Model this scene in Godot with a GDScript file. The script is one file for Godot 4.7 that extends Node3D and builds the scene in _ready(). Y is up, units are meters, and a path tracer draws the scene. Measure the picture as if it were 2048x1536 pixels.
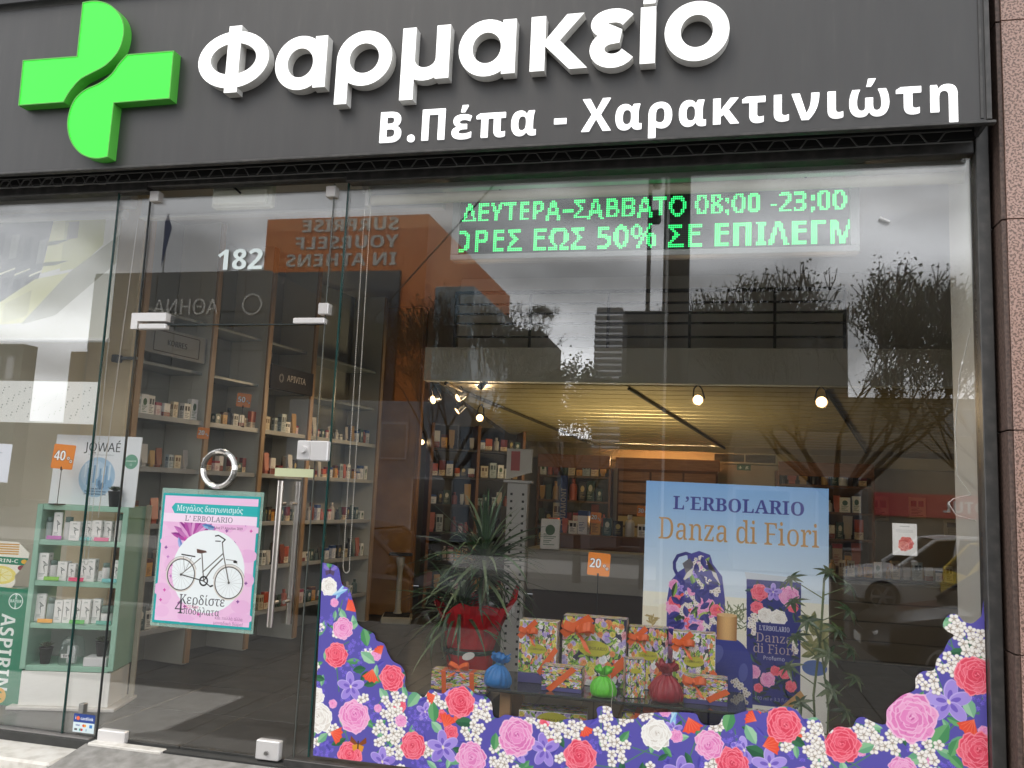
extends Node3D
# A pharmacy shopfront seen from the pavement; z = 0 is the outer face of the glass, the shop lies at z < 0, the street at z > 0.

var rng := RandomNumberGenerator.new()
var used := {}
var mats := {}
var shapes := {}
var sans: SystemFont
var sans_bold: SystemFont
var serif: SystemFont
var serif_bold: SystemFont

# ---------------------------------------------------------------- helpers: nodes
func numbered(called: String) -> String:
	if not used.has(called):
		used[called] = 0
		return called
	used[called] += 1
	return "%s_%03d" % [called, used[called]]

func tag(o: Node, label: String, category: String, group := "", kind := "") -> Node:
	if label: o.set_meta("label", label)
	if category: o.set_meta("category", category)
	if group: o.set_meta("group", group)
	if kind: o.set_meta("kind", kind)
	return o

func thing(called: String, label: String, category: String, at := Vector3.ZERO, turn := 0.0, group := "") -> Node3D:
	var o := Node3D.new()
	o.name = numbered(called)
	add_child(o)
	o.position = at
	o.rotation.y = turn
	tag(o, label, category, group)
	return o

func part(parent: Node, called: String, mesh: Mesh, m: Material, at := Vector3.ZERO, rot := Vector3.ZERO) -> MeshInstance3D:
	var o := MeshInstance3D.new()
	o.name = called
	o.mesh = mesh
	o.material_override = m
	o.position = at
	o.rotation = rot
	parent.add_child(o, true)
	return o

func solo(called: String, label: String, category: String, mesh: Mesh, m: Material, at := Vector3.ZERO, rot := Vector3.ZERO, group := "") -> MeshInstance3D:
	var o := part(self, numbered(called), mesh, m, at, rot)
	tag(o, label, category, group)
	return o

func struct(called: String, mesh: Mesh, m: Material, at := Vector3.ZERO, rot := Vector3.ZERO) -> MeshInstance3D:
	var o := part(self, numbered(called), mesh, m, at, rot)
	o.set_meta("kind", "structure")
	return o

# ---------------------------------------------------------------- helpers: materials (colours are linear)
func mt(r: float, g: float, b: float, rough := 0.6, metal := 0.0) -> StandardMaterial3D:
	var key := "%s %s %s %s %s" % [r, g, b, rough, metal]
	if not mats.has(key):
		var m := StandardMaterial3D.new()
		m.albedo_color = Color(r, g, b).linear_to_srgb()
		m.roughness = rough
		m.metallic = metal
		mats[key] = m
	return mats[key]

func noise_tex(size: int, kind: int, freq: float, stops: Array, octaves := 4, seed_ := 1) -> NoiseTexture2D:
	var n := FastNoiseLite.new()
	n.noise_type = kind
	n.frequency = freq
	n.seed = seed_
	n.fractal_octaves = octaves
	var t := NoiseTexture2D.new()
	t.width = size
	t.height = size
	t.seamless = true
	t.noise = n
	var g := Gradient.new()
	var off := PackedFloat32Array()
	var col := PackedColorArray()
	for s in stops:
		off.append(s[0])
		col.append(Color(s[1], s[2], s[3]).linear_to_srgb())
	g.offsets = off
	g.colors = col
	t.color_ramp = g
	return t

func tri_mat(tex: Texture2D, scale: float, rough := 0.7, metal := 0.0, bump := 0.0) -> StandardMaterial3D:
	var m := StandardMaterial3D.new()
	m.albedo_texture = tex
	m.uv1_triplanar = true
	m.uv1_world_triplanar = true
	m.uv1_scale = Vector3.ONE * scale
	m.roughness = rough
	m.metallic = metal
	if bump > 0.0:
		m.heightmap_enabled = true
		m.heightmap_texture = tex
		m.heightmap_scale = bump
	return m

func tex_mat(im: Image, rough := 0.5) -> StandardMaterial3D:
	var m := StandardMaterial3D.new()
	m.albedo_texture = ImageTexture.create_from_image(im)
	m.roughness = rough
	m.texture_repeat = false
	return m

func glow(r: float, g: float, b: float, er: float, eg: float, eb: float, energy: float, rough := 0.4) -> StandardMaterial3D:
	var m := StandardMaterial3D.new()
	m.albedo_color = Color(r, g, b).linear_to_srgb()
	m.roughness = rough
	m.emission_enabled = true
	m.emission = Color(er, eg, eb).linear_to_srgb()
	m.emission_energy_multiplier = energy
	return m

func pane_mat(alpha := 0.0) -> StandardMaterial3D:
	var m := StandardMaterial3D.new()
	m.albedo_color = Color(0.75, 0.9, 0.85, alpha)
	m.transparency = BaseMaterial3D.TRANSPARENCY_ALPHA
	m.roughness = 0.0
	m.metallic_specular = 0.5
	return m

# ---------------------------------------------------------------- helpers: shapes
func face(st: SurfaceTool, pts: Array, n: Vector3, uvs := []) -> void:
	# a convex face with its outside towards n
	var order := range(1, pts.size() - 1)
	for i in order:
		var tri := [0, i, i + 1]
		var c: Vector3 = (pts[i] - pts[0]).cross(pts[i + 1] - pts[0])
		if c.dot(n) > 0.0: tri = [0, i + 1, i]
		for k in tri:
			st.set_normal(n)
			if uvs.size(): st.set_uv(uvs[k])
			else: st.set_uv(Vector2.ZERO)
			st.add_vertex(pts[k])

func cbox(x: float, y: float, z: float, b := 0.003) -> ArrayMesh:
	# a box centred on x and z with its base at y = 0 and chamfered edges
	var key := "cb %.4f %.4f %.4f %.4f" % [x, y, z, b]
	if shapes.has(key): return shapes[key]
	var st := SurfaceTool.new()
	st.begin(Mesh.PRIMITIVE_TRIANGLES)
	add_box(st, Vector3(0, y / 2, 0), Vector3(x, y, z), b)
	shapes[key] = st.commit()
	return shapes[key]

func add_box(st: SurfaceTool, c: Vector3, s: Vector3, b := 0.0, basis_ := Basis.IDENTITY) -> void:
	var h := s / 2.0
	b = minf(b, minf(h.x, minf(h.y, h.z)) * 0.6)
	var axes := [Vector3.RIGHT, Vector3.UP, Vector3.BACK]
	for a in 3:
		for sg in [-1.0, 1.0]:
			var n: Vector3 = axes[a] * sg
			var u: Vector3 = axes[(a + 1) % 3]
			var v: Vector3 = axes[(a + 2) % 3]
			if a == 0:
				u = axes[2] * -sg
				v = axes[1]
			elif a == 2:
				u = axes[0] * sg
				v = axes[1]
			else:
				u = axes[0]
				v = axes[2] * -sg
			var hn: float = h[a]
			var hu: float = absf(u.dot(h)) - b
			var hv: float = absf(v.dot(h)) - b
			var o: Vector3 = n * hn
			face(st, [c + basis_ * (o - u * hu - v * hv), c + basis_ * (o + u * hu - v * hv), c + basis_ * (o + u * hu + v * hv), c + basis_ * (o - u * hu + v * hv)], basis_ * n, [Vector2(0, 1), Vector2(1, 1), Vector2(1, 0), Vector2(0, 0)])
	if b <= 0.0: return
	for a in 3:
		var a1 := (a + 1) % 3
		var a2 := (a + 2) % 3
		for s1 in [-1.0, 1.0]:
			for s2 in [-1.0, 1.0]:
				var e: Vector3 = axes[a] * (h[a] - b)
				var p: Vector3 = axes[a1] * s1 * h[a1] + axes[a2] * s2 * (h[a2] - b)
				var q: Vector3 = axes[a1] * s1 * (h[a1] - b) + axes[a2] * s2 * h[a2]
				face(st, [c + basis_ * (p - e), c + basis_ * (p + e), c + basis_ * (q + e), c + basis_ * (q - e)], basis_ * (axes[a1] * s1 + axes[a2] * s2).normalized())
	for sx in [-1.0, 1.0]:
		for sy in [-1.0, 1.0]:
			for sz in [-1.0, 1.0]:
				var g := Vector3(sx * h.x, sy * h.y, sz * h.z)
				face(st, [c + basis_ * (g - Vector3(0, sy * b, sz * b)), c + basis_ * (g - Vector3(sx * b, 0, sz * b)), c + basis_ * (g - Vector3(sx * b, sy * b, 0))], basis_ * Vector3(sx, sy, sz).normalized())

func begin() -> SurfaceTool:
	var st := SurfaceTool.new()
	st.begin(Mesh.PRIMITIVE_TRIANGLES)
	return st

func add_tube(st: SurfaceTool, p: Vector3, q: Vector3, r0: float, r1: float, sides := 8, caps := true) -> void:
	var d := (q - p).normalized()
	var u := d.cross(Vector3.UP if absf(d.y) < 0.9 else Vector3.RIGHT).normalized()
	var v := d.cross(u)
	for i in sides:
		var a := TAU * i / sides
		var b := TAU * (i + 1) / sides
		var na := u * cos(a) + v * sin(a)
		var nb := u * cos(b) + v * sin(b)
		var pts := [p + na * r0, p + nb * r0, q + nb * r1, q + na * r1]
		var ns := [na, nb, nb, na]
		for t in [[0, 1, 2], [0, 2, 3]]:
			var w: Array = t
			if (pts[t[1]] - pts[t[0]]).cross(pts[t[2]] - pts[t[0]]).dot(na + nb) > 0.0: w = [t[0], t[2], t[1]]
			for k in w:
				st.set_normal(ns[k])
				st.set_uv(Vector2.ZERO)
				st.add_vertex(pts[k])
	if caps:
		var ring0 := []
		var ring1 := []
		for i in sides:
			var a := TAU * i / sides
			ring0.append(p + (u * cos(a) + v * sin(a)) * r0)
			ring1.append(q + (u * cos(a) + v * sin(a)) * r1)
		face(st, ring0, -d)
		face(st, ring1, d)

func tube(p: Vector3, q: Vector3, r0: float, r1 := -1.0, sides := 10) -> ArrayMesh:
	var st := begin()
	add_tube(st, p, q, r0, r0 if r1 < 0.0 else r1, sides)
	return st.commit()

func path_tube(pts: Array, r: float, sides := 6) -> ArrayMesh:
	var st := begin()
	for i in pts.size() - 1:
		add_tube(st, pts[i], pts[i + 1], r, r, sides)
	return st.commit()

func lathe(profile: Array, sides := 20, pleat := 0.0, pleats := 9, from := 0.0) -> ArrayMesh:
	# profile: [radius, height] from bottom to top; pleat ripples the radius above height "from"
	var st := begin()
	st.set_smooth_group(0)
	for j in profile.size() - 1:
		for i in sides:
			var q := []
			for k in [[i, j], [i + 1, j], [i + 1, j + 1], [i, j + 1]]:
				var a: float = TAU * k[0] / sides
				var pr: Array = profile[k[1]]
				var w: float = 1.0 + (pleat * cos(a * pleats + pr[1] * 9.0) if pr[1] >= from else 0.0)
				q.append(Vector3(cos(a) * pr[0] * w, pr[1], sin(a) * pr[0] * w))
			for t in [[0, 1, 2], [0, 2, 3]]:
				var mid: Vector3 = (q[t[0]] + q[t[1]] + q[t[2]]) / 3.0
				var n: Vector3 = (q[t[1]] as Vector3 - q[t[0]]).cross(q[t[2]] - q[t[0]])
				var outw := Vector3(mid.x, 0, mid.z) + Vector3.UP * (0.02 if profile[j + 1][0] < profile[j][0] else -0.02)
				var w2: Array = t if n.dot(outw) < 0.0 else [t[0], t[2], t[1]]
				for k in w2:
					st.set_uv(Vector2.ZERO)
					st.add_vertex(q[k])
	st.generate_normals()
	return st.commit()

func ribbon(pts: Array, across: Vector3, width: float, thick := 0.0012) -> ArrayMesh:
	# a strip of cloth along pts
	var st := begin()
	for i in pts.size() - 1:
		var p: Vector3 = pts[i]
		var q: Vector3 = pts[i + 1]
		var w := across.normalized() * width / 2.0
		var n := (q - p).cross(w).normalized()
		for s in [1.0, -1.0]:
			var o: Vector3 = n * s * thick / 2.0
			face(st, [p - w + o, q - w + o, q + w + o, p + w + o], n * s)
	return st.commit()

func ell(cx: float, cy: float, rx: float, ry: float, n := 40, turn := 0.0) -> PackedVector2Array:
	var a := PackedVector2Array()
	for i in n:
		var t := TAU * i / n
		var p := Vector2(cos(t) * rx, sin(t) * ry).rotated(turn)
		a.append(Vector2(cx, cy) + p)
	return a

func vec2s(a: Array) -> PackedVector2Array:
	var o := PackedVector2Array()
	for i in range(0, a.size(), 2): o.append(Vector2(a[i], a[i + 1]))
	return o

func union(list: Array) -> Array:
	# returns [outer polygon, holes]
	var outer: PackedVector2Array = list[0]
	var holes := []
	for i in range(1, list.size()):
		var got := Geometry2D.merge_polygons(outer, list[i])
		var big := 0.0
		for g in got:
			if Geometry2D.is_polygon_clockwise(g): holes.append(g)
			else:
				var ar := 0.0
				for k in g.size(): ar += g[k].cross(g[(k + 1) % g.size()])
				if absf(ar) > big:
					big = absf(ar)
					outer = g
	return [outer, holes]

func flat_face(st: SurfaceTool, outer: PackedVector2Array, holes: Array, z: float, n: Vector3, uv_rect := Rect2()) -> void:
	var cuts := [-1000.0]
	for h in holes:
		var c := 0.0
		for p in h: c += p.x
		cuts.append(c / h.size() + 0.0001)
	cuts.append(1000.0)
	cuts.sort()
	for i in cuts.size() - 1:
		var slab := PackedVector2Array([Vector2(cuts[i], -1000), Vector2(cuts[i + 1], -1000), Vector2(cuts[i + 1], 1000), Vector2(cuts[i], 1000)])
		var pieces: Array = []
		pieces.append_array(Geometry2D.intersect_polygons(outer, slab))
		for h in holes:
			var next := []
			for p in pieces: next.append_array(Geometry2D.clip_polygons(p, h))
			pieces = next
		for p in pieces:
			var idx := Geometry2D.triangulate_polygon(p)
			for t in range(0, idx.size(), 3):
				var v := []
				var uv := []
				for k in 3:
					var q: Vector2 = p[idx[t + k]]
					v.append(Vector3(q.x, q.y, z))
					uv.append(Vector2((q.x - uv_rect.position.x) / uv_rect.size.x, 1.0 - (q.y - uv_rect.position.y) / uv_rect.size.y) if uv_rect.size.x > 0.0 else Vector2.ZERO)
				face(st, v, n, uv)

func edge_wall(st: SurfaceTool, poly: PackedVector2Array, z0: float, z1: float) -> void:
	var cw := Geometry2D.is_polygon_clockwise(poly)
	for i in poly.size():
		var a := poly[i]
		var b := poly[(i + 1) % poly.size()]
		var d := (b - a).normalized()
		var n := Vector3(d.y, -d.x, 0) * (-1.0 if cw else 1.0)
		face(st, [Vector3(a.x, a.y, z0), Vector3(b.x, b.y, z0), Vector3(b.x, b.y, z1), Vector3(a.x, a.y, z1)], n)

func plate(outer: PackedVector2Array, z0: float, z1: float, uv_rect := Rect2(), holes := []) -> ArrayMesh:
	var st := begin()
	flat_face(st, outer, holes, z1, Vector3.BACK, uv_rect)
	flat_face(st, outer, holes, z0, Vector3.FORWARD, uv_rect)
	edge_wall(st, outer, z0, z1)
	for h in holes: edge_wall(st, h, z0, z1)
	return st.commit()

func rect(x0: float, y0: float, x1: float, y1: float) -> PackedVector2Array:
	return PackedVector2Array([Vector2(x0, y0), Vector2(x1, y0), Vector2(x1, y1), Vector2(x0, y1)])

func sheet(w: float, h: float, thick := 0.002) -> ArrayMesh:
	# an upright printed sheet, base at y = 0, its front towards +z
	return plate(rect(-w / 2, 0, w / 2, h), -thick, 0.0, Rect2(-w / 2, 0, w, h))

func lettering(parent: Node, called: String, what: String, font: Font, em: float, m: Material, at: Vector3, rot := Vector3.ZERO, depth := 0.002, align := HORIZONTAL_ALIGNMENT_CENTER) -> MeshInstance3D:
	var t := TextMesh.new()
	t.text = what
	t.font = font
	t.font_size = 64
	t.pixel_size = em / 64.0
	t.depth = depth
	t.curve_step = 2.0
	t.horizontal_alignment = align
	return part(parent, called, t, m, at, rot)

# ---------------------------------------------------------------- a small painter for flat print
class Canvas:
	var im: Image
	var w: int
	var h: int
	func _init(w_: int, h_: int, bg: Color) -> void:
		w = w_
		h = h_
		im = Image.create(w, h, false, Image.FORMAT_RGB8)
		im.fill(bg)
	func poly(p: PackedVector2Array, c: Color) -> void:
		var lo := 1e9
		var hi := -1e9
		for v in p:
			lo = minf(lo, v.y)
			hi = maxf(hi, v.y)
		var n := p.size()
		for y in range(maxi(0, floori(lo)), mini(h, ceili(hi) + 1)):
			var yy := y + 0.5
			var xs := PackedFloat32Array()
			var b := p[n - 1]
			for i in n:
				var a := p[i]
				if (a.y <= yy) != (b.y <= yy): xs.append(a.x + (yy - a.y) / (b.y - a.y) * (b.x - a.x))
				b = a
			xs.sort()
			for k in range(0, xs.size() - 1, 2):
				var x0 := maxi(0, roundi(xs[k]))
				var x1 := mini(w, roundi(xs[k + 1]))
				if x1 > x0: im.fill_rect(Rect2i(x0, y, x1 - x0, 1), c)
	func oval(cx: float, cy: float, rx: float, ry: float, c: Color, turn := 0.0) -> void:
		var a := PackedVector2Array()
		var n := clampi(int(maxf(rx, ry)), 10, 36)
		for i in n:
			a.append(Vector2(cx, cy) + Vector2(cos(TAU * i / n) * rx, sin(TAU * i / n) * ry).rotated(turn))
		poly(a, c)
	func line(a: Vector2, b: Vector2, width: float, c: Color) -> void:
		var s := (b - a).orthogonal().normalized() * width / 2.0
		poly(PackedVector2Array([a + s, b + s, b - s, a - s]), c)
	func stroke(pts: Array, width: float, c: Color) -> void:
		for i in pts.size() - 1:
			line(pts[i], pts[i + 1], width, c)
			oval(pts[i].x, pts[i].y, width / 2, width / 2, c)
	func ring(cx: float, cy: float, r: float, width: float, c: Color) -> void:
		var pts := []
		for i in 41: pts.append(Vector2(cx + cos(TAU * i / 40) * r, cy + sin(TAU * i / 40) * r))
		for i in 40: line(pts[i], pts[i + 1], width, c)
	func text(what: String, font: Font, size: float, x: float, y: float, c: Color, squeeze := 1.0, turn := 0.0, align := 0) -> void:
		# baseline starts at x, y; align 1 centres
		var t := TextMesh.new()
		t.text = what
		t.font = font
		t.font_size = 64
		t.pixel_size = size / 64.0
		t.depth = 0.0
		t.curve_step = 2.0
		t.horizontal_alignment = HORIZONTAL_ALIGNMENT_CENTER if align == 1 else HORIZONTAL_ALIGNMENT_LEFT
		t.vertical_alignment = VERTICAL_ALIGNMENT_TOP
		var arr := t.get_mesh_arrays()
		var v: PackedVector3Array = arr[Mesh.ARRAY_VERTEX]
		var idx: PackedInt32Array = arr[Mesh.ARRAY_INDEX]
		var up := font.get_ascent(64) * size / 64.0
		for k in range(0, idx.size(), 3):
			var tri := PackedVector2Array()
			for j in 3:
				var p := v[idx[k + j]]
				tri.append(Vector2(x, y) + Vector2(p.x * squeeze, -(p.y + up)).rotated(turn))
			poly(tri, c)
	func fit(what: String, font: Font, size: float, x0: float, x1: float, y: float, c: Color) -> void:
		var wide := font.get_string_size(what, HORIZONTAL_ALIGNMENT_LEFT, -1, 64).x * size / 64.0
		text(what, font, size, x0, y, c, (x1 - x0) / wide)
	func done(half := true) -> Image:
		if half: im.shrink_x2()
		return im

var C_CORAL := [Color("f2506a"), Color("ff8fa0"), Color("d93a55")]
var C_PINK := [Color("f290cc"), Color("fbc2e2"), Color("d765ad")]
var C_WHITE := [Color("f2ede6"), Color("fffdf8"), Color("cfc5ba")]

func petal(cv: Canvas, c: Vector2, a: float, r: float, wide: float, col: Color, rim: Color) -> void:
	# one ruffled petal pointing along a, with a pale rim
	var p := PackedVector2Array()
	var q := PackedVector2Array()
	var ph := rng.randf() * TAU
	for i in 15:
		var t := -PI * 0.62 + PI * 1.24 * i / 14.0
		var rr := r * (1.0 + 0.07 * sin(t * 5.0 + ph) + 0.04 * sin(t * 11.0 + ph))
		p.append(c + Vector2(cos(t) * rr, sin(t) * rr * wide).rotated(a))
		q.append(c + Vector2(cos(t) * rr * 0.9 - r * 0.03, sin(t) * rr * wide * 0.92).rotated(a))
	cv.poly(p, rim)
	cv.poly(q, col)

func rose(cv: Canvas, x: float, y: float, r: float, cols: Array) -> void:
	var base: Color = cols[0]
	var light: Color = cols[1]
	var dark: Color = cols[2]
	var ph := rng.randf() * TAU
	var c := Vector2(x, y)
	var off := Vector2(rng.randf_range(-0.12, 0.12), rng.randf_range(-0.16, 0.02)) * r
	for ringi in 5:
		var n: int = [7, 7, 6, 5, 3][ringi]
		var rr: float = r * [0.42, 0.34, 0.24, 0.14, 0.04][ringi]
		var ps: float = r * [0.6, 0.5, 0.42, 0.32, 0.2][ringi]
		for k in n:
			var a: float = ph + TAU * (k + 0.43 * ringi + rng.randf() * 0.4) / n
			var o := c + off * (ringi / 4.0) + Vector2(cos(a), sin(a)) * rr
			var col := base.lerp(dark, rng.randf() * 0.45) if rng.randf() < 0.5 else base.lerp(light, rng.randf() * 0.6)
			petal(cv, o, a + rng.randf_range(-0.3, 0.3), ps, rng.randf_range(0.75, 1.1), col, light)
			if ringi < 3 and r > 30.0:
				# a fold line inside the petal
				var e := o + Vector2(cos(a), sin(a)) * ps * 0.75
				cv.line(o + Vector2(cos(a + 1.4), sin(a + 1.4)) * ps * 0.2, e, maxf(1.5, r * 0.025), base.lerp(dark, 0.6))
	var h := c + off
	for k in 4:
		var a2 := ph + k * 1.7
		cv.oval(h.x + cos(a2) * r * 0.07, h.y + sin(a2) * r * 0.07, r * 0.1, r * 0.035, dark if k % 2 else light, a2 + 1.3)

func leaf(cv: Canvas, x: float, y: float, r: float, a: float, c1: Color, c2: Color, slim := 0.5) -> void:
	var d := Vector2(cos(a), sin(a)) * r
	var s := d.orthogonal() * slim
	var c := Vector2(x, y)
	cv.poly(PackedVector2Array([c - d, c - d * 0.45 + s * 0.8, c + d * 0.15 + s, c + d * 0.7 + s * 0.5, c + d]), c1)
	cv.poly(PackedVector2Array([c - d, c - d * 0.45 - s * 0.8, c + d * 0.15 - s, c + d * 0.7 - s * 0.5, c + d]), c2)

func blossom(cv: Canvas, x: float, y: float, r: float) -> void:
	var n := int(r * r / 95.0) + 3
	for k in n:
		var a := rng.randf() * TAU
		var q := r * sqrt(rng.randf())
		var c := Vector2(x + cos(a) * q, y + sin(a) * q)
		var s := 8.6
		var t := rng.randf() * TAU
		for j in 5:
			var w := t + TAU * j / 5
			cv.oval(c.x + cos(w) * s, c.y + sin(w) * s + 1.2, s * 0.66, s * 0.66, Color("b9aea6"))
			cv.oval(c.x + cos(w) * s, c.y + sin(w) * s, s * 0.63, s * 0.63, Color("f7f1ea"))
		cv.oval(c.x, c.y, s * 0.5, s * 0.5, Color("e6dcc0"))
		for j in 5:
			var w2 := t + TAU * (j + 0.5) / 5
			cv.line(c, c + Vector2(cos(w2), sin(w2)) * s * 0.8, 1.6, Color("8c7a6a"))

func poppy(cv: Canvas, x: float, y: float, r: float, a: float) -> void:
	var p := PackedVector2Array([Vector2(x, y) - Vector2(cos(a), sin(a)) * r * 0.8])
	for i in 9:
		var t := a - 0.75 + 1.5 * i / 8.0
		p.append(Vector2(x, y) - Vector2(cos(a), sin(a)) * r * 0.8 + Vector2(cos(t), sin(t)) * r * (1.75 + 0.12 * cos(i * 3.0)))
	cv.poly(p, Color("f4573f"))
	for i in 5:
		var t := a - 0.55 + 1.1 * i / 4.0
		cv.line(p[0], p[0] + Vector2(cos(t), sin(t)) * r * 1.5, 2.4, Color("ff8a6a"))

func iris(cv: Canvas, x: float, y: float, r: float) -> void:
	for k in 5:
		var a := -PI / 2 + TAU * k / 5 + rng.randf_range(-0.25, 0.25)
		var c := Vector2(x, y) + Vector2(cos(a), sin(a)) * r * 0.52
		cv.oval(c.x, c.y, r * 0.5, r * 0.3, Color("c5b2f0"), a)
		cv.oval(c.x + 2, c.y + 2, r * 0.46, r * 0.26, Color("9a82dc").lerp(Color("b9a4ee"), rng.randf()), a)
		cv.oval(c.x - cos(a) * r * 0.2, c.y - sin(a) * r * 0.2, r * 0.22, r * 0.1, Color("7b64c8"), a)
	cv.oval(x, y, r * 0.12, r * 0.07, Color("f4e6c8"), 1.2)

func stars(cv: Canvas, x: float, y: float, r: float) -> void:
	for k in int(r / 3.2):
		var a := rng.randf() * TAU
		var q := r * sqrt(rng.randf())
		var c := Vector2(x + cos(a) * q, y + sin(a) * q)
		var t := rng.randf() * TAU
		for j in 5:
			var w := t + TAU * j / 5
			cv.oval(c.x + cos(w) * 6.5, c.y + sin(w) * 6.5, 6.0, 3.0, Color("6f5fd0").lerp(Color("8a78de"), rng.randf()), w)
		cv.oval(c.x, c.y, 2, 2, Color("4a3ea6"))

func butterfly(cv: Canvas, x: float, y: float, r: float, c1: Color, c2: Color) -> void:
	for s in [-1.0, 1.0]:
		cv.poly(PackedVector2Array([Vector2(x, y), Vector2(x + s * r, y - r * 0.9), Vector2(x + s * r * 1.1, y - r * 0.2), Vector2(x + s * r * 0.5, y + r * 0.1)]), c1)
		cv.poly(PackedVector2Array([Vector2(x, y), Vector2(x + s * r * 0.8, y + r * 0.2), Vector2(x + s * r * 0.6, y + r * 0.9), Vector2(x + s * r * 0.1, y + r * 0.6)]), c2)
	cv.line(Vector2(x, y - r * 0.4), Vector2(x, y + r * 0.6), r * 0.16, Color("3a2c2c"))

func garden(cv: Canvas, x0: float, y0: float, x1: float, y1: float, unit: float, n: int, keep := PackedVector2Array(), mixed := false) -> void:
	# a scatter of the same flowers, for cartons and the printed bag
	var greens := [Color("5f8a4a"), Color("8fb95a"), Color("3d5a3c"), Color("b4c86a"), Color("2f4238")]
	var kinds := [C_CORAL, C_PINK, C_PINK]
	if mixed: kinds = [[Color("d9a0b4"), Color("f0d4dc"), Color("a85a78")], [Color("c87a86"), Color("eab8bc"), Color("8a3a4c")], [Color("b9a6d8"), Color("e0d6f0"), Color("7a62a8")], [Color("dfe0e4"), Color("ffffff"), Color("9aa0ac")], [Color("d8c84a"), Color("f0e890"), Color("a08a20")], [Color("e07a3a"), Color("f4b080"), Color("a8481c")]]
	for k in n:
		var p := Vector2(rng.randf_range(x0, x1), rng.randf_range(y0, y1))
		if keep.size() and not Geometry2D.is_point_in_polygon(p, keep): continue
		var r := unit * rng.randf_range(0.6, 1.3)
		match rng.randi() % 10:
			0, 1, 2: rose(cv, p.x, p.y, r, kinds[rng.randi() % kinds.size()])
			3: blossom(cv, p.x, p.y, r)
			4: poppy(cv, p.x, p.y, r * 0.5, rng.randf() * TAU)
			5: iris(cv, p.x, p.y, r * 0.9)
			_: leaf(cv, p.x, p.y, r * 1.1, rng.randf() * TAU, greens[rng.randi() % 5], greens[rng.randi() % 5], 0.34)

# ================================================================ the scene
func _ready() -> void:
	rng.seed = 7
	var cam := Camera3D.new()
	cam.name = "camera"
	cam.fov = 48.62
	cam.near = 0.05
	cam.far = 400.0
	cam.transform = Transform3D(Basis(Vector3.UP, deg_to_rad(13.4)) * Basis(Vector3.RIGHT, deg_to_rad(7.33)) * Basis(Vector3.BACK, deg_to_rad(2.5)), Vector3(0, 1.34, 4.0))
	add_child(cam)
	cam.current = true
	make_sky()
	var sun := DirectionalLight3D.new()
	sun.name = "sun"
	sun.light_energy = 0.3
	sun.light_angular_distance = 25.0
	sun.light_color = Color(1.0, 0.96, 0.9)
	sun.rotation_degrees = Vector3(-52, -32, 0)
	sun.shadow_enabled = true
	add_child(sun)

	sans = font("Droid Sans", 400)
	sans_bold = font("Droid Sans", 700)
	serif = font("Droid Serif", 400)
	serif_bold = font("Droid Serif", 700)
	var t0 := Time.get_ticks_msec()
	street()
	shell()
	facade()
	fascia()
	glazing()
	print("structure ", Time.get_ticks_msec() - t0)
	interior_left()
	interior_back()
	window_display()
	stickers()
	print("inside ", Time.get_ticks_msec() - t0)
	opposite_side()
	print("all ", Time.get_ticks_msec() - t0)

func font(called: String, weight: int) -> SystemFont:
	var f := SystemFont.new()
	f.font_names = PackedStringArray([called])
	f.font_weight = weight
	return f

func make_sky() -> void:
	# a cloudy afternoon: a dull deck overhead that lets bright light through along the horizon, the same all round
	var n := FastNoiseLite.new()
	n.seed = 5
	n.frequency = 1.7
	n.fractal_octaves = 5
	var w := 768
	var h := 384
	var im := Image.create(w, h, false, Image.FORMAT_RGBF)
	for y in h:
		var el := (0.5 - (y + 0.5) / h) * PI
		for x in w:
			var az := (x + 0.5) / w * TAU
			var d := Vector3(cos(el) * sin(az), sin(el), cos(el) * cos(az))
			var k := n.get_noise_3d(d.x * 1.5, d.y * 4.5, d.z * 1.5)
			var deg := rad_to_deg(maxf(el, 0.0))
			var base := 1.4 + 2.6 * exp(-pow(deg / 10.0, 2.0))
			var v := base * clampf(1.0 + 1.7 * k, 0.4, 2.0)
			if el < 0.0: v = 0.5
			im.set_pixel(x, y, Color(v * 0.97, v * 0.995, v * 1.03))
	var pm := PanoramaSkyMaterial.new()
	pm.panorama = ImageTexture.create_from_image(im)
	var sky := Sky.new()
	sky.sky_material = pm
	var e := Environment.new()
	e.background_mode = Environment.BG_SKY
	e.sky = sky
	e.tonemap_mode = Environment.TONE_MAPPER_LINEAR
	e.tonemap_exposure = 1.25
	e.sdfgi_enabled = true
	e.ssao_enabled = true
	e.ssil_enabled = true
	var we := WorldEnvironment.new()
	we.name = "world_environment"
	we.environment = e
	add_child(we)

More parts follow.
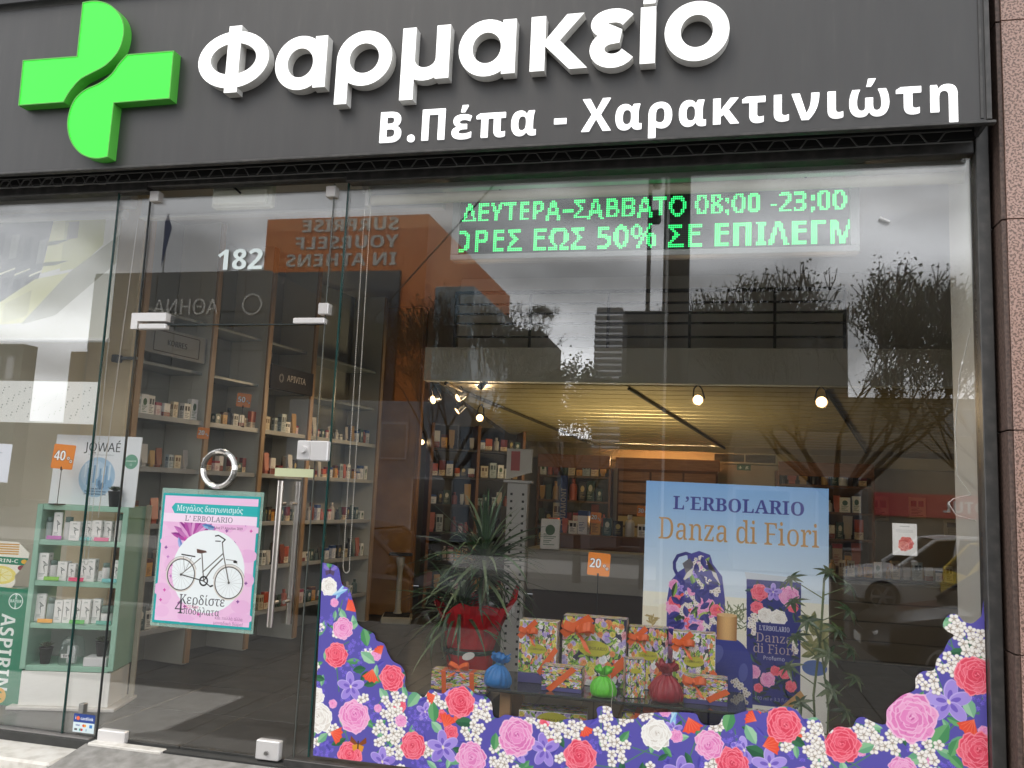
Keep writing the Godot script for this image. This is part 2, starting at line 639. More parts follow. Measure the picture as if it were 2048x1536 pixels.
# ---------------------------------------------------------------- ground
func street() -> void:
	var asphalt := tri_mat(noise_tex(512, FastNoiseLite.TYPE_SIMPLEX, 0.05, [[0.0, 0.028, 0.028, 0.029], [0.5, 0.042, 0.042, 0.043], [1.0, 0.062, 0.061, 0.06]], 5), 0.8, 0.9, 0.0, 0.3)
	var st := begin()
	add_box(st, Vector3(0, -0.87, 60), Vector3(300, 0.5, 130), 0.0)
	struct("road", st.commit(), asphalt)
	var stone := tri_mat(noise_tex(512, FastNoiseLite.TYPE_SIMPLEX, 0.02, [[0.0, 0.06, 0.058, 0.054], [0.5, 0.085, 0.082, 0.077], [1.0, 0.12, 0.116, 0.108]], 5, 3), 0.9, 0.75, 0.0, 0.1)
	var ramp := tri_mat(noise_tex(512, FastNoiseLite.TYPE_SIMPLEX, 0.02, [[0.0, 0.17, 0.165, 0.15], [0.5, 0.25, 0.24, 0.225], [1.0, 0.34, 0.33, 0.31]], 5, 6), 0.9, 0.75)
	var walk := struct("pavement", cbox(60, 0.3, 4.56, 0.01), tri_mat(noise_tex(256, FastNoiseLite.TYPE_SIMPLEX, 0.06, [[0.0, 0.13, 0.12, 0.11], [1.0, 0.2, 0.19, 0.18]], 4, 4), 1.4, 0.85), Vector3(0, -0.465, 2.62))
	for i in 16:
		for j in 8:
			part(walk, "paving_slab", cbox(0.592, 0.03, 0.592, 0.004), stone, Vector3(-5.7 + i * 0.6, 0.3, -1.98 + j * 0.6), Vector3(0, PI * ((i * 7 + j * 3) % 2), 0))
	struct("kerb", cbox(60, 0.56, 0.2, 0.02), mt(0.33, 0.32, 0.3, 0.8), Vector3(0, -0.7, 5.01))
	struct("far_pavement", cbox(120, 0.3, 4.0, 0.02), mt(0.28, 0.27, 0.26, 0.85), Vector3(0, -0.77, 18.0))
	# worn marble step under the left window and the grey slope before the door
	var marble := tri_mat(noise_tex(512, FastNoiseLite.TYPE_SIMPLEX, 0.012, [[0.0, 0.5, 0.47, 0.42], [0.45, 0.66, 0.63, 0.58], [1.0, 0.74, 0.72, 0.68]], 5, 9), 1.3, 0.35)
	part(walk, "marble_step", cbox(2.6, 0.075, 0.25, 0.012), marble, Vector3(-4.41, 0.335, -2.46))
	part(walk, "pale_slab", cbox(2.6, 0.05, 1.2, 0.006), marble, Vector3(-4.42, 0.293, -1.72))
	var slope := begin()
	face(slope, [Vector3(-3.09, -0.018, 0.06), Vector3(-1.6, -0.018, 0.06), Vector3(-1.6, -0.13, 0.62), Vector3(-3.11, -0.13, 0.62)], Vector3(0, 1, 0.2).normalized())
	face(slope, [Vector3(-3.09, -0.018, 0.06), Vector3(-3.11, -0.13, 0.62), Vector3(-3.09, -0.2, 0.06)], Vector3(-1, 0, 0))
	part(walk, "door_slope", slope.commit(), ramp, Vector3(0, 0.465, -2.62))
	part(walk, "threshold_strip", cbox(0.42, 0.02, 0.06, 0.004), marble, Vector3(-2.86, 0.437, -2.575))

# ---------------------------------------------------------------- the shop's shell
func shell() -> void:
	var screed := tri_mat(noise_tex(256, FastNoiseLite.TYPE_SIMPLEX, 0.03, [[0.0, 0.03, 0.03, 0.028], [1.0, 0.05, 0.05, 0.048]], 4), 1.0, 0.7)
	var tiles := []
	for k in 3:
		var b: float = 0.043 + 0.01 * k
		var t := tri_mat(noise_tex(256, FastNoiseLite.TYPE_SIMPLEX, 0.02, [[0.0, b * 0.7, b * 0.7, b * 0.66], [0.6, b, b, b * 0.95], [1.0, b * 1.35, b * 1.33, b * 1.25]], 5, 20 + k), 0.9, 0.38)
		tiles.append(t)
	var fl := struct("floor", cbox(10.0, 0.25, 7.7, 0.0), screed, Vector3(-0.7, -0.262, -3.8))
	for i in 16:
		for j in 12:
			part(fl, "tile", cbox(0.596, 0.012, 0.596, 0.0015), tiles[(i * 5 + j * 3 + (i * j) % 2) % 3], Vector3(-4.6 + i * 0.6, 0.25, 3.49 - j * 0.6))
	var white := mt(0.62, 0.6, 0.55, 0.7)
	var cream := tri_mat(noise_tex(256, FastNoiseLite.TYPE_SIMPLEX, 0.01, [[0.0, 0.42, 0.36, 0.25], [1.0, 0.5, 0.43, 0.31]], 3), 0.5, 0.75)
	struct("shop_ceiling", cbox(10.2, 0.2, 7.78, 0.0), white, Vector3(-0.7, 3.4, -3.9))
	struct("wall_back", cbox(10.2, 3.4, 0.2, 0.0), cream, Vector3(-0.7, 0, -7.7))
	struct("wall_left", cbox(0.2, 3.4, 7.6, 0.0), cream, Vector3(-5.65, 0, -3.8))
	struct("wall_right", cbox(0.2, 3.4, 7.2, 0.0), cream, Vector3(3.3, 0, -4.0))
	struct("window_return", cbox(0.08, 3.35, 0.42, 0.004), mt(0.62, 0.61, 0.56, 0.6), Vector3(1.165, 0, -0.225))
	struct("wall_right_front", cbox(2.2, 3.4, 0.12, 0.0), cream, Vector3(2.25, 0, -0.45))
	# partition closing the left window off from the shop
	struct("window_partition", cbox(1.72, 3.35, 0.08, 0.004), tri_mat(noise_tex(256, FastNoiseLite.TYPE_SIMPLEX, 0.008, [[0.0, 0.64, 0.59, 0.46], [1.0, 0.7, 0.65, 0.52]], 3), 0.5, 0.8), Vector3(-4.68, 0, -0.98))

# ---------------------------------------------------------------- stone and metal round the glass
func facade() -> void:
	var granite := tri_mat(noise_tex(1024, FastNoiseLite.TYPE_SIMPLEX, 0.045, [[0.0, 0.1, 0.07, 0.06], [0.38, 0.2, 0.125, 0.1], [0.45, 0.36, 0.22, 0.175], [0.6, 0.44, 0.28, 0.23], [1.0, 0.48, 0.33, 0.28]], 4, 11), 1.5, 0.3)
	var p := thing("granite_pilaster", "polished pink speckled granite pilaster right of the shop window", "pilaster", Vector3(1.61, -0.3, 0.0))
	part(p, "core", cbox(0.8, 12.0, 0.3, 0.0), mt(0.06, 0.045, 0.04, 0.8), Vector3(0.03, 0, -0.21))
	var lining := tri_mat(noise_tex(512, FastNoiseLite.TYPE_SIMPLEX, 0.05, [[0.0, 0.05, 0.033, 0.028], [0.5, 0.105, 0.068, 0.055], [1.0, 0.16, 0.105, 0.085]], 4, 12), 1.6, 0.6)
	var ys := [-0.02, 0.79, 1.69, 2.59, 3.49, 4.39, 5.29]
	for i in ys.size() - 1:
		part(p, "granite_slab", cbox(0.8, ys[i + 1] - ys[i] - 0.004, 0.2, 0.0015), granite, Vector3(0.0, ys[i] + 0.3, 0.03))
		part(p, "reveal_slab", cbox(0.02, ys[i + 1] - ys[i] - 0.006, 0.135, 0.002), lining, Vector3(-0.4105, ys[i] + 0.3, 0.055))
	var upper := thing("upper_wall", "plain wall of the building above the shop sign", "wall", Vector3(-1.6, 3.98, -0.05))
	part(upper, "wall", cbox(9.0, 8.0, 0.4, 0.0), mt(0.4, 0.36, 0.3, 0.85), Vector3(0, 0, -0.1))
	part(upper, "drip_edge", cbox(6.4, 0.09, 0.62, 0.004), mt(0.03, 0.03, 0.032, 0.5, 0.3), Vector3(-1.0, 0.005, 0.0))
	var left := thing("left_wall", "plain wall of the building beyond the left window", "wall", Vector3(-5.7, -0.3, 0.05))
	part(left, "wall", cbox(1.4, 4.28, 0.3, 0.0), mt(0.3, 0.28, 0.25, 0.85), Vector3(-0.1, 0, 0))

func frame_mat() -> StandardMaterial3D:
	if not mats.has("frame"):
		var m := tri_mat(noise_tex(256, FastNoiseLite.TYPE_SIMPLEX, 0.02, [[0.0, 0.045, 0.044, 0.043], [0.6, 0.062, 0.06, 0.058], [1.0, 0.085, 0.08, 0.076]], 4, 31), 2.0, 0.45, 0.2)
		mats["frame"] = m
	return mats["frame"]

func fascia() -> void:
	# the dark sign board: rain streaks and dust are a stain map, stretched downwards
	var streak := noise_tex(512, FastNoiseLite.TYPE_SIMPLEX, 0.012, [[0.0, 0.054, 0.052, 0.052], [0.5, 0.057, 0.055, 0.055], [0.8, 0.06, 0.058, 0.057], [1.0, 0.07, 0.067, 0.065]], 5, 41)
	var bm := tri_mat(streak, 0.5, 0.42, 0.1)
	bm.uv1_scale = Vector3(1.6, 0.22, 1.6)
	var s := thing("shop_sign", "long charcoal sign board with white lit Greek lettering over the shopfront", "sign", Vector3.ZERO)
	var st := begin()
	add_box(st, Vector3(-1.934, 3.475, 0.205), Vector3(6.1, 0.99, 0.03), 0.002)
	part(s, "board", st.commit(), bm)
	var fm := frame_mat()
	st = begin()
	add_box(st, Vector3(-1.92, 2.985, 0.213), Vector3(6.14, 0.014, 0.034), 0.003)
	part(s, "lower_trim", st.commit(), fm)
	st = begin()
	add_box(st, Vector3(1.124, 3.482, 0.13), Vector3(0.02, 0.975, 0.2), 0.003)
	part(s, "end_trim", st.commit(), fm)
	st = begin()
	add_box(st, Vector3(1.098, 3.482, 0.2225), Vector3(0.012, 0.96, 0.006), 0.001)
	part(s, "end_bead", st.commit(), fm)
	# the nine raised letters of the upper line
	var lit := glow(0.85, 0.85, 0.84, 1.0, 1.0, 0.98, 0.55)
	var plastic := mt(0.7, 0.69, 0.66, 0.4)
	var bold := []
	bold.append(["phi", [rect(-2.493, 3.337, -2.419, 3.706), ell(-2.4545, 3.5185, 0.205, 0.157)], [ell(-2.4545, 3.523, 0.132, 0.087)]])
	for x in [-2.069, -1.085]:
		bold.append(["alpha", [ell(x, 3.47, 0.141, 0.146), rect(x + 0.077, 3.331, x + 0.144, 3.608)], [ell(x, 3.47, 0.071, 0.079)]])
	bold.append(["rho", [ell(-1.719, 3.468, 0.148, 0.146), rect(-1.867, 3.232, -1.8, 3.47)], [ell(-1.719, 3.468, 0.079, 0.079)]])
	var bowl := PackedVector2Array()
	for i in 17: bowl.append(Vector2(-1.4 + 0.12 * cos(PI + PI * i / 16.0), 3.44 + 0.114 * sin(PI + PI * i / 16.0)))
	for i in 17: bowl.append(Vector2(-1.396 + 0.054 * cos(TAU - PI * i / 16.0), 3.44 + 0.046 * sin(TAU - PI * i / 16.0)))
	bold.append(["mu", [rect(-1.52, 3.231, -1.45, 3.608), bowl, rect(-1.342, 3.331, -1.272, 3.608)], []])
	bold.append(["kappa", [rect(-0.868, 3.331, -0.797, 3.608), vec2s([-0.81, 3.468, -0.677, 3.331, -0.592, 3.331, -0.727, 3.478, -0.613, 3.608, -0.695, 3.608])], []])
	var mid := PackedVector2Array()
	for i in 13:
		var a := deg_to_rad(20.0 + 230.0 * i / 12.0)
		mid.append(Vector2(-0.474 + 0.072 * cos(a), 3.541 + 0.04 * sin(a)))
	mid.append(Vector2(-0.448, 3.4775))
	for i in 13:
		var a := deg_to_rad(110.0 + 225.0 * i / 12.0)
		mid.append(Vector2(-0.474 + 0.075 * cos(a), 3.415 + 0.06 * sin(a)))
	var eps := Geometry2D.offset_polyline(mid, 0.0345, Geometry2D.JOIN_ROUND, Geometry2D.END_BUTT)
	bold.append(["epsilon", [eps[0]], []])
	bold.append(["iota", [rect(-0.348, 3.329, -0.278, 3.608)], []])
	bold.append(["omicron", [ell(-0.092, 3.47, 0.145, 0.146)], [ell(-0.092, 3.47, 0.0725, 0.079)]])
	bold.append(["accent", [vec2s([-0.338, 3.624, -0.283, 3.624, -0.262, 3.73, -0.33, 3.73])], []])
	for b in bold:
		var u := union(b[1])
		var outer: PackedVector2Array = u[0]
		var holes: Array = []
		for h in b[2]: holes.append(h)
		if b[0] == "phi":
			# the bar crosses the ring: its hole is two half moons
			holes = []
			for half in Geometry2D.clip_polygons(b[2][0], rect(-2.493, 3.2, -2.419, 3.8)): holes.append(half)
		if b[0] == "alpha":
			var x: float = b[1][0][20].x + 0.141
			holes = [Geometry2D.clip_polygons(b[2][0], rect(x + 0.077, 3.3, x + 0.2, 3.7))[0]]
		if b[0] == "rho": holes = [b[2][0]]
		var f := begin()
		flat_face(f, outer, holes, 0.28, Vector3.BACK)
		var letter := part(s, "letter", f.commit(), lit)
		var w := begin()
		edge_wall(w, outer, 0.222, 0.2798)
		for h in holes: edge_wall(w, h, 0.222, 0.2798)
		flat_face(w, outer, holes, 0.222, Vector3.FORWARD)
		part(letter, "return", w.commit(), plastic)
	# the lower line, flush letters lit from behind
	var halo := glow(0.9, 0.9, 0.9, 1.0, 1.0, 1.0, 0.75)
	var line := "Β.Πέπα - Χαρακτινιώτη"
	var em := 0.222
	var full := sans_bold.get_string_size(line, HORIZONTAL_ALIGNMENT_LEFT, -1, 64).x
	var wide := 2.68
	var up := sans_bold.get_ascent(64) / 64.0 * em
	for i in line.length():
		if line[i] == " ": continue
		var x0: float = sans_bold.get_string_size(line.substr(0, i), HORIZONTAL_ALIGNMENT_LEFT, -1, 64).x / full * wide if i > 0 else 0.0
		var t := TextMesh.new()
		t.text = line[i]
		t.font = sans_bold
		t.font_size = 64
		t.pixel_size = em / 64.0
		t.depth = 0.008
		t.curve_step = 2.0
		t.horizontal_alignment = HORIZONTAL_ALIGNMENT_LEFT
		t.vertical_alignment = VERTICAL_ALIGNMENT_TOP
		part(s, "small_letter", t, halo, Vector3(-1.652 + x0, 3.04 + up, 0.2255))
	# green cross of two interlocking halves
	var c := thing("pharmacy_cross", "bright green lit pharmacy cross of two interlocking halves", "sign", Vector3.ZERO)
	var green := glow(0.03, 0.5, 0.035, 0.025, 1.0, 0.03, 0.62)
	var edge := mt(0.1, 0.5, 0.06, 0.4)
	var h1 := vec2s([-3.421, 3.930, -3.339, 3.932, -3.248, 3.903, -3.176, 3.842, -3.138, 3.769, -3.134, 3.689, -3.159, 3.612, -3.226, 3.544, -3.308, 3.506, -3.380, 3.472, -3.437, 3.407, -3.468, 3.350, -3.763, 3.350, -3.77, 3.618, -3.418, 3.614])
	var h2 := vec2s([-2.811, 3.596, -2.808, 3.326, -3.147, 3.324, -3.148, 3.022, -3.226, 3.016, -3.316, 3.045, -3.389, 3.115, -3.426, 3.205, -3.427, 3.288, -3.399, 3.365, -3.340, 3.415, -3.257, 3.445, -3.187, 3.49, -3.142, 3.552, -3.099, 3.598])
	for h in [h1, h2]:
		var sm := smooth_some(h)
		var f := begin()
		var inner: PackedVector2Array = Geometry2D.offset_polygon(sm, -0.007)[0]
		flat_face(f, inner, [], 0.281, Vector3.BACK)
		var hf := part(c, "half", f.commit(), green)
		var w := begin()
		edge_wall(w, sm, 0.222, 0.284)
		edge_wall(w, inner, 0.281, 0.284)
		flat_face(w, sm, [inner], 0.284, Vector3.BACK)
		part(hf, "casing", w.commit(), edge)
	# lattice of the rolled shutter under the sign
	var g := thing("shutter_lattice", "dark wire lattice strip of the shutter under the sign board", "grille", Vector3(0, 0, 0))
	var wire := mt(0.13, 0.13, 0.125, 0.5, 0.5)
	part(g, "housing", cbox(6.1, 0.5, 0.03, 0.0), mt(0.012, 0.012, 0.012, 0.8), Vector3(-1.93, 2.987, 0.035))
	for y in [3.004, 2.952]:
		part(g, "rail", tube(Vector3(-4.95, y, 0.1), Vector3(1.09, y, 0.1), 0.0035, -1, 6), wire)
	var v := begin()
	var zz := [Vector3(-0.072, 0.024, 0), Vector3(-0.052, 0.022, 0), Vector3(-0.02, -0.024, 0), Vector3(0.02, -0.024, 0), Vector3(0.052, 0.022, 0), Vector3(0.072, 0.024, 0)]
	for i in 5: add_tube(v, zz[i], zz[i + 1], 0.004, 0.004, 5)
	var vm := v.commit()
	for i in 41: part(g, "link", vm, wire, Vector3(-4.85 + i * 0.1445, 2.978, 0.1))
	for i in 11: part(g, "link", vm, wire, Vector3(-4.78 + i * 0.1445, 2.978, 0.085))

func smooth_some(p: PackedVector2Array) -> PackedVector2Array:
	# rounds the curved side of a cross half: corners that turn gently are subdivided on a spline
	var o := PackedVector2Array()
	var n := p.size()
	for i in n:
		var a := p[(i - 1 + n) % n]
		var b := p[i]
		var c := p[(i + 1) % n]
		var d := p[(i + 2) % n]
		o.append(b)
		var soft1 := absf((b - a).angle_to(c - b)) < 0.75
		var soft2 := absf((c - b).angle_to(d - c)) < 0.75
		if b.distance_to(c) < 0.14 and (soft1 or soft2):
			for k in [0.25, 0.5, 0.75]: o.append(b.cubic_interpolate(c, a if soft1 else b, d if soft2 else c, k))
	return o

# ---------------------------------------------------------------- glass, frames, door
func pane(parent: Node, x0: float, y0: float, x1: float, y1: float, z := -0.005) -> MeshInstance3D:
	var st := begin()
	# an insulating unit of two sheets
	add_box(st, Vector3((x0 + x1) / 2, (y0 + y1) / 2, z + 0.001), Vector3(x1 - x0, y1 - y0, 0.006), 0.0)
	var p := part(parent, "pane", st.commit(), mats["glass"])
	st = begin()
	add_box(st, Vector3((x0 + x1) / 2, (y0 + y1) / 2, z - 0.013), Vector3(x1 - x0, y1 - y0, 0.006), 0.0)
	part(p, "inner_sheet", st.commit(), mats["glass"])
	return p

func bar(parent: Node, called: String, x0: float, y0: float, x1: float, y1: float, z0: float, z1: float, m: Material, b := 0.003) -> MeshInstance3D:
	var st := begin()
	add_box(st, Vector3((x0 + x1) / 2, (y0 + y1) / 2, (z0 + z1) / 2), Vector3(x1 - x0, y1 - y0, z1 - z0), b)
	return part(parent, called, st.commit(), m)

func glazing() -> void:
	mats["glass"] = pane_mat()
	var fm := frame_mat()
	var edge := mt(0.012, 0.05, 0.045, 0.2)
	var lw := thing("left_shop_window", "left shop window pane in a low dark metal frame", "window", Vector3.ZERO)
	pane(lw, -5.0, -0.004, -3.292, 2.95)
	bar(lw, "bottom_rail", -5.0, -0.075, -3.1, -0.006, -0.05, 0.03, mt(0.17, 0.16, 0.155, 0.5, 0.3))
	bar(lw, "head_rail", -5.0, 2.93, -3.09, 2.985, -0.05, 0.028, fm)
	bar(lw, "pane_edge", -3.293, -0.004, -3.287, 2.93, -0.012, 0.002, edge, 0.0)
	var sp := thing("side_pane", "narrow fixed glass strip between the left window and the door", "window", Vector3.ZERO)
	pane(sp, -3.286, -0.004, -3.085, 2.93)
	bar(sp, "pane_edge", -3.086, 0.0, -3.081, 2.93, -0.012, 0.002, mt(0.03, 0.035, 0.035, 0.3), 0.0)
	bar(sp, "clip", -3.2, 0.105, -3.17, 0.155, -0.03, 0.006, mt(0.3, 0.3, 0.29, 0.35, 0.8))
	# over the door
	var tr := thing("transom_pane", "fixed glass pane above the door held by square clamps", "window", Vector3.ZERO)
	pane(tr, -3.075, 2.172, -1.972, 2.95)
	bar(tr, "lower_edge", -3.075, 2.166, -1.972, 2.172, -0.01, 0.001, mt(0.02, 0.03, 0.03, 0.3), 0.0)
	bar(tr, "head_rail", -3.088, 2.95, -1.87, 2.985, -0.05, 0.026, fm)
	var nickel := mt(0.62, 0.6, 0.58, 0.32, 0.35)
	for q in [[-3.045, 2.897, 0], [-1.979, 2.882, 0], [-1.972, 2.248, 1], [-3.045, 2.984, 2], [-1.975, 2.984, 2]]:
		bar(tr, "clamp", q[0] - 0.028, q[1] - 0.03, q[0] + 0.028, q[1] + 0.03, -0.03, 0.022, mt(0.12, 0.12, 0.12, 0.4, 0.6) if q[2] == 2 else nickel, 0.004)
	var np := thing("narrow_pane", "narrow fixed glass strip between the door and the big window", "window", Vector3.ZERO)
	pane(np, -1.966, -0.004, -1.893, 2.95)
	bar(np, "pane_edge", -1.969, 0.0, -1.9655, 2.93, -0.01, 0.001, mt(0.1, 0.11, 0.1, 0.3), 0.0)
	bar(np, "joint_edge", -1.892, 0.03, -1.884, 2.96, -0.013, 0.002, edge, 0.0)
	# big right window
	var rw := thing("right_shop_window", "large shop window pane with dark frame and flower sticker", "window", Vector3.ZERO)
	pane(rw, -1.883, 0.02, 1.118, 2.96)
	bar(rw, "head_rail", -1.89, 2.928, 1.118, 2.986, -0.05, 0.03, fm)
	bar(rw, "bottom_rail", -2.0, -0.05, 1.118, 0.018, -0.05, 0.035, fm)
	bar(rw, "jamb", 1.119, -0.05, 1.172, 4.1, -0.06, 0.045, fm)
	bar(rw, "jamb_gap", 1.1725, -0.25, 1.188, 4.1, -0.06, 0.0, mt(0.03, 0.022, 0.02, 0.7))
	# the door
	var d := thing("glass_door", "frameless glass door with steel patch fittings and long pull bars", "door", Vector3.ZERO)
	pane(d, -3.074, 0.006, -1.976, 2.16)
	var steel := mt(0.72, 0.7, 0.69, 0.3, 0.25)
	bar(d, "top_hinge", -3.06, 2.143, -2.893, 2.172, -0.02, 0.022, steel, 0.004)
	var l := union([rect(-3.108, 2.143, -3.068, 2.232), rect(-3.108, 2.186, -2.893, 2.232)])
	part(d, "hinge_bracket", plate(l[0], -0.02, 0.022), steel)
	bar(d, "top_corner_fitting", -2.138, 2.17, -1.962, 2.2, -0.02, 0.022, steel, 0.004)
	bar(d, "bottom_hinge", -3.06, -0.018, -2.9, 0.045, -0.02, 0.022, steel, 0.005)
	var bl := bar(d, "bottom_lock", -2.16, -0.004, -2.035, 0.088, -0.02, 0.022, steel, 0.005)
	part(bl, "key_cylinder", tube(Vector3(-2.098, 0.032, 0.02), Vector3(-2.098, 0.032, 0.034), 0.01), mt(0.35, 0.34, 0.33, 0.3, 0.9))
	var lk := bar(d, "lock_case", -2.058, 1.462, -1.984, 1.562, -0.02, 0.024, steel, 0.005)
	part(lk, "lock_cylinder", tube(Vector3(-2.02, 1.516, 0.022), Vector3(-2.02, 1.516, 0.045), 0.02, 0.017, 16), steel)
	bar(d, "strike_case", -1.981, 1.46, -1.885, 1.562, -0.02, 0.03, steel, 0.005)
	var ring := begin()
	var tor := 28
	for i in tor:
		var a := TAU * i / tor
		var b := TAU * (i + 1) / tor
		for rr in [[0.078, 0.107, 0.02]]:
			var prof := [[rr[0], 0.001], [rr[0] + 0.004, 0.018], [rr[0] + 0.014, 0.026], [rr[1] - 0.004, 0.014], [rr[1], 0.001]]
			for k in prof.size() - 1:
				var p0 := Vector3(cos(a) * prof[k][0], sin(a) * prof[k][0], prof[k][1])
				var p1 := Vector3(cos(b) * prof[k][0], sin(b) * prof[k][0], prof[k][1])
				var p2 := Vector3(cos(b) * prof[k + 1][0], sin(b) * prof[k + 1][0], prof[k + 1][1])
				var p3 := Vector3(cos(a) * prof[k + 1][0], sin(a) * prof[k + 1][0], prof[k + 1][1])
				var nn := (p1 - p0).cross(p3 - p0).normalized()
				if nn.z < 0.0 and k > 0: nn = -nn
				face(ring, [p0, p1, p2, p3], nn)
	var hatch := part(d, "night_hatch_ring", ring.commit(), mt(0.75, 0.73, 0.7, 0.18, 1.0), Vector3(-2.504, 1.4, 0.0))
	for i in 6: part(hatch, "screw", lathe([[0.006, 0], [0.006, 0.003], [0.0, 0.004]], 8), mt(0.8, 0.8, 0.8, 0.2, 1.0), Vector3(cos(i * TAU / 6 + 0.5) * 0.097, sin(i * TAU / 6 + 0.5) * 0.097, 0.014), Vector3(PI / 2, 0, 0))
	var brushed := mt(0.6, 0.55, 0.5, 0.3, 1.0)
	for q in [[0.06, -2.113], [-0.07, -2.08]]:
		var hb := part(d, "pull_bar", tube(Vector3(q[1], 0.634, q[0]), Vector3(q[1], 1.353, q[0]), 0.0155, -1, 16), brushed)
		for y in [0.75, 1.24]: part(hb, "stand_off", tube(Vector3(q[1], y, q[0]), Vector3(q[1], y, 0.0), 0.009), brushed)

# ---------------------------------------------------------------- things on shelves
var cartons := []
var bottles := []

func make_goods() -> void:
	var palettes := [["e8e4dc", "8a3b34"], ["f2f0ea", "4a6a4a"], ["d9c9a8", "6b4a2a"], ["e6e6ea", "30508a"], ["c8542c", "f0e0c0"], ["2b2b30", "c8b070"], ["b9c4c4", "3a4a50"], ["e9d7d2", "a0304a"], ["7a2430", "e0c8a0"], ["34504c", "d8d8c8"], ["f0ece0", "20201e"], ["d8a04a", "5a2a18"]]
	for k in palettes.size():
		var bg := Color(palettes[k][0])
		var fg := Color(palettes[k][1])
		var cv := Canvas.new(128, 192, bg)
		var kind := k % 4
		if kind == 0:
			cv.im.fill_rect(Rect2i(0, 120, 128, 72), fg)
		elif kind == 1:
			cv.oval(64, 70, 34, 34, fg)
		elif kind == 2:
			cv.im.fill_rect(Rect2i(14, 30, 44, 56), fg)
			cv.im.fill_rect(Rect2i(72, 30, 40, 56), fg.lightened(0.2))
		else:
			cv.im.fill_rect(Rect2i(0, 0, 128, 40), fg)
		for j in 6: cv.im.fill_rect(Rect2i(18, 96 + j * 13 + (j % 2) * 2, 40 + (j * 37 + k * 11) % 52, 4), fg if kind != 0 else bg.darkened(0.35))
		cartons.append(tex_mat(cv.done(), 0.45))
	for c in [[0.6, 0.58, 0.54], [0.25, 0.06, 0.03], [0.5, 0.3, 0.1], [0.08, 0.12, 0.1], [0.55, 0.5, 0.45], [0.03, 0.03, 0.035], [0.5, 0.14, 0.1]]:
		bottles.append(mt(c[0], c[1], c[2], 0.3))

func goods(at: Vector3, turn: float, label: String, group: String, max_h: float, sizes := Vector2(0.035, 0.06)) -> float:
	# one product standing at a spot; returns its width
	var pick := rng.randi() % 10
	var w := rng.randf_range(sizes.x, sizes.y)
	w = snappedf(w, 0.008)
	if pick < 6:
		var h := snappedf(minf(max_h, w * rng.randf_range(1.3, 2.6)), 0.02)
		solo("product_carton", label, "carton", cbox(w, h, w * 0.7, 0.0015), cartons[rng.randi() % cartons.size()], at, Vector3(0, turn + rng.randf_range(-0.08, 0.08), 0), group)
	elif pick < 8:
		var h := snappedf(minf(max_h, w * rng.randf_range(1.8, 2.8)), 0.02)
		var key := "bottle %.3f %.3f" % [w, h]
		if not shapes.has(key):
			shapes[key] = lathe([[0, 0], [w * 0.44, 0], [w * 0.46, h * 0.05], [w * 0.46, h * 0.62], [w * 0.36, h * 0.74], [w * 0.18, h * 0.78], [w * 0.18, h * 0.8], [w * 0.22, h * 0.81], [w * 0.22, h], [0, h]], 10)
		solo("product_bottle", label.replace("carton", "bottle"), "bottle", shapes[key], bottles[rng.randi() % bottles.size()], at, Vector3.ZERO, group)
	else:
		var h := snappedf(minf(max_h, w * rng.randf_range(2.2, 3.2)), 0.02)
		var key := "tube %.3f %.3f" % [w, h]
		if not shapes.has(key):
			var st := begin()
			add_box(st, Vector3(0, h * 0.09, 0), Vector3(w * 0.62, h * 0.18, w * 0.5), 0.004)
			var top := [Vector3(-w * 0.5, h, 0.001), Vector3(w * 0.5, h, 0.001), Vector3(w * 0.5, h, -0.001), Vector3(-w * 0.5, h, -0.001)]
			var low := [Vector3(-w * 0.4, h * 0.18, w * 0.3), Vector3(w * 0.4, h * 0.18, w * 0.3), Vector3(w * 0.4, h * 0.18, -w * 0.3), Vector3(-w * 0.4, h * 0.18, -w * 0.3)]
			var nn := [Vector3(0, 0.3, 1), Vector3(1, 0, 0), Vector3(0, 0.3, -1), Vector3(-1, 0, 0)]
			for i in 4: face(st, [low[i], low[(i + 1) % 4], top[(i + 1) % 4], top[i]], nn[i].normalized())
			shapes[key] = st.commit()
		solo("product_tube", label.replace("carton", "tube"), "tube", shapes[key], bottles[rng.randi() % bottles.size()], at, Vector3(0, turn, 0), group)
	return w

